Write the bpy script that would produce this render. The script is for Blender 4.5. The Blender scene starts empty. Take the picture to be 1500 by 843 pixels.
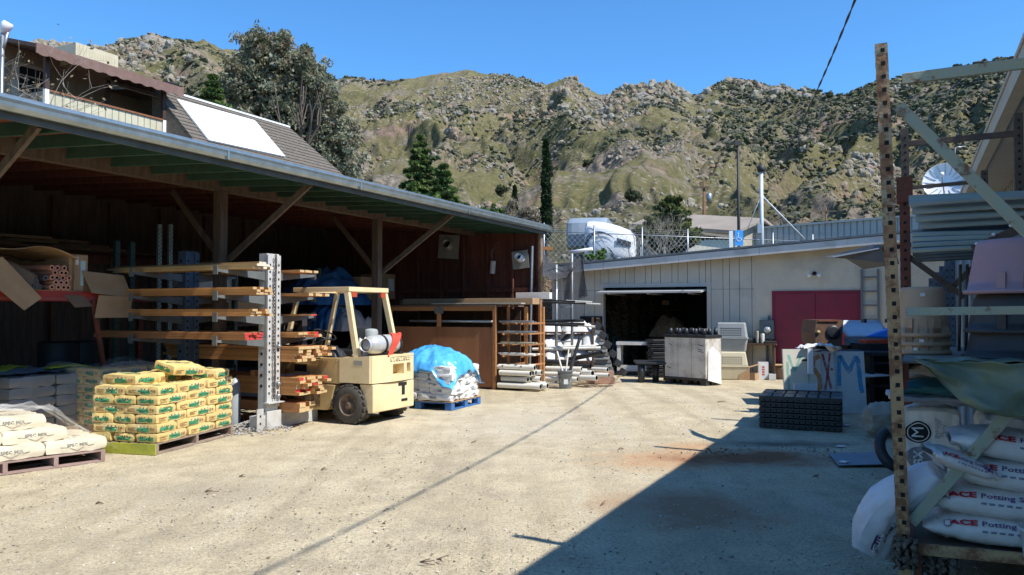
import bpy, math, random
import numpy as np
from mathutils import Vector, Matrix, noise
R = math.radians
random.seed(7)
rng = np.random.default_rng(7)
SC = bpy.context.scene
COL = SC.collection
F = 1150.0
EYE = 1.65
PIT = math.atan(34.5 / F)
cam_d = bpy.data.cameras.new('camera')
cam = bpy.data.objects.new('camera', cam_d)
COL.objects.link(cam)
cam.location = (0, 0, EYE)
cam.rotation_euler = (math.pi / 2 + PIT, 0, 0)
cam_d.sensor_width = 36
cam_d.lens = 36 * F / 1500
cam_d.clip_start = 0.05
cam_d.clip_end = 6000
SC.camera = cam
def ray(px, py):
	v = (421.5 - py) / F
	d = Vector(((px - 750) / F, math.cos(PIT) - v * math.sin(PIT), math.sin(PIT) + v * math.cos(PIT)))
	return d / d.y
def D(px, py, Y):                      # world point seen at a pixel, at forward distance Y
	d = ray(px, py)
	return Vector((d.x * Y, Y, EYE + d.z * Y))
def G(px, py, z=0.0):                  # world point at height z
	d = ray(px, py)
	t = (z - EYE) / d.z
	return Vector((d.x * t, t, z))
def rgb(c):
	return (c[0], c[1], c[2], 1.0)
MC = {}
def M(name, col, col2=None, scale=6.0, rough=0.8, bump=0.0, bscale=40.0, metal=0.0, spec=0.5, stretch=None,
      dirt=None, dirt_amt=0.0, dirt_scale=1.5, alpha=1.0, detail=5.0, lo=0.35, hi=0.65, coord='Object', trans=0.0, dlo=0.5, dhi=0.72, rv=0.0):
	if name in MC:
		return MC[name]
	m = bpy.data.materials.new(name)
	m.use_nodes = True
	nt = m.node_tree
	N = nt.nodes
	L = nt.links
	b = N['Principled BSDF']
	b.inputs['Roughness'].default_value = rough
	b.inputs['Metallic'].default_value = metal
	b.inputs['Specular IOR Level'].default_value = spec
	b.inputs['Base Color'].default_value = rgb(col)
	b.inputs['Alpha'].default_value = alpha
	if trans:
		b.inputs['Transmission Weight'].default_value = trans
	tc = N.new('ShaderNodeTexCoord')
	mp = N.new('ShaderNodeMapping')
	L.new(tc.outputs[coord], mp.inputs[0])
	if stretch:
		mp.inputs['Scale'].default_value = stretch
	out = None
	if col2 is not None:
		n = N.new('ShaderNodeTexNoise')
		n.inputs['Scale'].default_value = scale
		n.inputs['Detail'].default_value = detail
		n.inputs['Roughness'].default_value = 0.65
		L.new(mp.outputs[0], n.inputs['Vector'])
		r = N.new('ShaderNodeMapRange')
		r.inputs[1].default_value = lo
		r.inputs[2].default_value = hi
		L.new(n.outputs['Fac'], r.inputs[0])
		x = N.new('ShaderNodeMix')
		x.data_type = 'RGBA'
		L.new(r.outputs[0], x.inputs[0])
		x.inputs[6].default_value = rgb(col)
		x.inputs[7].default_value = rgb(col2)
		out = x.outputs[2]
	if dirt is not None:
		n2 = N.new('ShaderNodeTexNoise')
		n2.inputs['Scale'].default_value = dirt_scale
		n2.inputs['Detail'].default_value = 7
		n2.inputs['Roughness'].default_value = 0.7
		L.new(mp.outputs[0], n2.inputs['Vector'])
		r2 = N.new('ShaderNodeMapRange')
		r2.inputs[1].default_value = dlo
		r2.inputs[2].default_value = dhi
		r2.inputs[4].default_value = dirt_amt
		L.new(n2.outputs['Fac'], r2.inputs[0])
		y = N.new('ShaderNodeMix')
		y.data_type = 'RGBA'
		L.new(r2.outputs[0], y.inputs[0])
		if out:
			L.new(out, y.inputs[6])
		else:
			y.inputs[6].default_value = rgb(col)
		y.inputs[7].default_value = rgb(dirt)
		out = y.outputs[2]
	if rv and out:
		oi = N.new('ShaderNodeObjectInfo')
		r3 = N.new('ShaderNodeMapRange')
		r3.inputs[3].default_value = 1 - rv
		r3.inputs[4].default_value = 1 + rv * .4
		L.new(oi.outputs['Random'], r3.inputs[0])
		z = N.new('ShaderNodeVectorMath')
		z.operation = 'SCALE'
		L.new(out, z.inputs[0])
		L.new(r3.outputs[0], z.inputs['Scale'])
		out = z.outputs[0]
	if out:
		L.new(out, b.inputs['Base Color'])
	if bump > 0:
		nb = N.new('ShaderNodeTexNoise')
		nb.inputs['Scale'].default_value = bscale
		nb.inputs['Detail'].default_value = 4
		L.new(mp.outputs[0], nb.inputs['Vector'])
		bp = N.new('ShaderNodeBump')
		bp.inputs['Strength'].default_value = bump
		bp.inputs['Distance'].default_value = 0.02
		L.new(nb.outputs['Fac'], bp.inputs['Height'])
		L.new(bp.outputs[0], b.inputs['Normal'])
	MC[name] = m
	return m
def unit(v):
	v = Vector(v)
	return v.normalized() if v.length > 1e-9 else Vector((0, 0, 1))
class MB:
	def __init__(s):
		s.v = []
		s.f = []
		s.m = []
		s.sm = []
	def add(s, verts, faces, mi=0, smooth=False):
		b = len(s.v)
		s.v.extend([tuple(p) for p in verts])
		for f in faces:
			s.f.append(tuple(i + b for i in f))
			s.m.append(mi)
			s.sm.append(smooth)
		return s
	def box(s, x0, x1, y0, y1, z0, z1, mi=0):
		if x0 > x1: x0, x1 = x1, x0
		if y0 > y1: y0, y1 = y1, y0
		if z0 > z1: z0, z1 = z1, z0
		return s.add([(x0, y0, z0), (x1, y0, z0), (x1, y1, z0), (x0, y1, z0), (x0, y0, z1), (x1, y0, z1), (x1, y1, z1), (x0, y1, z1)],
                     [(0, 3, 2, 1), (4, 5, 6, 7), (0, 1, 5, 4), (1, 2, 6, 5), (2, 3, 7, 6), (3, 0, 4, 7)], mi)
	def cbox(s, c, sz, rot=None, mi=0):
		hx, hy, hz = sz[0] / 2, sz[1] / 2, sz[2] / 2
		P = [Vector(p) for p in [(-hx, -hy, -hz), (hx, -hy, -hz), (hx, hy, -hz), (-hx, hy, -hz), (-hx, -hy, hz), (hx, -hy, hz), (hx, hy, hz), (-hx, hy, hz)]]
		if rot is not None:
			P = [rot @ p for p in P]
		c = Vector(c)
		return s.add([p + c for p in P], [(0, 3, 2, 1), (4, 5, 6, 7), (0, 1, 5, 4), (1, 2, 6, 5), (2, 3, 7, 6), (3, 0, 4, 7)], mi)
	def bar(s, p, q, w, h, up=(0, 0, 1), mi=0):
		p = Vector(p); q = Vector(q)
		d = (q - p).normalized()
		up = Vector(up)
		if abs(d.dot(up)) > 0.98:
			up = Vector((0, 1, 0))
		a = d.cross(up).normalized()
		b = a.cross(d).normalized()
		P = []
		for e in (p, q):
			for sa, sb in ((-1, -1), (1, -1), (1, 1), (-1, 1)):
				P.append(e + a * sa * w / 2 + b * sb * h / 2)
		return s.add(P, [(0, 1, 2, 3), (7, 6, 5, 4), (0, 4, 5, 1), (1, 5, 6, 2), (2, 6, 7, 3), (3, 7, 4, 0)], mi)
	def tube(s, pts, r, n=8, mi=0, caps=True, smooth=True):
		pts = [Vector(p) for p in pts]
		if not isinstance(r, (list, tuple)):
			r = [r] * len(pts)
		P = []
		a = None
		for i, p in enumerate(pts):
			d = (pts[min(i + 1, len(pts) - 1)] - pts[max(i - 1, 0)]).normalized()
			if a is None:
				a = d.cross(Vector((0, 0, 1)))
				if a.length < 0.05:
					a = d.cross(Vector((0, 1, 0)))
			a = (a - d * a.dot(d)).normalized()
			b = d.cross(a)
			for k in range(n):
				t = 2 * math.pi * k / n
				P.append(p + (a * math.cos(t) + b * math.sin(t)) * r[i])
		fs = []
		for i in range(len(pts) - 1):
			for k in range(n):
				k2 = (k + 1) % n
				fs.append((i * n + k, i * n + k2, (i + 1) * n + k2, (i + 1) * n + k))
		s.add(P, fs, mi, smooth)
		if caps:
			b0 = len(s.v) - len(P)
			s.f.append(tuple(b0 + k for k in reversed(range(n)))); s.m.append(mi); s.sm.append(False)
			e = b0 + (len(pts) - 1) * n
			s.f.append(tuple(e + k for k in range(n))); s.m.append(mi); s.sm.append(False)
		return s
	def pipe(s, p, q, r, ri=None, n=12, mi=0, mi2=None):       # open pipe with a dark bore
		p = Vector(p); q = Vector(q)
		ri = ri or r * 0.86
		s.tube([p, q], r, n, mi, caps=False)
		d = (q - p).normalized()
		a = d.cross(Vector((0, 0, 1)))
		if a.length < 0.05: a = Vector((1, 0, 0))
		a.normalize(); b = d.cross(a)
		for e, sg in ((p, 1), (q, -1)):
			ro = [e + (a * math.cos(2 * math.pi * k / n) + b * math.sin(2 * math.pi * k / n)) * r for k in range(n)]
			rn = [e + (a * math.cos(2 * math.pi * k / n) + b * math.sin(2 * math.pi * k / n)) * ri for k in range(n)]
			rd = [x + d * sg * min(0.12, (q - p).length * .4) for x in rn]
			fs = [(k, (k + 1) % n, n + (k + 1) % n, n + k) for k in range(n)]
			s.add(ro + rn, fs, mi)
			s.add(rn + rd, fs, mi if mi2 is None else mi2, True)
			s.add(rd, [tuple(range(n))], mi if mi2 is None else mi2)
		return s
	def lathe(s, prof, c=(0, 0, 0), n=20, mi=0, rot=None, smooth=True, cap=True, sx=1.0, sy=1.0):
		c = Vector(c)
		P = []
		for (r, z) in prof:
			for k in range(n):
				t = 2 * math.pi * k / n
				p = Vector((r * math.cos(t) * sx, r * math.sin(t) * sy, z))
				if rot is not None: p = rot @ p
				P.append(p + c)
		fs = []
		for i in range(len(prof) - 1):
			for k in range(n):
				k2 = (k + 1) % n
				fs.append((i * n + k, i * n + k2, (i + 1) * n + k2, (i + 1) * n + k))
		if cap:
			fs.append(tuple(reversed(range(n))))
			fs.append(tuple((len(prof) - 1) * n + k for k in range(n)))
		return s.add(P, fs, mi, smooth)
	def prism(s, poly, o, ax, ay, az, depth, mi=0, cap=True):  # poly in (ax, ay), extruded along az
		o = Vector(o); ax = Vector(ax); ay = Vector(ay); az = Vector(az)
		n = len(poly)
		P = [o + ax * x + ay * y for x, y in poly] + [o + ax * x + ay * y + az * depth for x, y in poly]
		fs = [(k, (k + 1) % n, n + (k + 1) % n, n + k) for k in range(n)]
		if cap:
			fs += [tuple(reversed(range(n))), tuple(range(n, 2 * n))]
		return s.add(P, fs, mi)
	def grid(s, nu, nv, fn, mi=0, smooth=True):
		P = [fn(i / nu, j / nv) for j in range(nv + 1) for i in range(nu + 1)]
		fs = [(j * (nu + 1) + i, j * (nu + 1) + i + 1, (j + 1) * (nu + 1) + i + 1, (j + 1) * (nu + 1) + i) for j in range(nv) for i in range(nu)]
		return s.add(P, fs, mi, smooth)
	def build(s, name, mats, parent=None, bevel=0.0, solid=0.0, loc=None, rz=0.0, sub=0, fix=True):
		me = bpy.data.meshes.new(name)
		me.from_pydata(s.v, [], s.f)
		if not isinstance(mats, (list, tuple)):
			mats = [mats]
		for m in mats:
			me.materials.append(m)
		me.polygons.foreach_set('material_index', s.m)
		me.polygons.foreach_set('use_smooth', s.sm)
		me.update()
		if fix:
			import bmesh
			bm = bmesh.new(); bm.from_mesh(me)
			bmesh.ops.recalc_face_normals(bm, faces=bm.faces)
			bm.to_mesh(me); bm.free()
		o = bpy.data.objects.new(name, me)
		COL.objects.link(o)
		if parent is not None:
			o.parent = parent
		if loc is not None:
			o.location = loc
		o.rotation_euler[2] = rz
		if solid:
			md = o.modifiers.new('solid', 'SOLIDIFY'); md.thickness = solid; md.offset = 0
		if sub:
			md = o.modifiers.new('sub', 'SUBSURF'); md.levels = sub; md.render_levels = sub
		if bevel:
			md = o.modifiers.new('bevel', 'BEVEL'); md.width = bevel; md.segments = 2; md.limit_method = 'ANGLE'; md.angle_limit = R(40)
		return o
def tag(o, label=None, cat=None, group=None, kind=None):
	if label: o['label'] = label
	if cat: o['category'] = cat
	if group: o['group'] = group
	if kind: o['kind'] = kind
	return o
def thing(name, label, cat, loc=(0, 0, 0), rz=0.0, group=None):
	o = bpy.data.objects.new(name, None)
	COL.objects.link(o)
	o.empty_display_size = 0.2
	o.location = loc
	o.rotation_euler = (0, 0, rz)
	return tag(o, label, cat, group)
def copy_tree(o, parent=None):
	c = o.copy()
	COL.objects.link(c)
	c.parent = parent
	for ch in list(o.children):
		copy_tree(ch, c)
	return c
TXT = {}
def text2d(s, size=1.0, bold=0.0, sx=1.0):
	key = (s, bold)
	if key not in TXT:
		cu = bpy.data.curves.new('t', 'FONT')
		cu.body = s
		cu.size = 1.0
		cu.offset = bold
		cu.resolution_u = 2
		cu.align_x = 'CENTER'
		cu.align_y = 'CENTER'
		o = bpy.data.objects.new('t', cu)
		COL.objects.link(o)
		bpy.context.view_layer.update()
		me = o.to_mesh()
		import bmesh
		bm = bmesh.new(); bm.from_mesh(me)
		bmesh.ops.triangulate(bm, faces=bm.faces)
		for _ in range(3):
			es = [e for e in bm.edges if e.calc_length() > .16]
			if not es: break
			bmesh.ops.subdivide_edges(bm, edges=es, cuts=1); bmesh.ops.triangulate(bm, faces=bm.faces)
		bm.verts.index_update()
		TXT[key] = ([(v.co.x, v.co.y) for v in bm.verts], [tuple(v.index for v in p.verts) for p in bm.faces]); bm.free()
		o.to_mesh_clear()
		bpy.data.objects.remove(o)
		bpy.data.curves.remove(cu)
	v, f = TXT[key]
	return [(x * size * sx, y * size) for x, y in v], f
def put_text(mb, s, o, ax, ay, size, mi, bold=0.0, sx=1.0):
	v, f = text2d(s, size, bold, sx)
	o = Vector(o); ax = Vector(ax); ay = Vector(ay)
	mb.add([o + ax * x + ay * y for x, y in v], f, mi)
TH = R(26.5)
CX = Vector((0.66, 18.07, 0))
AX = Vector((math.cos(TH), -math.sin(TH), 0))
AY = Vector((math.sin(TH), math.cos(TH), 0))
def Lw(x, y, z=0.0):
	return CX + AX * x + AY * y + Vector((0, 0, z))
def local(p, o, rz):                    # world -> local of a frame
	d = Vector(p) - Vector(o)
	c, s = math.cos(-rz), math.sin(-rz)
	return Vector((c * d.x - s * d.y, s * d.x + c * d.y, d.z))
dirt_c = (0.30, 0.25, 0.18)
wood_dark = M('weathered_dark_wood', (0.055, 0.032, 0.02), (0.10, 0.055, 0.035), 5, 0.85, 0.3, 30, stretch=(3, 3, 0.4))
wood_red = M('red_brown_stud_wood', (0.15, 0.045, 0.025), (0.075, 0.025, 0.016), 4, 0.8, 0.3, 30, stretch=(3, 3, 0.4))
wood_post = M('aged_post_wood', (0.14, 0.10, 0.065), (0.08, 0.055, 0.038), 5, 0.85, 0.3, 30, stretch=(3, 3, 0.4))
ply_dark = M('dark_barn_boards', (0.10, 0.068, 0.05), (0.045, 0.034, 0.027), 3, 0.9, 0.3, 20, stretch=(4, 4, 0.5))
soffit_green = M('green_soffit_paint', (0.025, 0.13, 0.08), (0.02, 0.095, 0.055), 3, 0.7)
galv = M('galvanised_steel', (0.42, 0.44, 0.45), (0.30, 0.32, 0.33), 9, 0.42, 0.05, 40, metal=0.75)
gutter_m = M('grey_gutter_metal', (0.42, 0.46, 0.45), (0.30, 0.34, 0.33), 5, 0.28, metal=0.7)
galv_paint = M('grey_painted_steel', (0.56, 0.56, 0.53), (0.46, 0.46, 0.44), 5, 0.5, 0.05, 60, dirt=(0.25, 0.2, 0.15), dirt_amt=0.6, dirt_scale=3)
steel_blue = M('blue_grey_steel', (0.10, 0.14, 0.19), (0.075, 0.105, 0.14), 5, 0.5)
steel_green = M('dark_green_steel', (0.035, 0.085, 0.07), (0.03, 0.06, 0.05), 5, 0.6)
hole_m = M('hole_black', (0.012, 0.012, 0.012), rough=0.9)
red_steel = M('red_rack_paint', (0.42, 0.035, 0.02), (0.28, 0.03, 0.02), 8, 0.55, dirt=(0.1, 0.04, 0.03), dirt_amt=0.7, dirt_scale=3)
orange_steel = M('rust_orange_rack', (0.22, 0.055, 0.025), (0.10, 0.035, 0.02), 9, 0.75, 0.2, 50)
black_plastic = M('black_plastic', (0.018, 0.02, 0.024), (0.028, 0.03, 0.034), 9, 0.45)
black_matt = M('black_matt', (0.012, 0.012, 0.013), rough=0.8)
card = M('cardboard', (0.42, 0.275, 0.15), (0.35, 0.225, 0.12), 4, 0.85, 0.05, 30)
card_in = M('cardboard_inside', (0.22, 0.15, 0.09), (0.18, 0.12, 0.07), 4, 0.9)
white_p = M('white_paper', (0.72, 0.72, 0.70), (0.62, 0.62, 0.60), 4, 0.7)
pvc = M('white_pvc', (0.82, 0.80, 0.73), (0.74, 0.71, 0.62), 5, 0.35, dirt=(0.5, 0.43, 0.3), dirt_amt=0.4, dirt_scale=2)
abs_p = M('black_pipe', (0.02, 0.021, 0.023), (0.035, 0.035, 0.036), 6, 0.4)
pale_tan = M('pale_tan_paint', (0.42, 0.39, 0.31), (0.36, 0.335, 0.27), 2, 0.8, 0.05, 20)
red_brown = M('brown_trim', (0.12, 0.07, 0.055), (0.09, 0.05, 0.04), 4, 0.7)
white_roof = M('white_panel', (0.82, 0.83, 0.84), (0.74, 0.76, 0.78), 1.5, 0.45)
pallet_w = M('pallet_wood', (0.34, 0.26, 0.19), (0.22, 0.16, 0.12), 6, 0.9, 0.3, 30, stretch=(1, 1, 3))
lime_w = M('lime_painted_board', (0.40, 0.42, 0.05), (0.28, 0.30, 0.04), 6, 0.8, 0.1, 30)
blue_w = M('blue_painted_wood', (0.05, 0.17, 0.42), (0.04, 0.12, 0.30), 6, 0.75, 0.1, 30)
pink_w = M('faded_pink_pallet_wood', (0.36, 0.25, 0.22), (0.26, 0.18, 0.15), 6, 0.9, 0.2, 30)
print('base ok')
SUN_A, SUN_EL = R(33), R(52)
S = Vector((math.cos(SUN_A) * math.cos(SUN_EL), -math.sin(SUN_A) * math.cos(SUN_EL), math.sin(SUN_EL)))
ld = bpy.data.lights.new('sun', 'SUN')
ld.energy = 4.6
ld.angle = R(0.53)
ld.color = (1.0, 0.955, 0.88)
lo = bpy.data.objects.new('sun', ld)
COL.objects.link(lo)
lo.rotation_euler = S.to_track_quat('Z', 'Y').to_euler()
lo.location = (20, -10, 40)
W = bpy.data.worlds.new('World')
SC.world = W
W.use_nodes = True
wn = W.node_tree.nodes
bg = wn['Background']
sk = wn.new('ShaderNodeTexSky')
sk.sky_type = 'NISHITA'
sk.sun_disc = False
sk.sun_elevation = SUN_EL
sk.sun_rotation = math.pi / 2 + SUN_A
sk.altitude = 1800
sk.air_density = 1.25
sk.dust_density = 0.0
sk.ozone_density = 6.0
tn = wn.new('ShaderNodeMix'); tn.data_type = 'RGBA'; tn.blend_type = 'MULTIPLY'; tn.inputs[0].default_value = 1.0
tn.inputs[7].default_value = (0.50, 0.85, 1.05, 1)
W.node_tree.links.new(sk.outputs[0], tn.inputs[6])
W.node_tree.links.new(tn.outputs[2], bg.inputs[0])
bg.inputs[1].default_value = 0.15
SC.view_settings.view_transform = 'Standard'
SC.view_settings.look = 'None'
SC.view_settings.exposure = 0.5
SC.view_settings.gamma = 1.0
SC.cycles.max_bounces = 7
SC.cycles.transparent_max_bounces = 12
SC.cycles.caustics_reflective = False
SC.cycles.caustics_refractive = False
SC.cycles.sample_clamp_indirect = 6.0
def ground_mat():
	m = bpy.data.materials.new('packed_dirt')
	m.use_nodes = True
	nt = m.node_tree; N = nt.nodes; L = nt.links
	b = N['Principled BSDF']; b.inputs['Roughness'].default_value = 0.95; b.inputs['Specular IOR Level'].default_value = 0.15
	tc = N.new('ShaderNodeTexCoord')
	def nz(sc, det=6, ro=0.6, dist=0.0):
		n = N.new('ShaderNodeTexNoise'); n.inputs['Scale'].default_value = sc; n.inputs['Detail'].default_value = det
		n.inputs['Roughness'].default_value = ro; n.inputs['Distortion'].default_value = dist
		L.new(tc.outputs['Object'], n.inputs['Vector']); return n
	def mr(src, a, c, lo=0, hi=1):
		r = N.new('ShaderNodeMapRange'); r.inputs[1].default_value = a; r.inputs[2].default_value = c
		r.inputs[3].default_value = lo; r.inputs[4].default_value = hi
		L.new(src, r.inputs[0]); return r.outputs[0]
	def mix(f, a, c, mode='MIX'):
		x = N.new('ShaderNodeMix'); x.data_type = 'RGBA'; x.blend_type = mode
		if isinstance(f, float): x.inputs[0].default_value = f
		else: L.new(f, x.inputs[0])
		for i, q in ((6, a), (7, c)):
			if isinstance(q, tuple): x.inputs[i].default_value = rgb(q)
			else: L.new(q, x.inputs[i])
		return x.outputs[2]
	big = nz(0.35, 5, 0.6, 0.4)
	c = mix(mr(big.outputs[0], 0.35, 0.65), (0.60, 0.505, 0.325), (0.71, 0.615, 0.42))
	med = nz(2.2, 8, 0.7, 0.3)
	c = mix(mr(med.outputs[0], 0.40, 0.66, 0, 0.7), c, (0.39, 0.325, 0.22))
	trk = N.new('ShaderNodeMapping'); trk.inputs['Rotation'].default_value = (0, 0, R(28)); trk.inputs['Scale'].default_value = (2.6, .16, 1); L.new(tc.outputs['Object'], trk.inputs[0])
	tn_ = N.new('ShaderNodeTexNoise'); tn_.inputs['Scale'].default_value = 1.0; tn_.inputs['Detail'].default_value = 6; tn_.inputs['Distortion'].default_value = .5; L.new(trk.outputs[0], tn_.inputs['Vector'])
	c = mix(mr(tn_.outputs[0], 0.5, 0.66, 0, 0.42), c, (0.36, 0.30, 0.205))
	c = mix(mr(tn_.outputs[0], 0.46, 0.30, 0, 0.5), c, (0.62, 0.56, 0.42))
	fin = nz(38, 5, 0.8)
	c = mix(mr(fin.outputs[0], 0.46, 0.66, 0, 0.75), c, (0.24, 0.19, 0.13))
	vo = N.new('ShaderNodeTexVoronoi'); vo.inputs['Scale'].default_value = 55
	L.new(tc.outputs['Object'], vo.inputs['Vector'])
	pm = nz(1.1, 4, 0.6)
	ff = N.new('ShaderNodeMath'); ff.operation = 'MULTIPLY'
	L.new(mr(vo.outputs['Distance'], 0.38, 0.16), ff.inputs[0]); L.new(mr(pm.outputs[0], 0.38, 0.60, 0.3, 1.0), ff.inputs[1])
	sp = N.new('ShaderNodeSeparateColor'); L.new(vo.outputs['Color'], sp.inputs[0])
	gcol = mix(sp.outputs[0], (0.20, 0.18, 0.155), (0.66, 0.62, 0.54))
	fm = N.new('ShaderNodeMath'); fm.operation = 'MULTIPLY'; L.new(ff.outputs[0], fm.inputs[0])
	L.new(mr(sp.outputs[1], 0.35, 0.6), fm.inputs[1])
	c = mix(fm.outputs[0], c, gcol)
	def blob(px, py, rx, ry, col, amt, c, ang=0.0):
		p = G(px, py)
		mp = N.new('ShaderNodeMapping'); mp.vector_type = 'TEXTURE'
		mp.inputs['Location'].default_value = (p.x, p.y, 0); mp.inputs['Rotation'].default_value = (0, 0, ang)
		mp.inputs['Scale'].default_value = (rx, ry, 1)
		L.new(tc.outputs['Object'], mp.inputs[0])
		ln = N.new('ShaderNodeVectorMath'); ln.operation = 'LENGTH'; L.new(mp.outputs[0], ln.inputs[0])
		ad = N.new('ShaderNodeMath'); ad.operation = 'ADD'; L.new(ln.outputs['Value'], ad.inputs[0])
		nn = mr(med.outputs[0], 0.2, 0.8, -0.75, 0.75); L.new(nn, ad.inputs[1])
		return mix(mr(ad.outputs[0], 1.15, 0.35, 0, amt), c, col)
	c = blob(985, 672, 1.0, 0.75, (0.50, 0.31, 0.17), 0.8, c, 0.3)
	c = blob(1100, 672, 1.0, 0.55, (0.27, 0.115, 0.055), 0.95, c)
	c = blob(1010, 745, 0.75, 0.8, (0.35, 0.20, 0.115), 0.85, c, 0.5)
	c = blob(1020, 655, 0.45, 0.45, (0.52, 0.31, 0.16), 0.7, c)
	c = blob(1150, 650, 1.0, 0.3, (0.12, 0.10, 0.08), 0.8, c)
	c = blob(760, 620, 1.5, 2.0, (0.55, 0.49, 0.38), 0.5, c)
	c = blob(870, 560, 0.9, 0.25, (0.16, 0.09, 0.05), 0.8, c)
	c = blob(300, 720, 0.8, 0.5, (0.33, 0.28, 0.2), 0.5, c)
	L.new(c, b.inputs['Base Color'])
	m1 = N.new('ShaderNodeMath'); m1.operation = 'ADD'
	s1 = mr(vo.outputs['Distance'], 0.45, 0.0, 0, 0.5)
	L.new(s1, m1.inputs[0]); L.new(fin.outputs[0], m1.inputs[1])
	bp = N.new('ShaderNodeBump'); bp.inputs['Strength'].default_value = 0.85; bp.inputs['Distance'].default_value = 0.015
	L.new(m1.outputs[0], bp.inputs['Height'])
	b2 = N.new('ShaderNodeBump'); b2.inputs['Strength'].default_value = 0.6; b2.inputs['Distance'].default_value = 0.05
	L.new(med.outputs[0], b2.inputs['Height']); L.new(bp.outputs[0], b2.inputs['Normal'])
	L.new(b2.outputs[0], b.inputs['Normal'])
	return m
def np_mesh(name, V, Fc, mats, smooth=False, midx=None, parent=None):
	"""V (n,3) float array, Fc (m,k) int array with k = 3 or 4"""
	me = bpy.data.meshes.new(name)
	k = Fc.shape[1]
	me.vertices.add(len(V)); me.vertices.foreach_set('co', V.astype(np.float32).ravel())
	me.loops.add(Fc.size); me.loops.foreach_set('vertex_index', Fc.astype(np.int32).ravel())
	me.polygons.add(len(Fc)); me.polygons.foreach_set('loop_start', np.arange(0, Fc.size, k, dtype=np.int32))
	me.polygons.foreach_set('loop_total', np.full(len(Fc), k, dtype=np.int32))
	for m in (mats if isinstance(mats, (list, tuple)) else [mats]):
		me.materials.append(m)
	if midx is not None:
		me.polygons.foreach_set('material_index', midx.astype(np.int32))
	me.polygons.foreach_set('use_smooth', np.full(len(Fc), smooth))
	me.update(calc_edges=True)
	me.validate()
	o = bpy.data.objects.new(name, me)
	COL.objects.link(o)
	if parent is not None: o.parent = parent
	return o
_perm = rng.permutation(65536).astype(np.int64)
_val = rng.random(65536) * 2 - 1
def vnoise(x, y, seed=0):
	xi = np.floor(x).astype(np.int64); yi = np.floor(y).astype(np.int64)
	fx = x - xi; fy = y - yi
	fx = fx * fx * (3 - 2 * fx); fy = fy * fy * (3 - 2 * fy)
	h = lambda a, b_: _val[_perm[(a + seed * 131 + _perm[b_ & 65535]) & 65535]]
	return (h(xi, yi) * (1 - fx) + h(xi + 1, yi) * fx) * (1 - fy) + (h(xi, yi + 1) * (1 - fx) + h(xi + 1, yi + 1) * fx) * fy
def fbm(x, y, o=5, seed=0, ridged=False):
	t = np.zeros_like(x); a = 1.0; s = 0.0
	for i in range(o):
		n = vnoise(x, y, seed + i * 7)
		if ridged: n = 1 - 2 * np.abs(n)
		t += a * n; s += a; a *= 0.5; x = x * 2.03 + 3.1; y = y * 2.03 + 1.7
	return t / s
def axis(vals):
	out = []
	for a, b_, st in vals:
		out += list(np.arange(a, b_, st))
	return np.array(sorted(set(np.round(out, 4))))
gx = axis([(-3000, -200, 400), (-200, -20, 20), (-20, -7, 1.0), (-7, 9, 0.09), (9, 20, 1.0), (20, 200, 20), (200, 3001, 400)])
gy = axis([(-600, -20, 80), (-20, 2, 2), (2, 14, 0.07), (14, 24, 0.16), (24, 40, 2), (40, 200, 20), (200, 3001, 400)])
X, Y = np.meshgrid(gx, gy)
Z = 0.010 * fbm(X * 0.9, Y * 0.9, 3, 3) + 0.007 * fbm(X * 5, Y * 5, 4, 9) * ((X > -8) & (X < 10) & (Y < 25)) - 0.004
Z += 0.03 * np.exp(-(((X - 3.05) / 0.55) ** 2 + ((Y - 9.1) / 0.35) ** 2))          # small mound of spilled soil
Z = np.where((Y > 30) | (np.abs(X) > 22), -0.05, Z)
nx, ny = len(gx), len(gy)
I = np.arange(nx * ny).reshape(ny, nx)
Fq = np.stack([I[:-1, :-1], I[:-1, 1:], I[1:, 1:], I[1:, :-1]], -1).reshape(-1, 4)
gr = np_mesh('ground', np.stack([X, Y, Z], -1).reshape(-1, 3), Fq, ground_mat(), True)
tag(gr, kind='structure')
def ico(sub=1):
	import bmesh
	bm = bmesh.new(); bmesh.ops.create_icosphere(bm, subdivisions=sub, radius=1.0)
	v = np.array([p.co[:] for p in bm.verts]); f = np.array([[q.index for q in fc.verts] for fc in bm.faces]); bm.free()
	return v, f
def scatter(name, pos, scl, base_v, base_f, mat, rnd=0.25, flat=(1, 1, .7), zoff=0.0, smooth=False, nvar=10, normal_tilt=None):
	n = len(pos); nv = len(base_v)
	var = np.stack([base_v * (1 + rnd * rng.standard_normal((nv, 1)) * 0.8) + rnd * 0.25 * rng.standard_normal((nv, 3)) for _ in range(nvar)])
	sel = rng.integers(0, nvar, n)
	a = rng.random(n) * 2 * np.pi
	ca, sa = np.cos(a), np.sin(a)
	P = var[sel] * np.array(flat)
	ex = 0.75 + 0.5 * rng.random((n, 1, 3)); P = P * ex
	xr = P[..., 0] * ca[:, None] - P[..., 1] * sa[:, None]
	yr = P[..., 0] * sa[:, None] + P[..., 1] * ca[:, None]
	P = np.stack([xr, yr, P[..., 2]], -1) * scl[:, None, None] + pos[:, None, :]
	P[..., 2] += (scl * zoff)[:, None]
	Fc = (base_f[None] + (np.arange(n) * nv)[:, None, None]).reshape(-1, base_f.shape[1])
	midx = None
	if isinstance(mat, (list, tuple)):
		midx = np.repeat(rng.integers(0, len(mat), n), len(base_f))
	return np_mesh(name, P.reshape(-1, 3), Fc, mat, smooth, midx)
ico1, icof1 = ico(1)
ico2, icof2 = ico(2)
n = 26000
yy = 3.3 + 19 * rng.random(n) ** 1.3
xx = (rng.random(n) * 1.5 - 0.72) * yy * 0.95
keep = (fbm(xx * 0.8, yy * 0.8, 3, 21) + 0.35 * rng.random(n)) > 0.04
xx, yy = xx[keep], yy[keep]
sz = 0.003 + 0.008 * rng.random(len(xx)) ** 4
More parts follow.
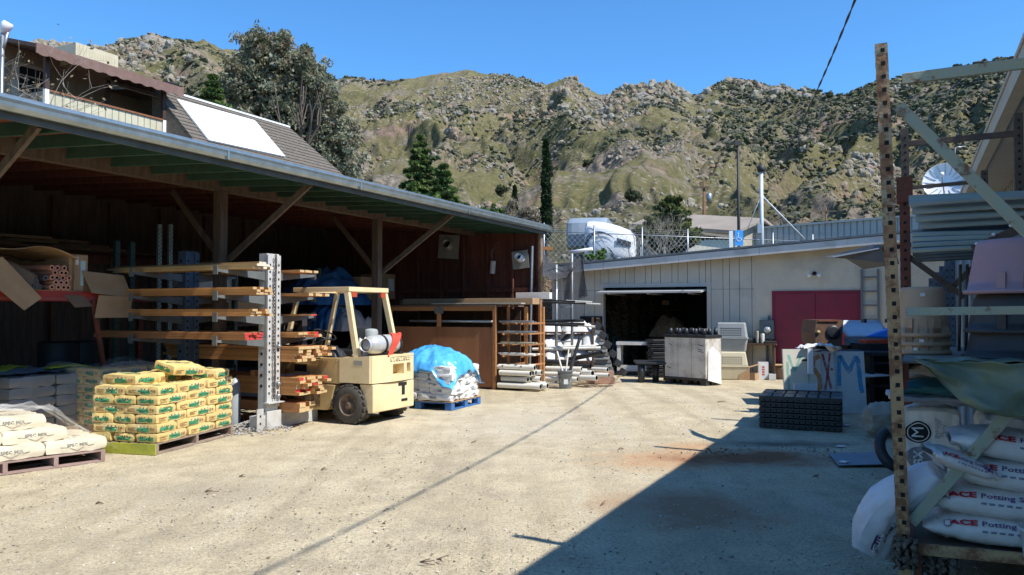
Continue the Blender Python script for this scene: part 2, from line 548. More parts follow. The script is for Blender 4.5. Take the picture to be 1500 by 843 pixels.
stone_m = [M('pebble_grey', (0.42, 0.37, 0.29), rough=.9), M('pebble_dark', (0.24, 0.20, 0.15), rough=.9), M('pebble_pale', (0.60, 0.54, 0.44), rough=.9)]
so = scatter('gravel', np.stack([xx, yy, np.full(len(xx), 0.001)], -1), sz, ico1, icof1, stone_m)
tag(so, 'small loose stones scattered over the dirt yard', 'gravel', kind='stuff')
twm = M('dry_twig', (0.16, 0.10, 0.06), rough=.9)
tw = MB()
for (px, py, ln) in [(615, 826, .16), (640, 822, .1), (300, 722, .14), (350, 700, .09), (1050, 590, .2), (905, 660, .1), (470, 690, .08), (140, 740, .1), (560, 770, .07), (690, 650, .08), (1190, 700, .1), (880, 742, .07)]:
	p = G(px, py); a = random.uniform(-.5, .5)
	for k in range(3):
		a2 = a + random.uniform(-.6, .6); l2 = ln * random.uniform(.4, 1)
		q = p + Vector((math.cos(a2) * l2, math.sin(a2) * l2, 0.015 + .01 * k))
		tw.tube([p + Vector((0, 0, .01)), (p + q) / 2 + Vector((0, random.uniform(-.01, .01), .008)), q], .0035, 5)
tag(tw.build('twigs', twm), 'dry twigs and bark scraps lying on the dirt', 'twigs', kind='stuff')
n = 500
cc = G(1130, 664)
px_ = cc.x + rng.standard_normal(n) * 0.42; py_ = cc.y + rng.standard_normal(n) * 0.16
sp_ = scatter('spilled_mulch', np.stack([px_, py_, np.full(n, 0.01)], -1), 0.004 + 0.010 * rng.random(n) ** 2, ico1, icof1,
              [M('mulch_brown', (0.10, 0.05, 0.03), rough=.95), M('mulch_red', (0.22, 0.09, 0.04), rough=.95), M('lime_chip', (0.34, 0.31, 0.27), rough=.9)])
tag(sp_, 'spilled bark mulch and pale chips on the shaded dirt', 'mulch', kind='stuff')
SKY = [(-900, 90), (-500, 60), (-200, 75), (0, 68), (20, 64), (60, 53), (90, 62), (120, 66), (160, 55), (215, 44), (250, 49), (300, 56), (340, 74), (400, 100),
       (480, 113), (540, 115), (600, 110), (640, 102), (685, 99), (740, 107), (805, 119), (828, 111), (845, 117), (862, 129), (885, 136), (905, 125), (945, 117),
       (975, 119), (1000, 129), (1020, 137), (1045, 127), (1065, 120), (1100, 119), (1140, 125), (1200, 132), (1240, 137), (1262, 127), (1300, 116), (1350, 104),
       (1400, 98), (1450, 88), (1500, 80), (1700, 60), (2100, 70), (2600, 110)]
sx_ = np.array([p[0] for p in SKY]); sy_ = np.array([p[1] for p in SKY])
azs = np.arctan((sx_ - 750) / F)
tsk = (456 - sy_) / np.sqrt(F ** 2 + (sx_ - 750) ** 2)
Rk = np.interp(sx_, [-900, 0, 215, 340, 480, 700, 900, 1000, 1150, 1250, 1400, 1500, 1700, 2600], [380, 520, 560, 640, 840, 800, 700, 640, 720, 620, 520, 460, 400, 380])
def hill_h(x, y):
	r = np.hypot(x, y); az = np.arctan2(x, y)
	T = np.interp(az, azs, tsk); RR = np.interp(az, azs, Rk)
	r0 = 58.0
	q = (r - r0) / (RR - r0)
	qq = np.clip(q, 0, 1)
	s = 0.10 + 0.90 * (0.35 * qq ** 0.55 + 0.65 * qq ** 1.0)
	h = r * T * s
	w = fbm(x / 130, y / 130, 3, 50) * 0.13
	sp1 = fbm((az + w) * 9.0, r / 420 + 5, 4, 60, True)
	sp2 = fbm((az + w * .6) * 24.0, r / 170 + 5, 4, 66, True)
	env = np.clip(q * 4, 0, 1) * np.clip((1.03 - q) * 2.6, 0.10, 1)
	h = h + env * r * (0.050 * sp1 + 0.016 * sp2)
	h = h + np.clip(q * 5, 0, 1) * (5.0 * fbm(x / 45, y / 45, 5, 71) * np.clip((1.1 - q) * 3, .35, 1) + 2.2 * fbm(x / 11, y / 11, 4, 77, True) * np.clip(r / 500, .2, 1))
	back = np.clip(q - 1, 0, 3)
	h = h - back * RR * 0.35
	near = 3.15 + 0.25 * fbm(x / 6, y / 6, 3, 80) * np.clip((r - 30) / 10, 0, 1)
	t = np.clip((r - 60) / 60, 0, 1); t = t * t * (3 - 2 * t)
	h = near * (1 - t) + np.maximum(h, 3.0) * t
	return h
def yard_edge(x, y):
	"""1 outside the flat yard (behind back building, behind left shed), 0 inside"""
	lx = (x - CX.x) * AX.x + (y - CX.y) * AX.y
	ly = (x - CX.x) * AY.x + (y - CX.y) * AY.y
	a = np.clip((ly - 4.2 - 9.5 * np.clip((lx + .2) * 2, 0, 1)) / 1.6, 0, 1)
	b_ = np.clip((-lx - 6.5) / 2.0, 0, 1)
	c_ = np.clip((lx - 14) / 4, 0, 1)
	m = np.maximum(np.maximum(a, b_), c_)
	return m
na, nr = 900, 420
azg = np.linspace(R(-62), R(62), na)
tt = np.linspace(0, 1, nr)
rg = np.concatenate([np.linspace(9, 60, 70), 60 * (1500 / 60) ** (np.linspace(0.004, 1, nr - 70) ** 1.0)])
AZ, RG = np.meshgrid(azg, rg)
HX = RG * np.sin(AZ); HY = RG * np.cos(AZ)
HZ = hill_h(HX, HY)
e = yard_edge(HX, HY)
HZ = HZ * e + (-0.3) * (1 - e)
I = np.arange(na * len(rg)).reshape(len(rg), na)
Fq = np.stack([I[:-1, :-1], I[:-1, 1:], I[1:, 1:], I[1:, :-1]], -1).reshape(-1, 4)
ec = e.reshape(-1)[Fq].max(1) > 0.0
Fq = Fq[ec]
def hill_mat():
	m = bpy.data.materials.new('dry_rocky_hillside')
	m.use_nodes = True
	nt = m.node_tree; N = nt.nodes; L = nt.links
	b = N['Principled BSDF']; b.inputs['Roughness'].default_value = 1.0; b.inputs['Specular IOR Level'].default_value = 0.05
	tc = N.new('ShaderNodeTexCoord'); ge = N.new('ShaderNodeNewGeometry')
	def nz(sc, det=6, ro=0.6, dist=0.0, off=0):
		mp = N.new('ShaderNodeMapping'); mp.inputs['Location'].default_value = (off, off * 2, 0); L.new(tc.outputs['Object'], mp.inputs[0])
		n = N.new('ShaderNodeTexNoise'); n.inputs['Scale'].default_value = sc; n.inputs['Detail'].default_value = det
		n.inputs['Roughness'].default_value = ro; n.inputs['Distortion'].default_value = dist
		L.new(mp.outputs[0], n.inputs['Vector']); return n.outputs[0]
	def mr(src, a, c, lo=0, hi=1):
		r = N.new('ShaderNodeMapRange'); r.inputs[1].default_value = a; r.inputs[2].default_value = c
		r.inputs[3].default_value = lo; r.inputs[4].default_value = hi
		L.new(src, r.inputs[0]); return r.outputs[0]
	def mul(a, c):
		x = N.new('ShaderNodeMath'); x.operation = 'MULTIPLY'; L.new(a, x.inputs[0]); L.new(c, x.inputs[1]); return x.outputs[0]
	def mix(f, a, c):
		x = N.new('ShaderNodeMix'); x.data_type = 'RGBA'; L.new(f, x.inputs[0])
		for i, q in ((6, a), (7, c)):
			if isinstance(q, tuple): x.inputs[i].default_value = rgb(q)
			else: L.new(q, x.inputs[i])
		return x.outputs[2]
	c = mix(mr(nz(0.012, 5, .6), .35, .65), (0.118, 0.118, 0.045), (0.185, 0.162, 0.082))
	c = mix(mr(nz(0.10, 6, .7, 0, 3), .4, .7, 0, .7), c, (0.20, 0.17, 0.095))
	rockmask = mr(nz(0.022, 8, .72, .6, 9), .50, .58)
	rc = mix(mr(nz(0.35, 6, .75), .35, .65), (0.12, 0.10, 0.08), (0.32, 0.27, 0.21))
	rc = mix(mr(nz(0.03, 3, .5, 0, 40), .52, .66, 0, .6), rc, (0.32, 0.19, 0.13))
	c = mix(rockmask, c, rc)
	vo = N.new('ShaderNodeTexVoronoi'); vo.inputs['Scale'].default_value = 0.42; L.new(tc.outputs['Object'], vo.inputs['Vector'])
	st = mul(mr(vo.outputs['Distance'], .42, .26), mr(nz(0.06, 4, .6, 0, 5), .45, .6, .1, .9))
	c = mix(st, c, (0.33, 0.29, 0.22))
	sc_ = mul(mr(nz(0.30, 4, .75, .3, 2), .54, .60), mr(nz(0.02, 4, .6, 0, 17), .36, .60, .25, 1))
	c = mix(sc_, c, (0.060, 0.064, 0.036))
	L.new(c, b.inputs['Base Color'])
	bp = N.new('ShaderNodeBump'); bp.inputs['Strength'].default_value = 1.0; bp.inputs['Distance'].default_value = 1.6
	L.new(nz(0.35, 7, .78), bp.inputs['Height']); L.new(bp.outputs[0], b.inputs['Normal'])
	return m
hl = np_mesh('hills', np.stack([HX, HY, HZ], -1).reshape(-1, 3), Fq, hill_mat(), True)
tag(hl, kind='structure')
def hill_pts(n, seed, clump, thr, rmin=75, rpow=0.8, azr=(-42, 38)):
	g = np.random.default_rng(seed)
	az = R(azr[0]) + g.random(n) * R(azr[1] - azr[0])
	RR = np.interp(az, azs, Rk)
	r = rmin + (RR * 1.03 - rmin) * g.random(n) ** rpow
	x = r * np.sin(az); y = r * np.cos(az)
	k = fbm(x / clump, y / clump, 4, seed) + 0.13 * g.random(n) > thr
	x, y, r = x[k], y[k], r[k]
	z = hill_h(x, y)
	return x, y, z, r
x, y, z, r = hill_pts(90000, 101, 60, 0.23, rpow=.56)
sz = (0.20 + 1.1 * rng.random(len(x)) ** 5) * np.clip(r / 330, .45, 1.7)
rock_m = [M('granite_pale', (0.31, 0.275, 0.205), (0.23, 0.20, 0.15), .6, .95, coord='Object'), M('granite_tan', (0.25, 0.21, 0.145), (0.17, 0.145, 0.10), .6, .95),
          M('granite_grey', (0.20, 0.19, 0.165), (0.29, 0.265, 0.225), .6, .95), M('granite_rust', (0.24, 0.16, 0.11), (0.27, 0.21, 0.15), .6, .95)]
o = scatter('boulders', np.stack([x, y, z], -1), sz, ico1, icof1, rock_m, 0.28, (1.15, 1.0, .9), .15)
tag(o, 'pale granite boulders strewn across the hillside', 'boulders', kind='stuff')
P = []; SZ = []
g = np.random.default_rng(5)
OUT = [(820, 210, 60, 560, 26), (870, 190, 90, 600, 40), (930, 195, 60, 600, 30), (1240, 275, 60, 300, 70), (1275, 290, 40, 280, 40), (640, 190, 50, 560, 40), (560, 225, 20, 380, 14), (700, 220, 40, 520, 20),
       (215, 48, 30, 545, 20), (60, 58, 30, 515, 20), (835, 114, 25, 690, 18), (950, 122, 40, 660, 26), (1060, 124, 30, 690, 16), (1130, 165, 50, 640, 24), (230, 110, 70, 500, 40), (1180, 230, 50, 450, 22), (770, 290, 60, 230, 30), (860, 300, 50, 200, 26), (700, 300, 40, 220, 20), (980, 150, 60, 640, 40), (1000, 300, 50, 230, 16)]
for (px, py, w, rr, k) in OUT:
	for i in range(int(k * 3)):
		a = math.atan((px + g.normal() * w * .6 - 750) / F)
		r1 = rr * (1 + g.normal() * .04)
		X1, Y1 = r1 * math.sin(a), r1 * math.cos(a)
		P.append((X1, Y1)); SZ.append(rr / 330 * (.45 + 1.35 * g.random() ** 2))
P = np.array(P); SZ = np.array(SZ)
z = hill_h(P[:, 0], P[:, 1])
o = scatter('rock_outcrops', np.stack([P[:, 0], P[:, 1], z], -1), SZ, ico2, icof2, rock_m, 0.13, (1.2, .9, 1.15), .1, nvar=30)
tag(o, 'clustered granite outcrops breaking out of the hillside', 'outcrops', kind='stuff')
x, y, z, r = hill_pts(60000, 202, 75, 0.20, rpow=.66)
x2, y2, z2, r2 = hill_pts(15000, 203, 60, -0.12, rmin=90, rpow=.8, azr=(15, 38))
x = np.concatenate([x, x2]); y = np.concatenate([y, y2]); z = np.concatenate([z, z2]); r = np.concatenate([r, r2])
sz = (0.35 + 1.0 * rng.random(len(x)) ** 2.8) * np.clip(r / 340, .5, 1.4)
scrub_m = [M('scrub_dark', (0.064, 0.070, 0.042), rough=.95), M('scrub_olive', (0.075, 0.082, 0.036), rough=.95), M('scrub_grey', (0.11, 0.105, 0.075), rough=.95)]
o = scatter('scrub', np.stack([x, y, z], -1), sz, ico1, icof1, scrub_m, 0.45, (1.1, 1.1, .85), .35)
tag(o, 'dark low scrub dotting the hillside', 'scrub', kind='stuff')
print('hills ok')
def leaf_cloud(name, centers, radii, nper, size, mats, parent=None, squash=(1, 1, 1), up=0.3, seed=0, elong=1.6):
	g = np.random.default_rng(seed)
	C_ = np.repeat(np.array(centers, float), nper, 0); Rr = np.repeat(np.array(radii, float), nper)
	n = len(C_)
	d = g.standard_normal((n, 3)); d /= np.linalg.norm(d, axis=1)[:, None]
	p = C_ + d * (Rr * g.random(n) ** 0.45)[:, None] * np.array(squash)
	a = g.standard_normal((n, 3)); a /= np.linalg.norm(a, axis=1)[:, None]
	b_ = np.cross(a, g.standard_normal((n, 3))); b_ /= np.linalg.norm(b_, axis=1)[:, None] + 1e-9
	s = size * (0.6 + 0.8 * g.random(n))[:, None]
	a = a * s * elong * .5; b_ = b_ * s * .5
	V = np.stack([p - a, p + b_ * .8, p + a, p - b_ * .8], 1).reshape(-1, 3)
	Fc = np.arange(n * 4).reshape(-1, 4)
	midx = np.repeat(g.integers(0, len(mats), len(centers)), nper)
	flip = g.random(n) < .3
	midx[flip] = g.integers(0, len(mats), flip.sum())
	return np_mesh(name, V, Fc, mats, False, midx, parent)
def lm(name, c, c2, tr=0.25):
	m = M(name, c, c2, 1.2, 0.75, spec=0.2)
	nt = m.node_tree; b = nt.nodes['Principled BSDF']
	if not nt.nodes.get('tl'):
		t = nt.nodes.new('ShaderNodeBsdfTranslucent'); t.name = 'tl'
		t.inputs[0].default_value = rgb((c[0] * 1.3, c[1] * 1.4, c[2]))
		x = nt.nodes.new('ShaderNodeMixShader'); x.inputs[0].default_value = tr
		nt.links.new(b.outputs[0], x.inputs[1]); nt.links.new(t.outputs[0], x.inputs[2])
		nt.links.new(x.outputs[0], nt.nodes['Material Output'].inputs[0])
	return m
bark = M('grey_brown_bark', (0.17, 0.13, 0.10), (0.10, 0.075, 0.06), 6, .95, .4, 20, stretch=(2, 2, .4))
bark_pale = M('pale_bark', (0.40, 0.36, 0.30), (0.22, 0.19, 0.15), 3, .9, .3, 20)
def limbs(mb, p, d, r, ln, depth, g, tips, spread=.6, grav=0.0, mi=0):
	q = p + d * ln
	q += Vector((g.uniform(-1, 1), g.uniform(-1, 1), g.uniform(-.3, .3))) * ln * .12
	mid = (p + q) / 2 + Vector((g.uniform(-1, 1), g.uniform(-1, 1), 0)) * ln * .06
	mb.tube([p, mid, q], [r, r * .82, r * .6], 6 if depth > 1 else 4, mi, caps=False)
	tips.append((q.copy(), depth))
	if depth <= 0: return
	for k in range(g.choice([2, 3, 3])):
		a = Vector((g.uniform(-1, 1), g.uniform(-1, 1), g.uniform(-.5, .8))).normalized()
		nd = (d * (1 - spread) + a * spread + Vector((0, 0, grav))).normalized()
		limbs(mb, q if k else mid.lerp(q, .8), nd, r * .58, ln * g.uniform(.62, .85), depth - 1, g, tips, spread, grav, mi)
def terr(x, y):
	e_ = yard_edge(np.array([x]), np.array([y]))[0]
	return float(hill_h(np.array([x]), np.array([y]))[0]) * e_ - .3 * (1 - e_)
eu_p = D(425, 140, 44); eu_z = terr(eu_p.x, eu_p.y)
eu = thing('eucalyptus_tree', 'tall grey-green eucalyptus rising behind the shingled house roof', 'tree', (eu_p.x, eu_p.y, eu_z))
tb = MB(); g = random.Random(3); tips = []
for k in range(4):
	a = k * 1.6 + .3
	limbs(tb, Vector((0, 0, 0)), Vector((math.cos(a) * .25, math.sin(a) * .25, 1)).normalized(), .26, 4.0, 3, g, tips, .36, .16)
tb.build('trunk', bark, eu, fix=False)
cen = []; rad = []
for (px, py, w) in [(372, 62, 18), (395, 75, 24), (360, 95, 24), (425, 100, 28), (345, 130, 22), (385, 125, 34), (452, 118, 24), (410, 150, 40), (470, 145, 24), (360, 165, 26), (450, 175, 32), (485, 175, 24),
					(420, 200, 40), (495, 205, 26), (465, 222, 34), (505, 232, 22), (380, 205, 34), (440, 245, 34), (348, 205, 26), (480, 250, 28), (410, 62, 14), (448, 88, 14), (500, 258, 24)]:
	for j in range(int(w * 2.4)):
		c_ = D(px + g.gauss(0, w * .5), py + g.gauss(0, w * .5), 44 + g.uniform(-2.4, 2.4)) - Vector((eu_p.x, eu_p.y, eu_z))
		cen.append(c_); rad.append(g.uniform(.16, .5))
leaf_cloud('crown', cen, rad, 55, .15, [lm('euc_leaf', (0.24, 0.25, 0.18), (0.32, 0.32, 0.24)), lm('euc_leaf_dark', (0.14, 0.15, 0.10), (0.19, 0.195, 0.13)), lm('euc_leaf_brown', (0.23, 0.19, 0.14), (0.17, 0.145, 0.10))], eu, seed=1)
pg = [lm('pine_leaf', (0.08, 0.14, 0.04), (0.14, 0.21, 0.06)), lm('pine_leaf_dark', (0.03, 0.055, 0.02), (0.06, 0.10, 0.03)), lm('pine_tip', (0.16, 0.21, 0.06), (0.12, 0.17, 0.05))]
def tiered(name, label, px, ytop, ybot, Y, wpx, seed, mats=pg, n=150, tiers=15, size=.16, droop=.35, group=None):
	top = D(px, ytop, Y); bot = D(px, ybot, Y); H_ = top.z - bot.z
	z0 = min(bot.z, terr(top.x, Y)); t = thing(name, label, 'tree', (top.x, Y, z0), 0, group)
	g = random.Random(seed)
	mb = MB(); mb.tube([(0, 0, 0), (0, 0, (top.z - z0) * .98)], [.16 * H_ / 5, .02], 7)
	cen = []; rad = []
	Rm = wpx / F * Y / 2
	for i in range(tiers):
		f = (i + .5) / tiers
		z = (bot.z - z0) + H_ * (1 - f)
		rr = Rm * (f ** .8) * g.uniform(.75, 1.15)
		nb = int(4 + 5 * f)
		a0 = g.uniform(0, 6)
		for b_ in range(nb):
			a = a0 + b_ * 6.283 / nb + g.uniform(-.3, .3); L_ = rr * g.uniform(.7, 1.15)
			tip = Vector((math.cos(a) * L_, math.sin(a) * L_, z - L_ * droop * g.uniform(.5, 1.3)))
			mb.tube([(0, 0, z + .05), tip * .97], [.025, .008], 4, caps=False)
			st = max(2, int(L_ / .28))
			for s_ in range(1, st + 1):
				q = Vector((0, 0, z)).lerp(tip, s_ / st)
				cen.append(q); rad.append(.10 + .16 * L_ / Rm * (1.15 - .5 * s_ / st))
	mb.build('trunk', bark, t, fix=False)
	leaf_cloud('crown', cen, rad, max(10, int(n * 15 * 8 / len(cen))), size, mats, t, squash=(1.3, 1.3, .55), seed=seed)
	return t
tiered('deodar_cedar', 'tall layered green cedar rising behind the shed roof', 616, 196, 315, 42, 96, 4, n=110, tiers=13)
tiered('deodar_cedar', 'short lopsided green cedar right beside the taller layered one behind the shed roof', 650, 238, 318, 40, 78, 5, n=90, tiers=8)
tiered('fir_tree', 'dark green tree between the house roof and the eucalyptus', 312, 108, 200, 40, 66, 6, n=140, tiers=10)
def column_tree(name, label, px, ytop, ybot, Y, wpx, seed):
	top = D(px, ytop, Y); bot = D(px, ybot, Y); z0 = min(bot.z, terr(top.x, Y)); H_ = top.z - bot.z
	t = thing(name, label, 'tree', (top.x, Y, z0))
	MB().tube([(0, 0, 0), (0, 0, (top.z - z0) * .9)], [.12, .03], 7).build('trunk', bark, t, fix=False)
	g = random.Random(seed); cen = []; rad = []
	w = wpx / F * Y / 2
	nn = max(16, int(H_ * 14))
	for i in range(nn):
		f = i / nn; a = g.uniform(0, 6.28); pr = w * min(1, (f + .02) ** .45) * (1 if f < .8 else 1 - (f - .8) * .8)
		q = Vector((math.cos(a) * pr * .45, math.sin(a) * pr * .45, bot.z - z0 + H_ * (1 - f)))
		cen.append(q); rad.append(pr * .62 + .04)
	leaf_cloud('crown', cen, rad, 110, .13, [lm('cyp', (0.022, 0.042, 0.018), (0.045, 0.075, 0.028)), lm('cyp_dark', (0.012, 0.024, 0.012), (0.03, 0.05, 0.02))], t, squash=(1, 1, 1.7), seed=seed, elong=2.2)
	return t
column_tree('italian_cypress', 'slender dark column cypress standing behind the far end of the shed', 800, 207, 345, 44, 17, 11)
column_tree('italian_cypress', 'tiny dark cypress left of the tall column cypress', 754, 274, 310, 60, 8, 12)
tiered('juniper_tree', 'spiky olive-green juniper behind the chain link fence beside a leafless shrub', 982, 288, 378, 33, 112, 13, [lm('jun', (0.12, 0.14, 0.045), (0.17, 0.19, 0.065)), lm('jun_d', (0.06, 0.075, 0.028), (0.09, 0.11, 0.038))], 130, 9, .13, -.55)
def bare(name, label, px, py, Y, h, seed, mt, n=3, depth=4, r=.05, spread=.5, cat='shrub', base=None):
	p = D(px, py, Y)
	z0 = base if base is not None else terr(p.x, Y)
	t = thing(name, label, cat, (p.x, Y, z0))
	mb = MB(); g = random.Random(seed); tips = []
	for k in range(n):
		a = g.uniform(0, 6.28)
		limbs(mb, Vector((0, 0, 0)), Vector((math.cos(a) * .35, math.sin(a) * .35, 1)).normalized(), r, h * .36, depth, g, tips, spread, .05)
	mb.build('trunk', mt, t, fix=False)
	return t, tips
bare('bare_shrub', 'leafless grey shrub with fine twigs behind the fence, left of the blue sign', 968, 372, 31, 2.6, 21, bark_pale, 7, 4, .022, .5, base=3.1)
bare('bare_shrub', 'leafless grey shrub in front of the white trailer behind the fence', 925, 375, 32, 1.8, 22, bark_pale, 4, 3, .016, .5, base=3.1)
bt, tips = bare('bare_vine', 'bare tangled branches with a few dry leaves in front of the house balcony', 2, 150, 15.5, 3.2, 24, bark_pale, 3, 4, .03, .55, 'tree', base=3.7)
leaf_cloud('dry_leaves', [t_[0] for t_ in tips if t_[1] < 1], [.14] * len([1 for t_ in tips if t_[1] < 1]), 1, .055, [M('dry_leaf', (0.30, 0.24, 0.13), (0.2, 0.17, 0.1), 3)], bt, seed=3)
for i, (px, py, w, lab, mt) in enumerate([(775, 322, 70, 'grey-brown leafless thicket left of the tall cypress', (lm('thick_a', (0.26, 0.21, 0.16), (0.18, 0.15, 0.11)), lm('thick_b', (0.33, 0.28, 0.22), (0.22, 0.19, 0.15)))),
                                          (722, 312, 34, 'low dark green bush peeking over the shed roof', (pg[0], pg[1])),
                                          (872, 375, 26, 'bright green weeds along the fence beside the shade net', (lm('weed', (0.13, 0.24, 0.03), (0.2, 0.3, 0.05)), pg[0]))]):
	Y = (50, 52, 29)[i]
	p = D(px, py, Y); z0 = terr(p.x, Y)
	t = thing('bush', lab, 'bush', (p.x, Y, z0))
	mb = MB(); g = random.Random(40 + i); tips = []
	for k in range(5): limbs(mb, Vector((g.uniform(-1, 1) * .3, 0, 0)), Vector((g.uniform(-.5, .5), g.uniform(-.3, .3), 1)).normalized(), .03, max(.3, p.z - z0) * .5, 2, g, tips)
	mb.build('stems', bark_pale, t, fix=False)
	cen = [Vector((g.gauss(0, w / F * Y * .28), g.gauss(0, .5), p.z - z0 + g.gauss(0, w / F * Y * .13))) for k in range(40)]
	leaf_cloud('foliage', cen, [w / F * Y * .12] * 40, 90, .10 if i < 2 else .06, mt, t, seed=50 + i, elong=3 if i == 0 else 1.6)
for i, (px, py, h, rr, lab) in enumerate([(1408, 96, 3.6, 520, 'tree standing alone on the skyline above the rack'), (735, 250, 4.5, 330, 'small grey-green tree on the slope left of the cypress'), (1217, 128, 3, 630, 'small dark tree on the saddle of the ridge right of the cable'),
                                          (805, 268, 4.5, 300, 'dark round tree on the slope just behind the cypress tip'), (860, 245, 4, 380, 'dark bushy tree on the mid slope right of the cypress'), (925, 300, 4, 210, 'dark bush tree low on the slope above the trailer')]):
	a = math.atan((px - 750) / F); x_, y_ = rr * math.sin(a), rr * math.cos(a)
	z0 = terr(x_, y_)
	t = thing('oak_tree', lab, 'tree', (x_, y_, z0))
	MB().tube([(0, 0, -.5), (0, 0, h * .6)], [.3, .15], 6).build('trunk', bark, t, fix=False)
	g = random.Random(60 + i)
	cen = [Vector((g.gauss(0, h * .28), g.gauss(0, h * .28), h * .7 + g.gauss(0, h * .18))) for k in range(22)]
	leaf_cloud('crown', cen, [h * .22] * 22, 60, .5, [lm('oak_d', (0.04, 0.052, 0.028), (0.07, 0.08, 0.045)), lm('oak_l', (0.075, 0.085, 0.05), (0.1, 0.11, 0.07))], t, seed=70 + i)
def pln(px, py, lx):                     # intersection of a pixel ray with the vertical plane x = lx of the yard frame
	d = ray(px, py); n = AX
	t = (Lw(lx, 0).dot(n) - 0) / d.dot(n) if False else (Lw(lx, 0) - Vector((0, 0, 0))).dot(n) / Vector((d.x, d.y, 0)).dot(n)
	return Vector((d.x * t, d.y * t, EYE + d.z * t))
def lp(px, py, lx):                      # same, in yard-frame coordinates
	return local(pln(px, py, lx), CX, -TH)
HX0 = -12.0
ho = thing('house', 'cream sided house with brown shingle roof and a balcony above the shed', 'house', CX, -TH)
a = lp(70, 137, HX0); b_ = lp(238, 175, HX0)
zr = 0.5 * (a.z + b_.z); y0, y1 = a.y, b_.y
sid = M('cream_siding', (0.56, 0.53, 0.38), (0.50, 0.47, 0.34), 2, .75, .05, 20, dirt=(0.3, 0.27, 0.2), dirt_amt=.35)
sid_d = M('tan_siding', (0.33, 0.30, 0.23), (0.28, 0.255, 0.2), 2, .8)
shing = M('brown_shingle', (0.17, 0.145, 0.115), (0.10, 0.085, 0.068), 9, .95, .5, 25, stretch=(1, 1, 1.5))
groove = M('groove_dark', (0.10, 0.09, 0.07), rough=.9)
mb = MB(); n = 17
for i in range(n):
	ya = y0 + (y1 - y0) * i / n; yb = y0 + (y1 - y0) * (i + 1) / n - .018
	mb.box(HX0 - .04, HX0, ya, yb, zr - 1.15, zr, 0)
mb.box(HX0 - .05, HX0 - .035, y0, y1, zr - 1.15, zr - .002, 1)
mb.build('balcony_wall', [sid, groove], ho)
mb = MB()
mb.box(HX0 - .06, HX0 + .03, y0 - .09, y0 + .02, zr - 1.15, zr + .05, 0); mb.box(HX0 - .06, HX0 + .03, y1, y1 + .11, zr - 1.15, zr + .03, 0)
mb.build('corner_trim', white_roof, ho); tag(ho.children[-1])
mb = MB(); mb.box(HX0 - .09, HX0 + .04, y0 + .021, y1 - .001, zr + .001, zr + .05, 0); mb.build('balcony_rail', M('rail_redwood', (0.26, 0.11, 0.05), (0.2, 0.08, 0.04), 5), ho)
mb = MB()
for i in range(9): mb.box(HX0 - .1 - i * .22, HX0 - .1 - i * .22 - .2, y0 - .06, y0 - .02, zr - 1.15, zr + .02 - 0 * i)
mb.build('balcony_side_wall', sid_d, ho)
za = pln(265, 135, HX0 + .35).z; aw1 = lp(268, 135, HX0 + .35).y; aw0 = lp(52, 74, HX0 + .35).y
mb = MB()
for (yy_, h_) in ((y0 - .03, 0), (y1 + .05, 0)): mb.box(HX0 - .07, HX0 + .03, yy_ - .06, yy_ + .06, zr + .06, za + .05)
mb.box(HX0 - 1.2, HX0 - 1.1, y1 - 1.0, y1 - .9, zr - 1, za + .2)
mb.build('balcony_posts', M('dark_brown_paint', (0.05, 0.03, 0.025), rough=.7), ho)
mb = MB(); mb.box(HX0 - 2.2, HX0 - .06, y0, y1, zr - 1.25, zr - 1.16); mb.build('balcony_floor', red_brown, ho)
mb = MB(); n = 14
for i in range(n):
	ya = y0 - 3.2 + (y1 + 1.0 - y0 + 3.2) * i / n; yb = y0 - 3.2 + (y1 + 1.0 - y0 + 3.2) * (i + 1) / n - .015
	mb.box(HX0 - 2.25, HX0 - 2.2, ya, yb, 0, za + .9)
mb.box(HX0 - 8, HX0 - 2.26, y0 - 3.2, y0 - 3.1, 0, za + .8)
mb.build('back_wall', sid_d, ho)
dq = lp(44, 118, HX0 - 2.2)
mb = MB(); mb.box(HX0 - 2.2, HX0 - 2.15, dq.y - .5, dq.y + .5, zr - 1.1, dq.z + .42); dr = mb.build('door', M('white_door_paint', (0.5, 0.49, 0.44), rough=.6), ho)
mb = MB()
for i in range(3):
	for j in range(3):
		mb.box(HX0 - 2.149, HX0 - 2.14, dq.y - .33 + i * .23, dq.y - .33 + i * .23 + .2, dq.z - .42 + j * .26, dq.z - .42 + j * .26 + .22)
mb.build('door_panes', M('dark_glass', (0.02, 0.025, 0.035), rough=.12, spec=.6), dr)
mb = MB(); mb.box(HX0 - 7, HX0 - .1, y0, y1 + .1, 0, zr - 1.26); mb.build('lower_wall', sid_d, ho)
mb = MB()
rise = .28
mb.add([(HX0 + .35, aw0, za + .02), (HX0 + .35, aw1, za + .02), (HX0 - 3.2, aw1, za + .02 + 3.5 * rise), (HX0 - 3.2, aw0, za + .02 + 3.5 * rise),
		(HX0 + .35, aw0, za + .12), (HX0 + .35, aw1, za + .12), (HX0 - 3.2, aw1, za + .12 + 3.5 * rise), (HX0 - 3.2, aw0, za + .12 + 3.5 * rise)],
       [(0, 1, 2, 3), (4, 7, 6, 5), (0, 4, 5, 1), (1, 5, 6, 2), (2, 6, 7, 3), (3, 7, 4, 0)])
aw = mb.build('awning_roof', M('dark_brown_roof', (0.07, 0.045, 0.04), (0.10, 0.065, 0.055), 4, .8), ho)
mb = MB(); poly = []
n = 96
for i in range(n + 1):
	f = i / n; poly.append((aw0 + (aw1 - aw0) * f, za - .10 - .055 * abs(math.sin(f * math.pi * 12)) - (0.02 if i % 8 == 0 else 0)))
poly += [(aw1, za + .13), (aw0, za + .13)]
mb.prism(poly, (HX0 + .355, 0, 0), (0, 1, 0), (0, 0, 1), (1, 0, 0), .035)
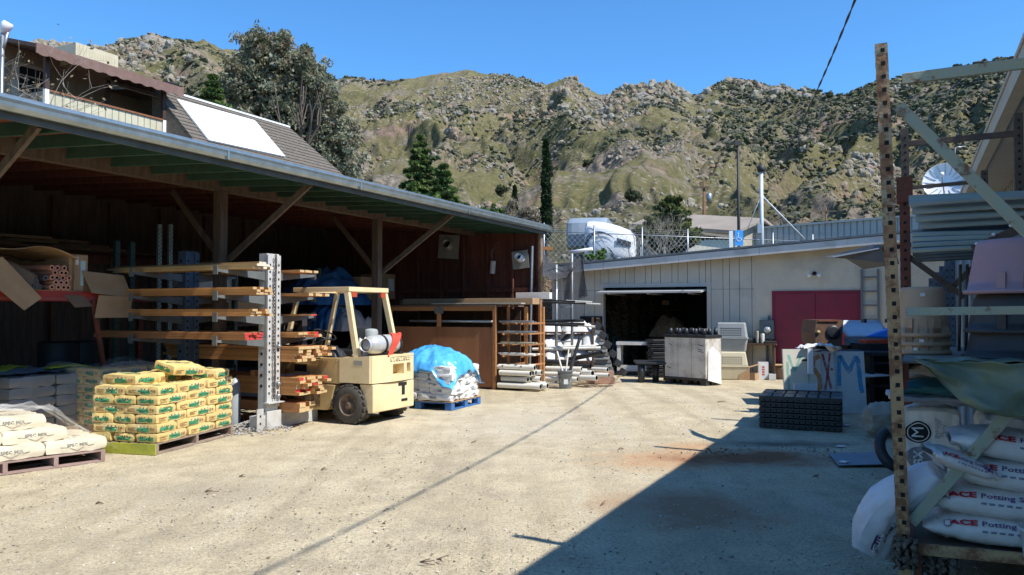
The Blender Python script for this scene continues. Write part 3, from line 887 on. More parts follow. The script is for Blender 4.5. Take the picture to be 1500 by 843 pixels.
mb.build('scalloped_fascia', M('fascia_brown', (0.20, 0.12, 0.095), (0.16, 0.095, 0.075), 5, .7, dirt=(.3, .22, .18), dirt_amt=.4), aw)
q = lp(130, 88, HX0 - 2.0)
mb = MB(); mb.box(HX0 - 2.5, HX0 - 1.5, q.y - .75, q.y + .6, za + .55, q.z + .22)
for i in range(14): mb.box(HX0 - 1.5, HX0 - 1.49, q.y - .7 + i * .09, q.y - .66 + i * .09, za + .6, q.z + .12)
mb.build('roof_cooler', M('cooler_cream', (0.55, 0.49, 0.34), (0.5, 0.44, 0.3), 4, .6), ho, bevel=.02)
e1 = lp(262, 139, HX0 - .6); e2 = lp(424, 188, HX0 - .6)
zt = (e1.z + e2.z) / 2
ya, yb = y1 - 1.4, e2.y
xr, xb = HX0 - .6, HX0 + 3.6
zb = zt - 4.2
hip = 2.3
mb = MB()
rows = 30
for i in range(rows):
	f0 = i / rows; f1 = (i + 1) / rows
	X0, X1 = xr + (xb - xr) * f0, xr + (xb - xr) * f1
	Z0, Z1 = zt + (zb - zt) * f0, zt + (zb - zt) * f1
	Y0, Y1 = yb + hip * f0, yb + hip * f1
	xa = ya if X1 < HX0 - .1 else y1 + .112
	mb.add([(X0, xa, Z0 - .0), (X0, Y0, Z0), (X1 + .012, Y1, Z1 + .02), (X1 + .012, xa, Z1 + .02), (X1, Y1, Z1), (X1, xa, Z1)], [(0, 3, 2, 1), (3, 5, 4, 2)])
mb.build('roof_slope', shing, ho)
mb = MB()
mb.add([(xr, yb, zt), (xb, yb + hip, zb), (xr - 6, yb + hip, zb), (xr - 6, yb, zt), (xr, y1 + .12, zt), (xr - 6, ya, zt), (xb, yb + hip, 0), (xr - 6, yb + hip, 0), (xb, y1 + .12, zb), (xb, y1 + .12, 0), (xr, y1 + .12, 0)],
       [(0, 1, 2, 3), (0, 3, 5, 4), (1, 6, 7, 2), (8, 9, 6, 1), (4, 8, 9, 10)])
mb.build('roof_end', shing, ho)
mb = MB(); mb.bar((xr - .02, y1 + .0, zt + .03), (xr - .02, yb, zt + .03), .12, .06); mb.build('roof_flashing', white_roof, ho)
def onslope(px, py):
	nrm = Vector((zt - zb, 0, xb - xr)).normalized()
	nw = AX * nrm.x + Vector((0, 0, 1)) * nrm.z
	p0 = Lw(xr, 0, zt) + nw * .03
	d = ray(px, py); t = (p0 - cam.location).dot(nw) / d.dot(nw)
	return local(cam.location + d * t, CX, -TH), nrm
Q = [onslope(*p)[0] for p in [(258, 147), (372, 178), (417, 231), (305, 207)]]; nrm = onslope(258, 147)[1]
mb = MB(); mb.add([q for q in Q] + [q + nrm * .05 for q in Q], [(0, 1, 2, 3), (7, 6, 5, 4), (0, 4, 5, 1), (1, 5, 6, 2), (2, 6, 7, 3), (3, 7, 4, 0)])
mb.build('white_roof_panel', white_roof, ho)
q = lp(252, 124, HX0 - 1)
mb = MB(); mb.lathe([(.07, zt), (.07, q.z - .05), (.16, q.z - .03), (.16, q.z + .02), (.05, q.z + .08)], (HX0 - 1, q.y, 0), 12); mb.build('roof_vent', black_matt, ho)
q = D(8, 40, 14.5)
fl = thing('floodlight_pole', 'grey floodlight on a pole at the left edge above the bare branches', 'light pole', (q.x - .05, q.y, 3.4))
h = q.z - 3.4
MB().tube([(0, 0, 0), (0, 0, h)], .035, 8).tube([(0, 0, h - .45), (.10, 0, h - .1)], .03, 6).build('pole', galv, fl)
MB().lathe([(.03, -.12), (.09, 0), (.10, .08), (.08, .12)], (.05, 0, h - .02), 12, rot=Matrix.Rotation(.5, 3, 'Y')).build('lamp_head', white_roof, fl)
BE = R(24)
BO = G(883, 546)
BX = Vector((math.cos(BE), -math.sin(BE), 0)); BY = Vector((math.sin(BE), math.cos(BE), 0))
def bl(px, py, ly=0.0):
	d = ray(px, py)
	t = (BO + BY * ly).dot(BY) / Vector((d.x, d.y, 0)).dot(BY)
	return local(Vector((d.x * t, d.y * t, EYE + d.z * t)), BO, -BE)
wh = thing('workshop_building', 'low grey sided workshop with open garage bay and a red double door', 'building', BO, -BE)
fa0 = bl(828, 389, -.45); fa1 = bl(1290, 345, -.45)
sl = (fa1.z - fa0.z) / (fa1.x - fa0.x)
topz = lambda x: fa0.z + sl * (x - fa0.x)
xL, xR = -1.45, 14.0
g0, g1 = bl(885, 430).x, bl(1036, 425).x; gz = bl(960, 421).z
d0, d1 = bl(1134, 432).x, bl(1257, 430).x; dz = bl(1190, 429).z
xs = bl(1107, 420).x
wall_c = M('grey_tan_siding', (0.68, 0.60, 0.47), (0.60, 0.53, 0.42), 1.2, .85, .1, 30, dirt=(0.22, 0.2, 0.17), dirt_amt=.4, dirt_scale=.8)
stucco = M('grey_tan_stucco', (0.70, 0.60, 0.45), (0.61, 0.53, 0.40), 1.0, .95, .35, 60, dirt=(0.27, 0.25, 0.21), dirt_amt=.5, dirt_scale=.6)
mb = MB()
def board(xa, xb, za_, zb_, zb2=None):
	zb2 = zb_ if zb2 is None else zb2
	g_ = .012
	mb.add([(xa + g_ / 2, -.03, za_), (xb - g_ / 2, -.03, za_), (xb - g_ / 2, -.03, zb2), (xa + g_ / 2, -.03, zb_), (xa + g_ / 2, 0, za_), (xb - g_ / 2, 0, za_), (xb - g_ / 2, 0, zb2), (xa + g_ / 2, 0, zb_)],
           [(0, 1, 2, 3), (0, 4, 5, 1), (1, 5, 6, 2), (3, 2, 6, 7), (0, 3, 7, 4)])
x_ = xL; k = 0
wd = [.24, .30, .16]
while x_ < xs:
	nx_ = min(x_ + wd[k % 3], xs); k += 1
	lap = 2.2 + (0.0 if x_ < g1 + .1 else -.55 if (k // 5) % 2 else .0)
	if x_ < g0 - .1 < nx_: nx_ = g0 - .1
	elif x_ < g1 + .1 < nx_: nx_ = g1 + .1
	if nx_ <= g0 - .0999 or x_ >= g1 + .0999:
		board(x_, nx_, 0, lap, lap); board(x_, nx_, lap + .008, topz(x_) - .05, topz(nx_) - .05)
	else:
		board(x_, nx_, gz + .1, topz(x_) - .05, topz(nx_) - .05)
	x_ = nx_
mb.build('siding', wall_c, wh)
mb = MB(); dkm = M('groove_shadow_gap', (0.08, 0.075, 0.065), rough=.95)
mb.box(xL, g0, 0, .03, 0, gz + .1); mb.box(g1, xs, 0, .03, 0, gz + .1)
mb.add([(xL, 0.001, gz + .1), (xs, 0.001, gz + .1), (xs, 0.001, topz(xs) - .05), (xL, 0.001, topz(xL) - .05)], [(0, 1, 2, 3)])
mb.build('wall_backing', dkm, wh)
mb = MB()
mb.add([(xs, -.028, 0), (d0, -.028, 0), (d0, -.028, dz), (d1, -.028, dz), (d1, -.028, 0), (xR, -.028, 0), (xR, -.028, topz(xR) - .05), (xs, -.028, topz(xs) - .05), (d0, -.028, topz(d0) - .05), (d1, -.028, topz(d1) - .05)],
       [(0, 1, 2, 8, 7), (2, 3, 9, 8), (4, 5, 6, 9, 3)])
mb.box(xs - .03, xs, -.04, .02, 0, topz(xs) - .06)
mb.build('stucco_wall', stucco, wh)
mb = MB()
mb.box(g0 - .10, g0, -.06, .12, 0, gz + .1); mb.box(g1, g1 + .10, -.06, .12, 0, gz + .1); mb.box(g0 + .001, g1 - .001, -.06, .12, gz, gz + .1)
mb.build('garage_frame', M('garage_trim', (0.60, 0.54, 0.45), rough=.7), wh)
dm = M('dark_red_door_paint', (0.26, 0.012, 0.036), (0.20, 0.011, 0.03), 3, .55, .05, 30, dirt=(0.13, 0.02, 0.035), dirt_amt=.7, dirt_scale=.9)
mb = MB(); mb.box(d0 - .05, d1 + .05, -.055, -.03, dz, dz + .05); mb.box(d0 - .05, d0, -.055, -.03, 0, dz); mb.box(d1, d1 + .05, -.055, -.03, 0, dz); mb.build('door_frame', dm, wh)
mid = (d0 + d1) / 2
for (xa, xb) in ((d0, mid - .004), (mid + .004, d1)):
	dd = MB().box(xa, xb, -.03, 0, 0.02, dz - .004).build('door', dm, wh, bevel=.004)
	MB().box(mid - .10 if xa < mid - .1 else mid + .05, mid - .06 if xa < mid - .1 else mid + .09, -.055, -.03, .95, 1.08).build('handle', galv, dd)
MB().box(d0 + .5, d0 + .85, -.034, -.03, 1.35, 1.55).build('door_patch', M('dark_red_patch', (0.22, 0.02, 0.03), rough=.6), wh)
mb = MB()
n = 8; segs = np.linspace(xL - .35, xR, n + 1)
for i in range(n):
	xa, xb = segs[i], segs[i + 1] - .006
	mb.add([(xa, -.45, topz(xa) - .2), (xb, -.45, topz(xb) - .2), (xb, -.45, topz(xb) - .015), (xa, -.45, topz(xa) - .015), (xa, -.41, topz(xa) - .2), (xb, -.41, topz(xb) - .2), (xb, -.41, topz(xb) - .015), (xa, -.41, topz(xa) - .015)],
           [(0, 1, 2, 3), (0, 4, 5, 1), (1, 5, 6, 2), (3, 2, 6, 7), (0, 3, 7, 4), (4, 7, 6, 5)])
mb.build('fascia', M('pale_grey_fascia', (0.62, 0.58, 0.52), (0.54, 0.50, 0.45), 3, .7, dirt=(.25, .22, .18), dirt_amt=.4), wh)
mb = MB()
for (ya_, yb_, zo, th_, mi) in ((-.47, 9.0, 0.0, .05, 0), (-.40, 9.0, -.06, .03, 1)):
	xa, xb = xL - .36, xR + .01
	mb.add([(xa, ya_, topz(xa) + zo), (xb, ya_, topz(xb) + zo), (xb, yb_, topz(xb) + zo), (xa, yb_, topz(xa) + zo), (xa, ya_, topz(xa) + zo + th_), (xb, ya_, topz(xb) + zo + th_), (xb, yb_, topz(xb) + zo + th_), (xa, yb_, topz(xa) + zo + th_)],
           [(0, 3, 2, 1), (4, 5, 6, 7), (0, 1, 5, 4), (1, 2, 6, 5), (2, 3, 7, 6), (3, 0, 4, 7)], mi)
mb.build('roof', [M('tar_roof', (0.09, 0.11, 0.12), (0.14, 0.16, 0.17), 3, .7), M('roof_deck', (0.2, 0.16, 0.12), rough=.9)], wh)
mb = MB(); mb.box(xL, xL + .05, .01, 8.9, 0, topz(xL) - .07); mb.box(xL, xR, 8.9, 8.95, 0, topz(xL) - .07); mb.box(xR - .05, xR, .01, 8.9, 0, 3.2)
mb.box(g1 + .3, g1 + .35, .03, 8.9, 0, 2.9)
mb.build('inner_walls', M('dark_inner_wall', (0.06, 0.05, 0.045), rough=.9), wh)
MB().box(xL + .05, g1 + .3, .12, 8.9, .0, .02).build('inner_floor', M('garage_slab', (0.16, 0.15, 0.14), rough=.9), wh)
c0 = bl(880, 432, -.6); c1 = bl(1033, 427, -.6)
mb = MB(); zq = gz - .10
for (ya_, za_, yb_, zb_) in ((-.75, zq - .07, .9, zq + .06),):
	mb.add([(g0 + .03, ya_, za_), (g1 - .03, ya_, za_), (g1 - .03, yb_, zb_), (g0 + .03, yb_, zb_), (g0 + .03, ya_, za_ + .045), (g1 - .03, ya_, za_ + .045), (g1 - .03, yb_, zb_ + .045), (g0 + .03, yb_, zb_ + .045)],
           [(0, 3, 2, 1), (4, 5, 6, 7), (0, 1, 5, 4), (1, 2, 6, 5), (2, 3, 7, 6), (3, 0, 4, 7)])
gd = mb.build('garage_door', M('garage_door_paint', (0.45, 0.44, 0.41), (0.38, 0.37, 0.35), 3, .7), wh)
mb = MB()
for f in (.12, .5, .88): mb.box(g0 + (g1 - g0) * f - .03, g0 + (g1 - g0) * f + .03, -.7, .85, zq - .10, zq - .07)
mb.build('door_ribs', pale_tan, gd)
q = bl(1193, 401)
mb = MB(); mb.lathe([(.05, 0), (.05, .04)], (q.x, -.03, q.z), 12, rot=Matrix.Rotation(R(90), 3, 'X')); mb.tube([(q.x, -.07, q.z), (q.x - .08, -.14, q.z - .02)], .012, 6); mb.tube([(q.x, -.07, q.z), (q.x + .08, -.14, q.z - .02)], .012, 6)
lampb = mb.build('wall_lamp', black_matt, wh)
for sgn in (-1, 1): MB().lathe([(.025, 0), (.03, .04), (.05, .10), (.048, .11)], (q.x + sgn * .08, -.14, q.z - .02), 12, rot=Matrix.Rotation(R(115), 3, 'X') @ Matrix.Rotation(sgn * .4, 3, 'Y')).build('bulb', white_roof, lampb)
q = bl(1124, 482); mtr = M('meter_grey', (0.13, 0.16, 0.155), (0.10, 0.12, 0.12), 4, .5)
mb = MB(); mb.box(q.x - .17, q.x + .17, -.15, -.032, q.z - .25, q.z + .22); mb.tube([(q.x, -.08, q.z - .25), (q.x, -.08, 0)], .03, 8); mb.tube([(q.x + .05, -.08, q.z + .22), (q.x + .05, -.08, q.z + .33)], .03, 8)
mt_ = mb.build('meter_box', mtr, wh, bevel=.01)
MB().lathe([(.085, 0), (.085, .05), (.06, .09)], (q.x + .02, -.15, q.z - .02), 18, rot=Matrix.Rotation(R(90), 3, 'X')).build('meter_dial', M('meter_glass', (0.45, 0.46, 0.45), rough=.15), mt_)
MB().box(xs - .9, xs - .86, -.12, -.04, 0, 1.0).tube([(xs + .25, -.06, 0), (xs + .25, -.06, 1.3)], .02, 6).build('conduit', galv, wh)
tb_ = M('tan_block_wall', (0.44, 0.39, 0.30), (0.38, 0.34, 0.27), 1, .9); tr_ = M('tan_metal_roof', (0.30, 0.25, 0.20), (0.24, 0.20, 0.16), 1, .8)
def gable(name, label, pl, pr, ridge_l, Y0, depth, wallm, roofm, zbase=2.6):
	pass
A = D(893, 333, 48); B = D(940, 330, 44); Cc = D(1076, 348, 40)
bt2 = thing('tan_building', 'tan gable roofed building behind the white trailer and juniper', 'building', (B.x, B.y, 2.4))
bx = (Vector((Cc.x, Cc.y, 0)) - Vector((B.x, B.y, 0))); Ln = bx.length; bx.normalize(); byv = Vector((-bx.y, bx.x, 0)) * 1.0
ez = 2.05; rz_ = 3.15; dp = 5.0
def q3(u, v, z): return bx * u + byv * v + Vector((0, 0, z))
B_ez = B.z - 2.4; C_ez = Cc.z - 2.4 + .2
mb = MB(); mb.add([q3(0, 0, -1), q3(Ln, 0, -1), q3(Ln, 0, C_ez), q3(0, 0, B_ez), q3(0, dp, -1), q3(0, dp, B_ez), q3(0, dp / 2, B_ez + .75), q3(Ln, dp, -1), q3(Ln, dp, C_ez), q3(Ln, dp / 2, C_ez + .75)],
                  [(0, 1, 2, 3), (0, 3, 6, 5, 4), (1, 7, 8, 9, 2), (4, 5, 8, 7)])
mb.build('wall', tb_, bt2)
mb = MB()
for sg, v0 in ((1, -.4), (-1, dp + .4)):
	P = [q3(-.4, v0, B_ez - .06), q3(Ln + .4, v0, C_ez - .06), q3(Ln + .4, dp / 2, C_ez + .82), q3(-.4, dp / 2, B_ez + .82)]
	mb.add(P + [p + Vector((0, 0, .14)) for p in P], [(0, 3, 2, 1), (4, 5, 6, 7), (0, 1, 5, 4), (1, 2, 6, 5), (2, 3, 7, 6), (3, 0, 4, 7)])
mb.build('roof', tr_, bt2)
A = D(1000, 352, 37); Bq = D(1077, 350, 37)
wg = thing('white_shed', 'low white walled shed with brown roof edge left of the blue sign', 'shed', (A.x, A.y, 2.4))
mb = MB(); mb.box(0, Bq.x - A.x, 0, 4, -.5, Bq.z - 2.4 - .05); mb.build('wall', M('sunlit_white_wall', (0.66, 0.62, 0.5), (0.58, 0.55, 0.45), 2, .8), wg)
mb = MB(); mb.add([(-2.2, -.2, A.z - 2.4 + .62), (Bq.x - A.x + .2, -.2, Bq.z - 2.4 - .05), (Bq.x - A.x + .2, 4.2, Bq.z - 2.4 - .05), (-2.2, 4.2, A.z - 2.4 + .62), (-2.2, -.2, A.z - 2.4 + .74), (Bq.x - A.x + .2, -.2, Bq.z - 2.4 + .07), (Bq.x - A.x + .2, 4.2, Bq.z - 2.4 + .07), (-2.2, 4.2, A.z - 2.4 + .74)],
                  [(0, 3, 2, 1), (4, 5, 6, 7), (0, 1, 5, 4), (1, 2, 6, 5), (2, 3, 7, 6), (3, 0, 4, 7)]); mb.build('roof', tr_, wg)
A = D(1083, 337, 42); Bq = D(1300, 322, 36)
gs = thing('long_metal_shed', 'long pale grey ribbed metal shed behind the mast and fence', 'shed', (A.x, A.y, 2.4))
u_ = Vector((Bq.x - A.x + 8, (Bq.y - A.y) * 1.9, 0)); Ln = u_.length; u_.normalize(); n_ = Vector((-u_.y, u_.x, 0))
mb = MB(); k = int(Ln / .3)
za_, zb_ = A.z - 2.4, Bq.z - 2.4 + .25
for i in range(k):
	p0 = u_ * (Ln * i / k); p1 = u_ * (Ln * (i + .8) / k); p2 = u_ * (Ln * (i + 1) / k)
	z0_, z1_, z2_ = [za_ + (zb_ - za_) * t_ for t_ in (i / k, (i + .8) / k, (i + 1) / k)]
	Z = Vector((0, 0, 1)); o_ = n_ * .05
	mb.add([p0 - Z * .8, p1 - Z * .8, p1 + Z * z1_, p0 + Z * z0_, p1 + o_ - Z * .8, p2 + o_ - Z * .8, p2 + o_ + Z * z2_, p1 + o_ + Z * z1_], [(0, 1, 2, 3), (4, 5, 6, 7), (1, 4, 7, 2)])
mb.build('wall', M('pale_grey_metal', (0.40, 0.41, 0.40), (0.35, 0.36, 0.355), 1, .6), gs)
mb = MB(); mb.add([p + Vector((0, 0, 0)) for p in (u_ * -.2 - n_ * .1 + Z * (za_ + .02), u_ * Ln - n_ * .1 + Z * (zb_ + .02), u_ * Ln + n_ * 6 + Z * (zb_ + .5), u_ * -.2 + n_ * 6 + Z * (za_ + .5))], [(0, 1, 2, 3)])
mb.build('roof', M('pale_roof_metal', (0.46, 0.46, 0.44), rough=.6), gs, solid=.1)
tp = D(896, 352, 38)
rv = thing('travel_trailer', 'white rounded trailer nose with dark swirl graphics behind the fence', 'trailer', (tp.x, tp.y, 2.6), R(-12))
w_, z0_, z1_ = 2.35, .75, D(880, 324, 38).z - 2.6
rvw = M('trailer_white', (0.80, 0.81, 0.83), (0.74, 0.75, 0.78), 2, .3)
prof = [(-.2, z0_ + .05), (-.9, z0_ + .35), (-1.35, z0_ + .75), (-1.45, z0_ + 1.1), (-1.3, z1_ - .35), (-.9, z1_ - .1), (-.2, z1_), (5.5, z1_ + .05), (5.5, z0_)]
def nose(u, v):
	pass
mb = MB()
def sec(xw, ins):
	return [(xw, y_ + (ins if y_ < 0 else 0), z0_ + (z_ - z0_) * (1 - .24 * ((xw + 1.2) / 2.4) ** 2)) for y_, z_ in prof]
ws = [(-1.2, .36), (-1.08, .18), (-.85, .08), (-.4, .01), (0, 0), (.4, .01), (.85, .08), (1.08, .18), (1.2, .36)]
P = []; n = len(prof)
for xw, ins in ws: P += sec(xw, ins)
fs = []
for i in range(len(ws) - 1):
	for j in range(n): fs.append((i * n + j, i * n + (j + 1) % n, (i + 1) * n + (j + 1) % n, (i + 1) * n + j))
fs += [tuple(range(n)), tuple((len(ws) - 1) * n + j for j in range(n))]
mb.add(P, fs, 0, True)
mb.build('body', rvw, rv, bevel=.3)
dk = M('swirl_dark_blue', (0.03, 0.04, 0.07), rough=.4); gyb = M('swirl_grey_blue', (0.22, 0.27, 0.34), rough=.4)
def nosepos(xw, z, off=.02):
	ys = [p[0] for p in prof[:7]]; zs = [p[1] for p in prof[:7]]
	y_ = float(np.interp(z, zs, ys)); ins = float(np.interp(abs(xw), [0, .4, .85, 1.08, 1.2], [0, .01, .08, .18, .36]))
	return (xw, y_ + ins - off, z0_ + (z - z0_) * (1 - .24 * ((xw + 1.2) / 2.4) ** 2))
mb = MB()
def stroke(pts, w, mi=0):
	P = []; n = len(pts)
	for i, (a_, b__) in enumerate(pts):
		a2, b2 = pts[min(i + 1, n - 1)]; a1, b1 = pts[max(i - 1, 0)]
		dx, dz_ = a2 - a1, b2 - b1; l_ = math.hypot(dx, dz_) or 1
		ww = w * math.sin(math.pi * (i + .6) / (n + .2)) / 2
		P += [nosepos(a_ - dz_ / l_ * ww, b__ + dx / l_ * ww, .07), nosepos(a_ + dz_ / l_ * ww, b__ - dx / l_ * ww, .07)]
	mb.add(P, [(2 * i, 2 * i + 1, 2 * i + 3, 2 * i + 2) for i in range(n - 1)], mi, True)
zc = (z0_ + z1_) / 2 + .15
stroke([(-.35 + .75 * math.cos(t_), zc + .55 * math.sin(t_)) for t_ in np.linspace(.6, 4.9, 22)], .16)
stroke([(-.25 + .5 * math.cos(t_), zc + .36 * math.sin(t_)) for t_ in np.linspace(.9, 4.4, 16)], .09, 1)
for k in range(4): stroke([(-.15 + .3 * s_ + k * .05, zc - .12 - .14 * k - .28 * s_ * s_) for s_ in np.linspace(0, 3.2, 14)], .09 - .01 * k, k % 2)
stroke([(-1.05 + .3 * s_, zc + .75 - .1 * s_ * s_) for s_ in np.linspace(0, 3, 10)], .08, 1)
mb.build('swirl_graphics', [dk, gyb], rv, fix=False)
MB().add([nosepos(x_, z_, .07) for x_, z_ in ((.35, zc + .1), (1.0, zc + .1), (1.0, zc + .42), (.35, zc + .42))], [(0, 1, 2, 3)]).build('window', M('trailer_window', (0.03, 0.035, 0.045), rough=.15), rv, solid=.02)
MB().tube([(-.9, .6, 0), (-.9, .6, z0_ + .3)], .05, 6).tube([(.9, .6, 0), (.9, .6, z0_ + .3)], .05, 6).build('landing_legs', galv, rv)
for sx in (-1.1, 1.1): MB().lathe([(.1, -.12), (.36, -.12), (.38, 0), (.36, .12), (.1, .12)], (sx * .9, 4.2, .38), 18, rot=Matrix.Rotation(R(90), 3, 'Y')).build('wheel', black_matt, rv)
tp = D(862, 333, 41)
cv = thing('camper_shell', 'grey-blue rounded camper beside the white trailer nose', 'camper', (tp.x, tp.y, 2.6), R(-12))
mb = MB(); zz = tp.z - 2.6
P = []; prof2 = [(-1.3, zz - 1.1), (-1.45, zz - .5), (-1.25, zz + .1), (-.6, zz + .42), (3.5, zz + .5), (3.5, zz - 1.4)]
n = len(prof2)
for xw, ins in ws: P += [(xw * .85, y_ + (ins if y_ < 0 else 0), z_) for y_, z_ in prof2]
fs = []
for i in range(len(ws) - 1):
	for j in range(n): fs.append((i * n + j, i * n + (j + 1) % n, (i + 1) * n + (j + 1) % n, (i + 1) * n + j))
fs += [tuple(range(n)), tuple((len(ws) - 1) * n + j for j in range(n))]
mb.add(P, fs, 0, False).build('body', M('camper_greyblue', (0.28, 0.33, 0.37), (0.24, 0.28, 0.32), 2, .35), cv)
MB().box(-.9, .9, .2, 3.2, 0, zz - 1.0).build('base', M('camper_base', (.3, .28, .25), rough=.8), cv)
for i, (px, py) in enumerate(((906, 380), (921, 380))):
	q = D(px, py, 31); sh = thing('sawhorse', ('left', 'right')[i] + ' one of the two white A frame sawhorses below the white trailer', 'sawhorse', (q.x, q.y, 3.0), 0, 'sawhorses below the trailer')
	for sg in (-1, 1): MB().bar((sg * .2, -.1, 0), (0, 0, .75), .05, .03).build('leg', white_p, sh)
	MB().box(-.05, .05, -.15, .15, .70, .76).build('top_rail', white_p, sh)
FA = G(797, 456 - 5, 3.0) if False else D(797, 385, 27.5)
FB = D(1300, 372, 33)
fz = 3.05
fn = thing('chain_link_fence', 'galvanised chain link fence with barbed wire above the workshop roof', 'fence', (FA.x, FA.y, fz))
fv = Vector((FB.x - FA.x, FB.y - FA.y, 0)); fl_ = fv.length; fv.normalize(); fh = D(870, 332, 28.2).z - fz
wire = M('fence_wire', (0.30, 0.30, 0.29), rough=.5, metal=.5)
npst = 9
for i in range(npst): MB().tube([fv * (fl_ * i / (npst - 1)) + Vector((0, 0, -.4)), fv * (fl_ * i / (npst - 1)) + Vector((0, 0, fh + .05))], .03, 7).build('post', galv, fn)
MB().tube([Vector((0, 0, fh * .85)), fv * fl_ + Vector((0, 0, fh * .85))], .018, 6).build('top_rail', galv, fn)
mb = MB()
for j in range(3): mb.tube([Vector((0, 0, fh * .9 + .07 * j)), fv * fl_ + Vector((0, 0, fh * .9 + .07 * j))], .004, 3, caps=False)
mb.build('barbed_wire', wire, fn)
mb = MB(); st = .21; hh = fh * .85; t_ = -hh
while t_ < fl_:
	a0_, a1_ = max(t_, 0), min(t_ + hh, fl_)
	for (s0, s1, z0q, z1q) in ((a0_, a1_, a0_ - t_, a1_ - t_), (a0_, a1_, hh - (a0_ - t_), hh - (a1_ - t_))):
		p = fv * s0 + Vector((0, 0, z0q)); q = fv * s1 + Vector((0, 0, z1q))
		mb.add([p - Vector((0, 0, .006)), q - Vector((0, 0, .006)), q + Vector((0, 0, .006)), p + Vector((0, 0, .006))], [(0, 1, 2, 3)])
	t_ += st
mb.build('mesh', wire, fn, fix=False)
q = D(1079, 350, 29)
sg_ = thing('accessible_sign', 'small blue sign with white wheelchair symbol on a post beside the tall dark lamp post', 'sign', (q.x, q.y - .3, 3.0))
zz = q.z - 3.0
MB().box(-.15, .15, -.02, 0, zz - .28, zz + .28).build('panel', M('sign_blue', (0.04, 0.30, 0.72), rough=.5), sg_)
mb = MB(); mb.tube([(.09 * math.cos(t_) - .005, -.024, zz - .04 + .09 * math.sin(t_)) for t_ in np.linspace(2.2, 6.3, 14)], .012, 4); mb.tube([(-.03, -.024, zz + .12), (-.02, -.024, zz - .01), (.06, -.024, zz - .01), (.09, -.024, zz - .11)], .013, 4)
mb.lathe([(.025, 0), (.025, .005)], (-.035, -.022, zz + .16), 10, rot=Matrix.Rotation(R(90), 3, 'X')); mb.build('wheelchair_symbol', white_p, sg_)
MB().box(-.02, .02, .0, .03, -.4, zz + .3).build('post', galv, sg_)
MB().box(-.36, -.22, -.01, .03, -.4, zz + .26).build('white_board', white_p, sg_)
q = D(1081, 210, 34); h = q.z - 3.0
lp_ = thing('lamp_post', 'tall thin dark lamp post with a box lamp head', 'lamp post', (q.x, q.y, 3.0)); dkst = M('dark_bronze_steel', (0.035, 0.03, 0.028), rough=.6)
MB().tube([(0, 0, -.5), (0, 0, h)], [.075, .06], 8).build('pole', dkst, lp_)
MB().box(-.16, .02, -.1, .1, h - .12, h + .1).box(.03, .14, -.08, .08, h - .08, h + .1).build('lamp_head', dkst, lp_)
q = D(1115, 252, 30); h = q.z - 3.0; MAST = Vector((q.x, q.y, q.z))
ms = thing('service_mast', 'white service mast with guy braces and a cable fitting, right of the blue sign', 'mast', (q.x, q.y, 3.0)); msm = M('mast_white_steel', (0.62, 0.64, 0.66), (0.5, 0.52, 0.54), 3, .45)
MB().tube([(0, 0, -.5), (0, 0, h)], .075, 10).build('pole', msm, ms)
MB().lathe([(.02, -.02), (.13, 0), (.16, .1), (.13, .22), (.05, .28)], (0, 0, h), 12).build('weatherhead', dkst, ms)
p1 = D(1178, 350, 30.5); MB().tube([(0, 0, h - .9), (p1.x - q.x, .5, p1.z - 3.0)], .03, 6).build('brace', msm, ms)
p1 = D(1085, 360, 30.5); MB().tube([(0, 0, h - .9), (p1.x - q.x, .5, p1.z - 3.0)], .014, 5).build('guy_wire', msm, ms)
MB().box(-.2, -.02, -.12, .0, D(1115, 342, 30).z - 3.0, D(1115, 328, 30).z - 3.0).build('meter_box', galv, ms)
for (nm, lab, px, yt, yb_, Y, r_, arm) in (('utility_pole', 'brown wooden utility pole with a transformer left of the lamp post', 1031, 266, 345, 60, .13, 1), ('utility_pole', 'distant wooden pole with crossarm over the grey shed', 1210, 304, 350, 95, .13, 2)):
	q = D(px, yt, Y); z0_ = min(D(px, yb_, Y).z, terr(q.x, Y)) - .5
	up = thing(nm, lab, 'utility pole', (q.x, q.y, z0_)); h = q.z - z0_
	MB().tube([(0, 0, 0), (0, 0, h)], [r_, r_ * .8], 8).build('pole', M('pole_wood_brown', (0.20, 0.10, 0.055), (0.14, 0.07, 0.04), 3, .9), up)
	MB().box(-.9 * arm, .3 + .9 * (arm - 1) , -.2, -.1, h - .55, h - .42).build('crossarm', wood_post, up)
	if arm == 1: MB().lathe([(.2, 0), (.22, .7), (.1, .8)], (.4, 0, h - 1.7), 10).build('transformer', galv, up)
cb = MB()
P0 = MAST; P1 = Vector((1.45, -1.0, 6.5))
pts = []
for i in range(61):
	t_ = i / 60; p = P0.lerp(P1, t_); sag = -1.35 * 4 * t_ * (1 - t_)
	pts.append(p + Vector((0, 0, sag)))
for ph in (0, math.pi):
	pp = []
	for i in range(0, 601):
		f = i / 600 * 60; k = min(int(f), 59); p = pts[k].lerp(pts[k + 1], f - k)
		aa = i * .30 + ph; pp.append(p + Vector((math.cos(aa) * .008, 0, math.sin(aa) * .008)))
	cb.tube(pp, .009, 5)
tag(cb.build('overhead_cable', black_plastic, None), 'black twisted overhead cable running up from the white service mast', 'cable')
print('beyond ok')
EH = lp(797, 337, 0.0).z if False else EYE + D(797, 337, 18.0).z - EYE
EH = D(797, 336, Lw(0, 0).y).z
BH = 3.47                                # underside of the front beam
XB = -1.83                               # post and beam line
XW = -6.3                                # back wall
YN = -19.0                               # near end of the shed (behind the camera line)
sh = thing('open_shed', 'long open fronted wooden storage shed with green soffit and metal gutter', 'shed', CX, -TH)
RF = lambda x: EH + .04 + (-x) * .055     # underside of the sheathing
mb = MB()
x_ = 0.0
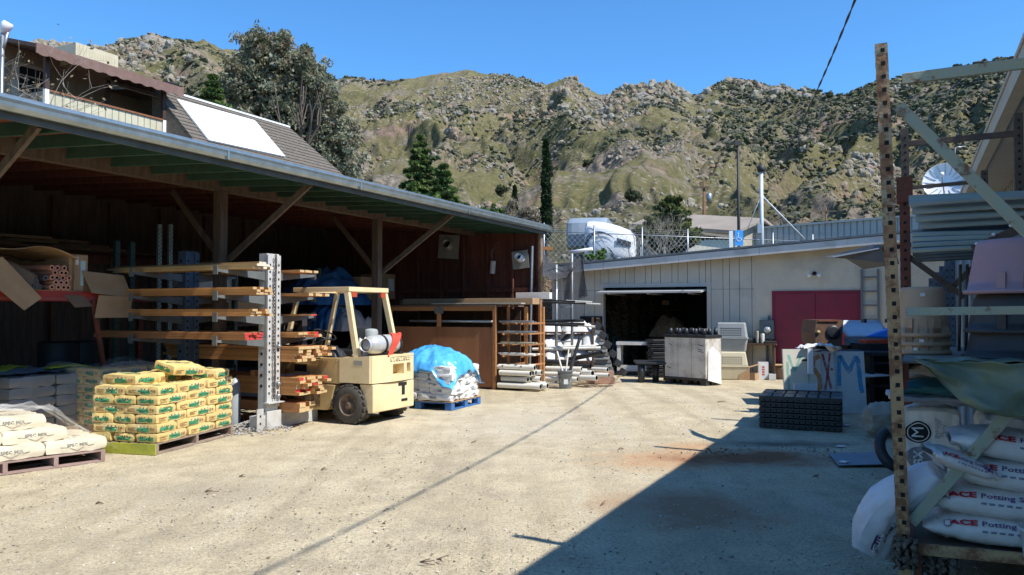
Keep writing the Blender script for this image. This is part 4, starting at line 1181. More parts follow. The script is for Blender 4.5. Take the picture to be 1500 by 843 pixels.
mb.add([(0.02, YN, RF(0)), (0.02, .25, RF(0)), (XW - .2, .25, RF(XW)), (XW - .2, YN, RF(XW)), (0.02, YN, RF(0) + .04), (0.02, .25, RF(0) + .04), (XW - .2, .25, RF(XW) + .04), (XW - .2, YN, RF(XW) + .04)],
       [(0, 1, 2, 3), (7, 6, 5, 4), (0, 4, 5, 1), (1, 5, 6, 2), (2, 6, 7, 3), (3, 7, 4, 0)])
mb.build('roof_deck', M('red_roof_boards', (0.26, 0.075, 0.045), (0.16, 0.045, 0.03), 3, .85, .2, 20, stretch=(4, .5, 1)), sh)
mb = MB(); mb.add([(0.02, YN, RF(0) - .003), (0.02, .25, RF(0) - .003), (XB + .1, .25, RF(XB) - .003), (XB + .1, YN, RF(XB) - .003)], [(0, 1, 2, 3)]); mb.build('green_soffit', soffit_green, sh, fix=False)
rf = MB(); nr_ = 32
for i in range(nr_):
	y_ = .1 - i * .61
	rf.bar((0.0, y_, RF(0) - .075), (XB + .05, y_, RF(XB) - .075), .045, .14, (0, 0, 1), 1)
	rf.bar((XB + .05, y_ - .0, RF(XB) - .075), (XW, y_, RF(XW) - .075), .045, .14, (0, 0, 1), 0)
rf.build('rafters', [wood_red, M('green_rafter', (0.035, 0.085, 0.055), (0.02, 0.06, 0.04), 4, .8)], sh)
tag(sh.children[-1], kind='stuff') if False else None
MB().box(0.02, .05, YN, .25, RF(0) - .15, RF(0) + .05).build('eave_board', M('grey_eave_board', (0.10, 0.11, 0.10), (0.07, 0.075, 0.07), 4, .8), sh)
mb = MB()
prof = [(.055, .03), (.055, -.07), (.075, -.085), (.12, -.085), (.15, -.05), (.155, -.01), (.165, .02), (.165, .035), (.155, .035), (.145, -.005), (.14, -.045), (.115, -.073), (.075, -.073), (.067, -.06), (.067, .03)]
ys = [YN, -9.5, -6.9, -3.6, .27]
for i in range(4):
	a_, b__ = ys[i], ys[i + 1]
	P = [(x_, y_, RF(0) + .0 + z_) for y_ in (a_, b__ - .004) for x_, z_ in prof]; n = len(prof)
	mb.add(P, [(j, (j + 1) % n, n + (j + 1) % n, n + j) for j in range(n)] + [tuple(range(n)), tuple(range(2 * n - 1, n - 1, -1))])
	mb.box(.05, .17, b__ - .03, b__ - .01, RF(0) - .09, RF(0) + .02)
mb.build('gutter', gutter_m, sh)
mb = MB(); mb.bar((XB, YN, BH + .14), (XB, .1, BH + .14), .14, .28); bm_ = mb.build('front_beam', wood_post, sh)
MB().bar((.03, YN, RF(0) + .065), (.03, .25, RF(0) + .065), .12, .02).build('drip_edge', galv, sh)
PY = [-.05, -3.79, -7.77, -11.75, -15.7]
for y_ in PY[1:]:
	MB().box(XB - .075, XB + .075, y_ - .075, y_ + .075, 0, BH).build('post', wood_post, sh, bevel=.008)
	MB().bar((XB + .06, y_ + .09, 2.42), (-.15, y_ + .09, RF(-.15) - .1), .09, .045, (0, 1, 0)).build('brace', wood_post, sh)
	MB().bar((XB - .06, y_ + .09, 2.42), (XB - 1.15, y_ + .09, RF(-3) - .18), .09, .045, (0, 1, 0)).build('brace', wood_post, sh)
	MB().box(XB - .02, XB + .02, y_ - .079, y_ - .04, 2.2, 2.6).build('post_cleat', wood_post, sh)
def planks(mb, horizontal_y, x0, x1, y, z0, z1f, w=.2, th=.02, seed=1):
	g = random.Random(seed); x_ = x0
	while x_ < x1:
		e_ = min(x_ + w * g.uniform(.85, 1.2), x1)
		if horizontal_y: mb.box(x_, e_ - .006, y, y + th * g.uniform(.8, 1.2), z0, z1f(x_))
		else: mb.box(y - th * g.uniform(.8, 1.2), y, x_, e_ - .006, z0, z1f(x_))
		x_ = e_
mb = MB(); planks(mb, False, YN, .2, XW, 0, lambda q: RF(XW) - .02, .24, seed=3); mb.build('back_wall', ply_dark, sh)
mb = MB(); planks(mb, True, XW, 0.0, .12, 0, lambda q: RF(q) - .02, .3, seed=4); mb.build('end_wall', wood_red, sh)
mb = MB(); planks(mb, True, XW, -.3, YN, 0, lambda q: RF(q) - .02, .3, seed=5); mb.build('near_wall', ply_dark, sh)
for i in range(9):
	xx_ = -.06 - i * .66
	MB().box(xx_ - .045, xx_, .0, .119, 0, RF(xx_) - .15).build('wall_stud', wood_red, sh)
mb = MB(); mb.box(XW, -.1, .03, .1, 2.1, 2.2); mb.build('wall_girt', wood_red, sh)
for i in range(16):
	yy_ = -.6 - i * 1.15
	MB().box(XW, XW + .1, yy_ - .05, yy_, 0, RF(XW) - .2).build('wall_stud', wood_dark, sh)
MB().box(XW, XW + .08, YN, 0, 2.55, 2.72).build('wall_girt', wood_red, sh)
MB().box(-.1, .0, .0, .13, 0, RF(0) - .1).build('corner_post', M('pale_corner_wood', (0.24, 0.17, 0.11), (0.14, 0.09, 0.06), 5, .9), sh)
q = Lw(XW + .6, -8.2, 0)
MB().box(XW, XW + .9, -13, -5.5, 2.72, 2.75).build('high_ledge', wood_dark, sh)
for k in range(14):
	y_ = -7.0 - k * .32 + random.uniform(-.1, .1)
	lg = MB().box(-.5, .5, -.05, .05, 0, .05).build('loose_board', card_in, None)
	lg.location = Lw(XW + .55 + random.uniform(-.1, .3), y_, 2.752 + .055 * (k % 3)); lg.rotation_euler = (0, 0, -TH + R(90) + random.uniform(-.25, .25))
	tag(lg, 'scrap board on the dark high ledge of the shed, ' + ['nearest', 'second', 'third', 'fourth', 'fifth', 'sixth', 'seventh', 'eighth', 'ninth', 'tenth', 'eleventh', 'twelfth', 'thirteenth', 'last'][k] + ' from the camera', 'board', 'scrap boards on the high ledge')
def plate_vent(px, py, name, label, s, rz_, bright):
	q = lp(px, py, 0) if False else None
	d = ray(px, py); t = Lw(0, -.03).dot(AY) / Vector((d.x, d.y, 0)).dot(AY)
	p = Vector((d.x * t, d.y * t, EYE + d.z * t))
	o = thing(name, label, 'roof vent', p, -TH, 'roof jack flashings hung on the shed end wall'); o.rotation_euler = (0, rz_, -TH)
	pm = M('vent_metal', (0.40, 0.39, 0.33), (0.30, 0.29, 0.25), 4, .5, metal=.3)
	MB().box(-s, s, -.03, -.02, -s, s).build('flashing_plate', pm, o)
	mb = MB(); mb.lathe([(s * .48, 0), (s * .42, .06), (s * .40, .17), (s * .36, .17), (s * .36, .02)], (.02, -.03, .02), 20, rot=Matrix.Rotation(R(72), 3, 'X'), cap=False)
	mb.build('collar', white_roof if bright else pm, o)
	MB().lathe([(s * .35, .04), (s * .34, .05)], (.02, -.03, .02), 20, rot=Matrix.Rotation(R(72), 3, 'X')).build('opening', black_matt, o)
plate_vent(658, 362, 'roof_jack', 'large shaded square flashing with a pipe collar, left one on the end wall', .29, .08, False)
plate_vent(763, 381, 'roof_jack', 'smaller sunlit square flashing with a white pipe collar, right one on the end wall', .21, -.1, True)
d = ray(721, 392); t = Lw(0, -.08).dot(AY) / Vector((d.x, d.y, 0)).dot(AY); p = Vector((d.x * t, d.y * t, EYE + d.z * t - .15))
tb2 = thing('paper_tube', 'short pale tube hanging on the end wall between the two flashings', 'tube', p, -TH)
MB().pipe((0, 0, 0), (0.03, 0, .30), .065, .058, 14, 0, 1).build('tube_wall', [M('pale_tube', (0.5, 0.48, 0.42), rough=.7), black_matt], tb2)
MB().tube([(.0, 0, .31), (-.02, 0, .5), (.1, .05, .75)], .006, 5).build('hanging_wire', galv, tb2)
CR = local(G(398, 630), CX, -TH)
cx_, cy_ = CR.x - .10, CR.y + .10
cr = thing('cantilever_rack', 'grey steel cantilever rack with chain hanging on its front column', 'rack', Lw(cx_, cy_), -TH)
def column(mb, x, y, w=.24, d_=.13, h=2.46, mi=0, y2=None):
	mb.box(x - d_, x, y - w / 2, y + w / 2, 0.02, h, mi)
	return mb
def holes(mb, x, y0_, z0_, z1_, st, mi, sx=.014, face='x'):
	z_ = z0_
	while z_ < z1_:
		if face == 'x': mb.box(x, x + .003, y0_ - sx, y0_ + sx, z_ - sx * 1.1, z_ + sx * 1.1, mi)
		else: mb.box(y0_ - sx, y0_ + sx, x - .003, x, z_ - sx * 1.1, z_ + sx * 1.1, mi)
		z_ += st
colx = [0.0, -1.62]
arm_z = [2.20, 1.86, 1.58, 1.27]
for ci, X0 in enumerate(colx):
	mb = MB(); h = 2.46 if ci == 0 else 2.55
	mb.box(X0 - .015, X0, -.12, .12, .02, h, 0); mb.box(X0 - .14, X0 - .015, -.12, -.105, .02, h, 0); mb.box(X0 - .14, X0 - .015, .105, .12, .02, h, 0)
	mb.box(X0, X0 + .03, -.125, -.045, .3, h - .02, 0); mb.box(X0, X0 + .03, .045, .125, .3, h - .02, 0)
	holes(mb, X0 + .03, -.085, .5, h - .1, .10, 1); holes(mb, X0 + .03, .085, .5, h - .1, .10, 1)
	z_ = .6
	while z_ < h - .1: mb.box(X0 - .10, X0 - .06, -.123, -.12, z_ - .02, z_ + .02, 1); z_ += .15
	mb.build('column', [galv_paint if ci == 0 else steel_blue, hole_m], cr)
	mb = MB(); mb.box(X0 - .12, X0 + .02, -.30, -.14, .0, .20, 0); mb.box(X0 - .12, X0 + .02, .14, .95, .0, .20, 0); mb.box(X0 - .14, X0 + .05, -.139, .139, 0, .25, 0)
	mb.box(X0 + .025, X0 + .045, -.32, -.2, .02, .30, 0); holes(mb, X0 + .045, -.26, .1, .22, .1, 1)
	mb.box(X0 + .0, X0 + .10, -.16, .16, .36, .375, 0)
	mb.build('base', [galv_paint, hole_m], cr, bevel=.004)
	for z_ in arm_z + [.74]:
		for sg, ln in ((-1, .98), (1, .92)):
			if z_ < 1 and sg < 0: continue
			mb = MB()
			poly = [(.12, -.12), (.12, 0), (ln, 0), (ln, -.03)]
			mb.prism([(sg * a_, b__) for a_, b__ in poly], (X0 - .08, 0, z_), (0, 1, 0), (0, 0, 1), (1, 0, 0), .05)
			mb.box(X0 - .095, X0 - .015, sg * ln, sg * (ln + .012), z_ - .07, z_ + .05)
			mb.build('arm', M('arm_grey', (0.15, 0.16, 0.155), (0.11, 0.12, 0.115), 5, .55), cr)
mb = MB(); z_ = 2.42; k = 0
while z_ > .42:
	cxp = .045; r_ = .024
	pts = []
	for t_ in range(9):
		a_ = t_ / 8 * 2 * math.pi
		o1 = math.sin(a_) * .016; o2 = math.cos(a_) * .03
		pts.append((cxp + (o1 if k % 2 else 0) + .006 * math.sin(z_ * 9), (0 if k % 2 else o1) + .01 * math.sin(z_ * 3), z_ + o2))
	mb.tube(pts, .0065, 5, caps=False); z_ -= .046; k += 1
mb.build('chain', M('rusty_chain', (0.16, 0.10, 0.07), (0.09, 0.06, 0.045), 20, .8, metal=.4), cr)
for z_ in (1.15, .62, .45): MB().lathe([(.035, 0), (.035, .04), (.02, .05)], (.03, .08, z_), 6, rot=Matrix.Rotation(R(90), 3, 'Y')).build('bolt', galv, cr)
lum = [M('fresh_pine', (0.52, 0.36, 0.17), (0.42, 0.27, 0.11), 5, .8, .1, 20, stretch=(.4, 4, 4), rv=.28), M('orange_fir', (0.56, 0.27, 0.09), (0.46, 0.20, 0.06), 5, .8, .1, 20, stretch=(.4, 4, 4), rv=.28),
       M('dark_fir', (0.46, 0.21, 0.075), (0.34, 0.15, 0.055), 5, .8, .1, 20, stretch=(.4, 4, 4), rv=.28), M('red_end_paint', (0.55, 0.04, 0.04), rough=.7), M('pale_board_end', (0.62, 0.46, 0.24), (0.5, 0.34, 0.16), 30, .85), M('white_trim_board', (0.66, 0.60, 0.46), rough=.7)]
ordn = ['first', 'second', 'third', 'fourth', 'fifth', 'sixth', 'seventh', 'eighth', 'ninth', 'tenth', 'eleventh', 'twelfth']
def board_thing(x0, x1, y, z, w, h, mi, endmi, label, group, tilt=0.0):
	o = MB()
	o.box(-(x1 - x0), 0, 0, w, 0, h, 0); o.box(.0005, .003, .001, w - .001, .001, h - .001, 1)
	b = o.build('lumber', [lum[mi], lum[endmi]], None, bevel=.002)
	b.location = Lw(x1, y, z); b.rotation_euler = (0, tilt, -TH)
	tag(b, label, 'lumber', group)
g = random.Random(12)
def bundle(y0_, z0_, ny, nz, w, h, xend, ln, mi, endmi, where, sg, jit=.05, redrow=None, ragged=0.0):
	for j in range(nz):
		for i in range(ny):
			if ragged and g.random() < ragged and j == nz - 1: continue
			xe = xend + g.uniform(-jit, jit)
			em = 3 if (redrow and g.random() < redrow) else endmi
			lab = f'{ordn[i]} board out, {ordn[j]} layer up, {where}'
			yy_ = (y0_ + i * (w + .004)) if sg > 0 else (y0_ - (i + 1) * (w + .004))
			board_thing(xe - ln * g.uniform(.95, 1.05), xe, cy_ + yy_, z0_ + j * (h + .002), w, h, mi, em, lab, 'lumber on the cantilever rack')
bundle(-.45, arm_z[0] + .003, 5, 3, .065, .032, cx_ + .42, 2.8, 0, 5, 'pale trim, top near arm', -1, .06, ragged=.3)
bundle(-.50, arm_z[1] + .003, 5, 3, .065, .032, cx_ + .50, 2.85, 1, 4, 'orange trim, second near arm', -1, .06, ragged=.3)
bundle(-.48, arm_z[2] + .003, 5, 3, .065, .030, cx_ + .42, 2.8, 1, 4, 'orange trim, third near arm', -1, .05, ragged=.3)
bundle(-.55, arm_z[3] + .003, 5, 3, .065, .030, cx_ + .36, 2.85, 2, 3, 'red ended trim, lowest near arm', -1, .04, ragged=.3)
bundle(.22, arm_z[0] + .003, 4, 1, .09, .035, cx_ + .35, 2.7, 1, 4, 'on the top far arm', 1, .1)
bundle(.2, arm_z[1] + .003, 6, 1, .09, .04, cx_ + .42, 2.7, 1, 4, 'on the second far arm', 1, .12)
bundle(.25, arm_z[2] + .003, 4, 1, .09, .02, cx_ + .35, 2.7, 1, 3, 'on the third far arm', 1, .15)
bundle(.2, arm_z[3] + .003, 5, 2, .09, .035, cx_ + .25, 2.7, 1, 4, 'on the fourth far arm', 1, .15, .3)
bundle(.14, .93, 4, 4, .09, .04, cx_ + .30, 2.6, 1, 4, 'upper square pile beside the column', 1, .06)
bundle(.52, 1.0, 3, 3, .09, .04, cx_ + .42, 2.6, 1, 4, 'small pile outside the upper square pile', 1, .10, .1)
bundle(.14, .46, 6, 6, .09, .04, cx_ + .38, 2.6, 1, 4, 'lower square pile with red ends', 1, .10, .22)
bundle(.16, .22, 3, 2, .12, .065, cx_ + .30, 2.4, 2, 4, 'thick timbers on the rack base', 1, .1)
bundle(.14, 1.105, 5, 1, .11, .04, cx_ + .36, 2.6, 1, 4, 'wide planks atop the upper square pile', 1, .05)
def spacer(y, z, x, lab):
	o = MB().box(-.04, .04, 0, .62, 0, .075).build('timber_spacer', lum[2], None); o.location = Lw(x, cy_ + y, z); o.rotation_euler = (0, 0, -TH); tag(o, lab, 'spacer')
spacer(.14, .713, cx_ - .5, 'timber spacer between the lower and upper square lumber piles')
rk = thing('pallet_rack', 'red and green pallet rack with a bright red beam inside the shed', 'rack', Lw(0, 0), -TH)
zbm = 1.78
ra = local(G(0, 425, zbm) if False else D(0, 432, 9.0), CX, -TH)
XR_ = -2.55
bt_ = lp(0, 428, XR_); b2_ = lp(222, 432, XR_)
mb = MB(); mb.box(XR_ - .03, XR_ + .03, b_.y if False else min(bt_.y, b2_.y) - 3.2, max(bt_.y, b2_.y), bt_.z - .10, bt_.z + .03)
mb.build('front_beam', red_steel, rk)
mb = MB(); mb.box(XR_ + .03, XR_ + .034, min(bt_.y, b2_.y) - 3.2, max(bt_.y, b2_.y), bt_.z - .10, bt_.z - .055); mb.build('beam_step', M('red_rack_faded', (0.30, 0.06, 0.05), rough=.7), rk)
ZS = bt_.z + .03
ynr, yfr = min(bt_.y, b2_.y) - 3.2, max(bt_.y, b2_.y)
mb = MB(); mb.box(XR_ - 1.05, XR_ - 1.0, ynr, yfr, ZS - .13, ZS); mb.build('rear_beam', red_steel, rk)
mb = MB()
for k in range(22): mb.box(XR_ - 1.0, XR_ - .03, ynr + .1 + k * .27, ynr + .27 + k * .27, ZS - .03, ZS - .008)
mb.build('shelf_deck', pallet_w, rk)
for (px, lx_, m_) in ((170, XR_ - 1.0, steel_green), (192, XR_ - 1.0, steel_green), (205, XR_ - 1.1, orange_steel)):
	q = lp(px, 440, lx_); mb = MB(); mb.box(lx_ - .04, lx_ + .03, q.y - .04, q.y + .04, 0, 2.75 if m_ is steel_green else 1.7)
	holes(mb, lx_ + .033, q.y, .2, 2.6 if m_ is steel_green else 1.6, .09, 1, .008); mb.build('upright', [m_, hole_m], rk)
q0 = lp(134, 440, XR_ + .02); q1 = lp(166, 560, XR_ + .02)
MB().bar((XR_ + .05, q0.y, q0.z), (XR_ + .05, q1.y, 0.0), .05, .04, (1, 0, 0)).build('leaning_strut', orange_steel, rk)
pr = thing('perforated_rack', 'pair of pale green perforated steel uprights behind the lumber', 'rack frame', Lw(0, 0), -TH)
for px in (234, 250):
	q = lp(px, 400, -3.3); mb = MB(); z1_ = lp(px, 329, -3.3).z
	mb.box(-3.34, -3.3, q.y - .035, q.y + .035, 0, z1_)
	holes(mb, -3.297, q.y - .014, .3, z1_ - .03, .065, 1, .008); holes(mb, -3.297, q.y + .014, .33, z1_ - .03, .065, 1, .008)
	mb.build('upright', [M('pale_green_steel', (0.25, 0.30, 0.28), (0.18, 0.22, 0.2), 6, .5, metal=.3), hole_m], pr)
def cbox(name, label, p, rz_, sx, sy, sz_, flaps=(), mi=card, label_patch=False, tilt=0.0, cat='cardboard box', group=None, hollow=True):
	t = thing(name, label, cat, p, rz_, group)
	t.rotation_euler = (0, tilt, rz_)
	mb = MB(); w_ = .006
	if hollow:
		mb.box(-sx / 2, sx / 2, -sy / 2, sy / 2, 0, w_); mb.box(-sx / 2, -sx / 2 + w_, -sy / 2, sy / 2, w_, sz_); mb.box(sx / 2 - w_, sx / 2, -sy / 2, sy / 2, w_, sz_)
		mb.box(-sx / 2 + w_, sx / 2 - w_, -sy / 2, -sy / 2 + w_, w_, sz_); mb.box(-sx / 2 + w_, sx / 2 - w_, sy / 2 - w_, sy / 2, w_, sz_)
	else:
		mb.box(-sx / 2, sx / 2, -sy / 2, sy / 2, 0, sz_); mb.box(-.03, .03, -sy / 2 - .002, sy / 2 + .002, sz_ * .0 + .01, sz_ + .002)
	mb.build('carton', mi, t, bevel=.003)
	for (sd, ang, ln) in flaps:
		mb = MB(); c, s_ = math.cos(ang), math.sin(ang)
		if sd == 'x+': P = [(sx / 2, -sy / 2, sz_), (sx / 2, sy / 2, sz_), (sx / 2 + ln * c, sy / 2 + .02, sz_ + ln * s_), (sx / 2 + ln * c, -sy / 2 - .02, sz_ + ln * s_)]
		elif sd == 'x-': P = [(-sx / 2, -sy / 2, sz_), (-sx / 2, sy / 2, sz_), (-sx / 2 - ln * c, sy / 2, sz_ + ln * s_), (-sx / 2 - ln * c, -sy / 2, sz_ + ln * s_)]
		elif sd == 'y-': P = [(-sx / 2, -sy / 2, sz_), (sx / 2, -sy / 2, sz_), (sx / 2, -sy / 2 - ln * c, sz_ + ln * s_), (-sx / 2, -sy / 2 - ln * c, sz_ + ln * s_)]
		else: P = [(-sx / 2, sy / 2, sz_), (sx / 2, sy / 2, sz_), (sx / 2, sy / 2 + ln * c, sz_ + ln * s_), (-sx / 2, sy / 2 + ln * c, sz_ + ln * s_)]
		mb.add(P, [(0, 1, 2, 3)]); mb.build('flap', card, t, solid=.005)
	return t
q = lp(62, 420, XR_ + .05)
ct = thing('long_carton', 'torn open long cardboard carton of pink foam tubes on the red shelf', 'cardboard box', Lw(XR_ - .05, q.y, ZS), -TH)
mb = MB(); mb.box(-.9, .1, -.75, .45, 0, .008); mb.box(-.9, .1, .44, .45, .008, .42); mb.box(-.9, -.89, -.75, .45, .008, .42)
mb.build('carton_base', card, ct)
mb = MB()
def curl(u, v):
	x_ = -.9 + 1.05 * u; y_ = .46 - .10 * math.sin(v * 3) - 1.25 * v
	z_ = .43 + .13 * math.sin(v * 2.4) + .06 * u * math.sin(v * 7) + .03 * noise.noise(Vector((u * 4, v * 5, 1))) - .25 * max(0, v - .75) * 4 * (1 - u)
	return (x_ + .04 * noise.noise(Vector((v * 9, 0, 3))) * u, y_, z_)
mb.grid(12, 20, curl); mb.build('curled_lid', card, ct, solid=.006, fix=False)
mb = MB()
def sidef(u, v): return (.1 - .05 * v + .1 * math.sin(u * 3) * (1 - v) * .4, -.75 + .72 * u, .01 + (.40 - .22 * u * u) * v)
mb.grid(8, 6, sidef); mb.build('torn_side', card_in, ct, solid=.006, fix=False)
pk = M('pink_foam', (0.62, 0.30, 0.20), (0.52, 0.24, 0.16), 6, .8); gyf = M('grey_foam', (0.10, 0.11, 0.12), (0.07, 0.075, 0.08), 6, .85)
tn = 0
for r_ in range(5):
	for c_ in range(4 - (r_ % 2)):
		if r_ == 4 and c_ > 2: continue
		tn += 1
		o = MB().pipe((-.9 + random.uniform(0, .1), 0, 0), (.02 + random.uniform(-.02, .02), 0, 0), .036, .018, 14, 0, 1).build('foam_tube', [pk, black_matt], None)
		o.location = Lw(XR_ - .05 + .1, q.y + .12 + c_ * .075 + (.037 if r_ % 2 else 0), ZS + .045 + r_ * .064); o.rotation_euler = (0, 0, -TH)
		tag(o, f'pink foam tube, {ordn[c_]} from the left in the {ordn[r_]} row up of the torn carton', 'foam tube', 'foam tubes in the torn carton')
for k, (dy, dz_) in enumerate([(-.03, .045), (-.11, .045), (-.21, .045), (-.07, .11), (.03, .16), (-.3, .045)]):
	o = MB().pipe((-.9, 0, 0), (.0 + .03 * (k % 3), 0, 0), .034, .015, 14, 0, 1).build('foam_tube', [gyf, black_matt], None)
	o.location = Lw(XR_ + .04, q.y + dy, ZS + dz_); o.rotation_euler = (0, 0, -TH)
	tag(o, ordn[k] + ' grey foam tube left of the pink ones in the torn carton', 'foam tube', 'foam tubes in the torn carton')
q = lp(108, 395, XR_ - .1)
t = cbox('tall_carton', 'upright cardboard box with white label between the foam tubes and the flattened flaps', Lw(XR_ - .25, q.y, ZS), -TH, .5, .27, .50, hollow=False)
mb = MB(); mb.box(.2505, .2525, .03, .10, .08, .42, 0); mb.box(.2505, .2525, -.06, .0, .36, .47, 1); mb.build('shipping_label', [M('pale_blue_label', (0.42, 0.56, 0.56), rough=.6), white_p], t)
t2 = thing('hanging_flap_carton', 'open cardboard box with big flaps hanging over the red beam', 'cardboard box', Lw(XR_ - .3, lp(148, 410, XR_ - .05).y, ZS), -TH)
mb = MB(); mb.box(-.3, .31, -.30, .32, 0, .2); mb.build('carton', card_in, t2)
mb = MB(); mb.add([(.32, -.34, .28), (.32, .30, .24), (.42, .38, -.08), (.42, -.26, -.02)], [(0, 1, 2, 3)]); mb.build('flap', card, t2, solid=.006)
mb = MB(); mb.add([(.43, -.16, -.05), (.43, .36, -.06), (.40, .36, -.36), (.40, -.20, -.36)], [(0, 1, 2, 3)]); mb.build('flap', card, t2, solid=.006)
mb = MB(); mb.add([(.30, -.62, .0), (.30, -.36, .0), (.40, -.22, -.20), (.40, -.48, -.22)], [(0, 1, 2, 3)]); mb.build('flap', card_in, t2, solid=.006)
q = lp(18, 400, XR_ + .1)
t3 = thing('loose_carton_flap', 'large tan cardboard panel hanging over the red beam at the left edge', 'cardboard panel', Lw(XR_ + .1, q.y, ZS), -TH)
mb = MB(); mb.add([(0, -.55, .32), (0, -.12, .40), (.06, .34, -.10), (.06, .12, -.26)], [(0, 1, 2, 3)]); mb.build('panel', card, t3, solid=.006)
for k, px in enumerate((78, 112)):
	q = lp(px + 8, 530, -4.2)
	dr_ = thing('fibre_drum', ('left', 'right')[k] + ' of two brown drums with dark lids in the shaded shed', 'drum', Lw(-4.2, q.y, 0), -TH, 'brown drums in the shed')
	MB().lathe([(.27, 0), (.28, .02), (.28, .78), (.27, .8)], (0, 0, 0), 24).build('body', M('drum_brown', (0.15, 0.10, 0.06), (0.11, 0.075, 0.045), 4, .8), dr_)
	MB().lathe([(.285, .80), (.29, .81), (.29, 1.15), (.27, 1.18)], (0, 0, 0), 24).build('lid', M('drum_lid_dark', (0.02, 0.025, 0.03), rough=.6), dr_)
mb = MB(); mb.box(-.4, .4, -.8, .8, 0, 1.25);
pls = M('plastic_wrap', (0.42, 0.44, 0.46), (0.3, 0.32, 0.34), 4, .25, .4, 12)
for k, (px, py, w_, h_, m_, lab) in enumerate([(305, 425, .8, .45, pls, 'plastic wrapped bundle seen between the upper lumber bundles'), (350, 440, .9, .5, card, 'long brown carton behind the column between the lumber bundles'), (345, 392, 1.3, .16, card, 'flat brown carton behind the top lumber bundle')]):
	q = lp(px, py, -4.4); cbox('stored_carton', lab, Lw(-4.6, q.y, q.z - h_ / 2), -TH, .8, w_, h_, mi=m_, hollow=False)
bd = thing('shelf_unit', 'dark shelf behind the forklift carrying cartons and a blue tarp', 'shelf', Lw(0, 0), -TH)
s0 = lp(300, 470, -4.9).y; s1 = -.3
for z_ in (0.45, lp(480, 440, -4.6).z - .5, 2.0):
	MB().box(-5.3, -4.1, s0, s1, z_ - .05, z_).build('shelf_board', wood_dark, bd)
for y_ in (s0 + .05, (s0 + s1) / 2, s1 - .05):
	for x_ in (-5.25, -4.15): MB().box(x_ - .04, x_ + .04, y_ - .04, y_ + .04, 0, 2.6).build('upright', steel_green if x_ > -5 else wood_dark, bd)
def heap(name, label, cat, p, rz_, L_, W_, H_, mat, seed, rough_=.12, nu=22, nv=22, parts='cover', power=2.2, solid=.0):
	t = thing(name, label, cat, p, rz_)
	def fn(u, v):
		a, b2 = (u - .5) * 2, (v - .5) * 2
		e_ = max(0, 1 - abs(a) ** power) * max(0, 1 - abs(b2) ** power)
		n1 = noise.noise(Vector((a * 1.5 + seed, b2 * 1.5, seed))); n2 = noise.noise(Vector((a * 5 + seed, b2 * 4, seed + 3)))
		n3 = abs(noise.noise(Vector((a * 9 + b2 * 3, b2 * 6, seed + 9))))
		return (a * L_ / 2 * (1 + .08 * n2), b2 * W_ / 2 * (1 + .08 * n2), H_ * (e_ ** .5) * (1 + .35 * n1) + H_ * rough_ * n2 * e_ + H_ * .12 * n3 * e_)
	MB().grid(nu, nv, fn).build(parts, mat, t, fix=False, solid=solid)
	return t
blue_t = M('blue_tarp', (0.02, 0.09, 0.22), (0.03, 0.13, 0.30), 3, .35, .3, 10)
sheet_w = M('grey_white_sheet', (0.42, 0.42, 0.43), (0.32, 0.32, 0.33), 3, .7, .3, 8)
q = lp(475, 412, -4.4); heap('blue_tarp_heap', 'crumpled dark blue tarp on the upper shelf behind the forklift', 'tarp', Lw(-4.4, q.y, q.z - .55), -TH, 1.3, 2.0, .72, blue_t, 4, .35, 40, 40)
q = lp(545, 410, -4.3)
t = cbox('stored_carton', 'brown carton with a white paper label on the upper shelf beside the post', Lw(-4.4, lp(565, 405, -4.2).y, lp(560, 438, -4.2).z), -TH, .7, .6, .62, hollow=False)
MB().box(.351, .353, -.1, .14, .2, .5).build('paper_label', white_p, t)
t = cbox('stored_carton', 'plain brown carton left of the post on the upper shelf', Lw(-4.4, lp(535, 415, -4.2).y, lp(540, 440, -4.2).z), -TH, .7, .75, .55, hollow=False)
q = lp(470, 450, -4.2); heap('blue_tarp_heap', 'blue tarp hanging low between the forklift posts', 'tarp', Lw(-4.1, q.y + .2, q.z - .5), -TH, .8, 1.2, .6, blue_t, 8, .4, 40, 40)
q = lp(497, 462, -4.0); heap('white_sheet_bundle', 'crumpled white sheet bundle seen through the forklift cage', 'bundle', Lw(-3.9, q.y, q.z - .35), -TH, .8, 1.0, .6, sheet_w, 12, .2, 30, 30)
q = lp(535, 480, -3.6); heap('sheet_covered_goods', 'pale cloudy plastic covered goods behind the gas bottle', 'bundle', Lw(-3.6, q.y, 0), -TH, 1.0, .9, 1.35, sheet_w, 15, .1, 30, 30)
t = cbox('storage_crate', 'dark crate under the shelf left of the forklift', Lw(-4.6, lp(430, 500, -4.6).y, 0), -TH, .9, 1.4, .8, mi=wood_dark, hollow=False)
print('shed ok')
bc = local(G(727, 571), CX, -TH)
BXr, BYf = bc.x, bc.y
zt_ = 1.65 + (EYE - EYE)
ztop = D(600, 446, G(727, 571).y).z; zply = D(700, 480, G(727, 571).y).z
bn = thing('plywood_bin', 'large red-brown plywood fronted storage bin with a dark slot near its top', 'bin', Lw(0, 0), -TH)
plyr = M('red_brown_plywood', (0.34, 0.15, 0.07), (0.26, 0.11, 0.05), 2.5, .75, .15, 25, stretch=(1, 1, .3), dirt=(.12, .05, .03), dirt_amt=.6)
XL_ = BXr - 2.75
MB().box(XL_, BXr - .07, BYf, BYf + .02, .04, zply).build('front_panel', plyr, bn)
MB().box(BXr - .068, BXr, BYf - .04, BYf + .03, 0, ztop - .05).build('corner_upright', lum[2], bn)
MB().box(XL_, BXr - .07, BYf - .03, BYf + .03, ztop - .14, ztop - .05).build('top_rail', lum[2], bn)
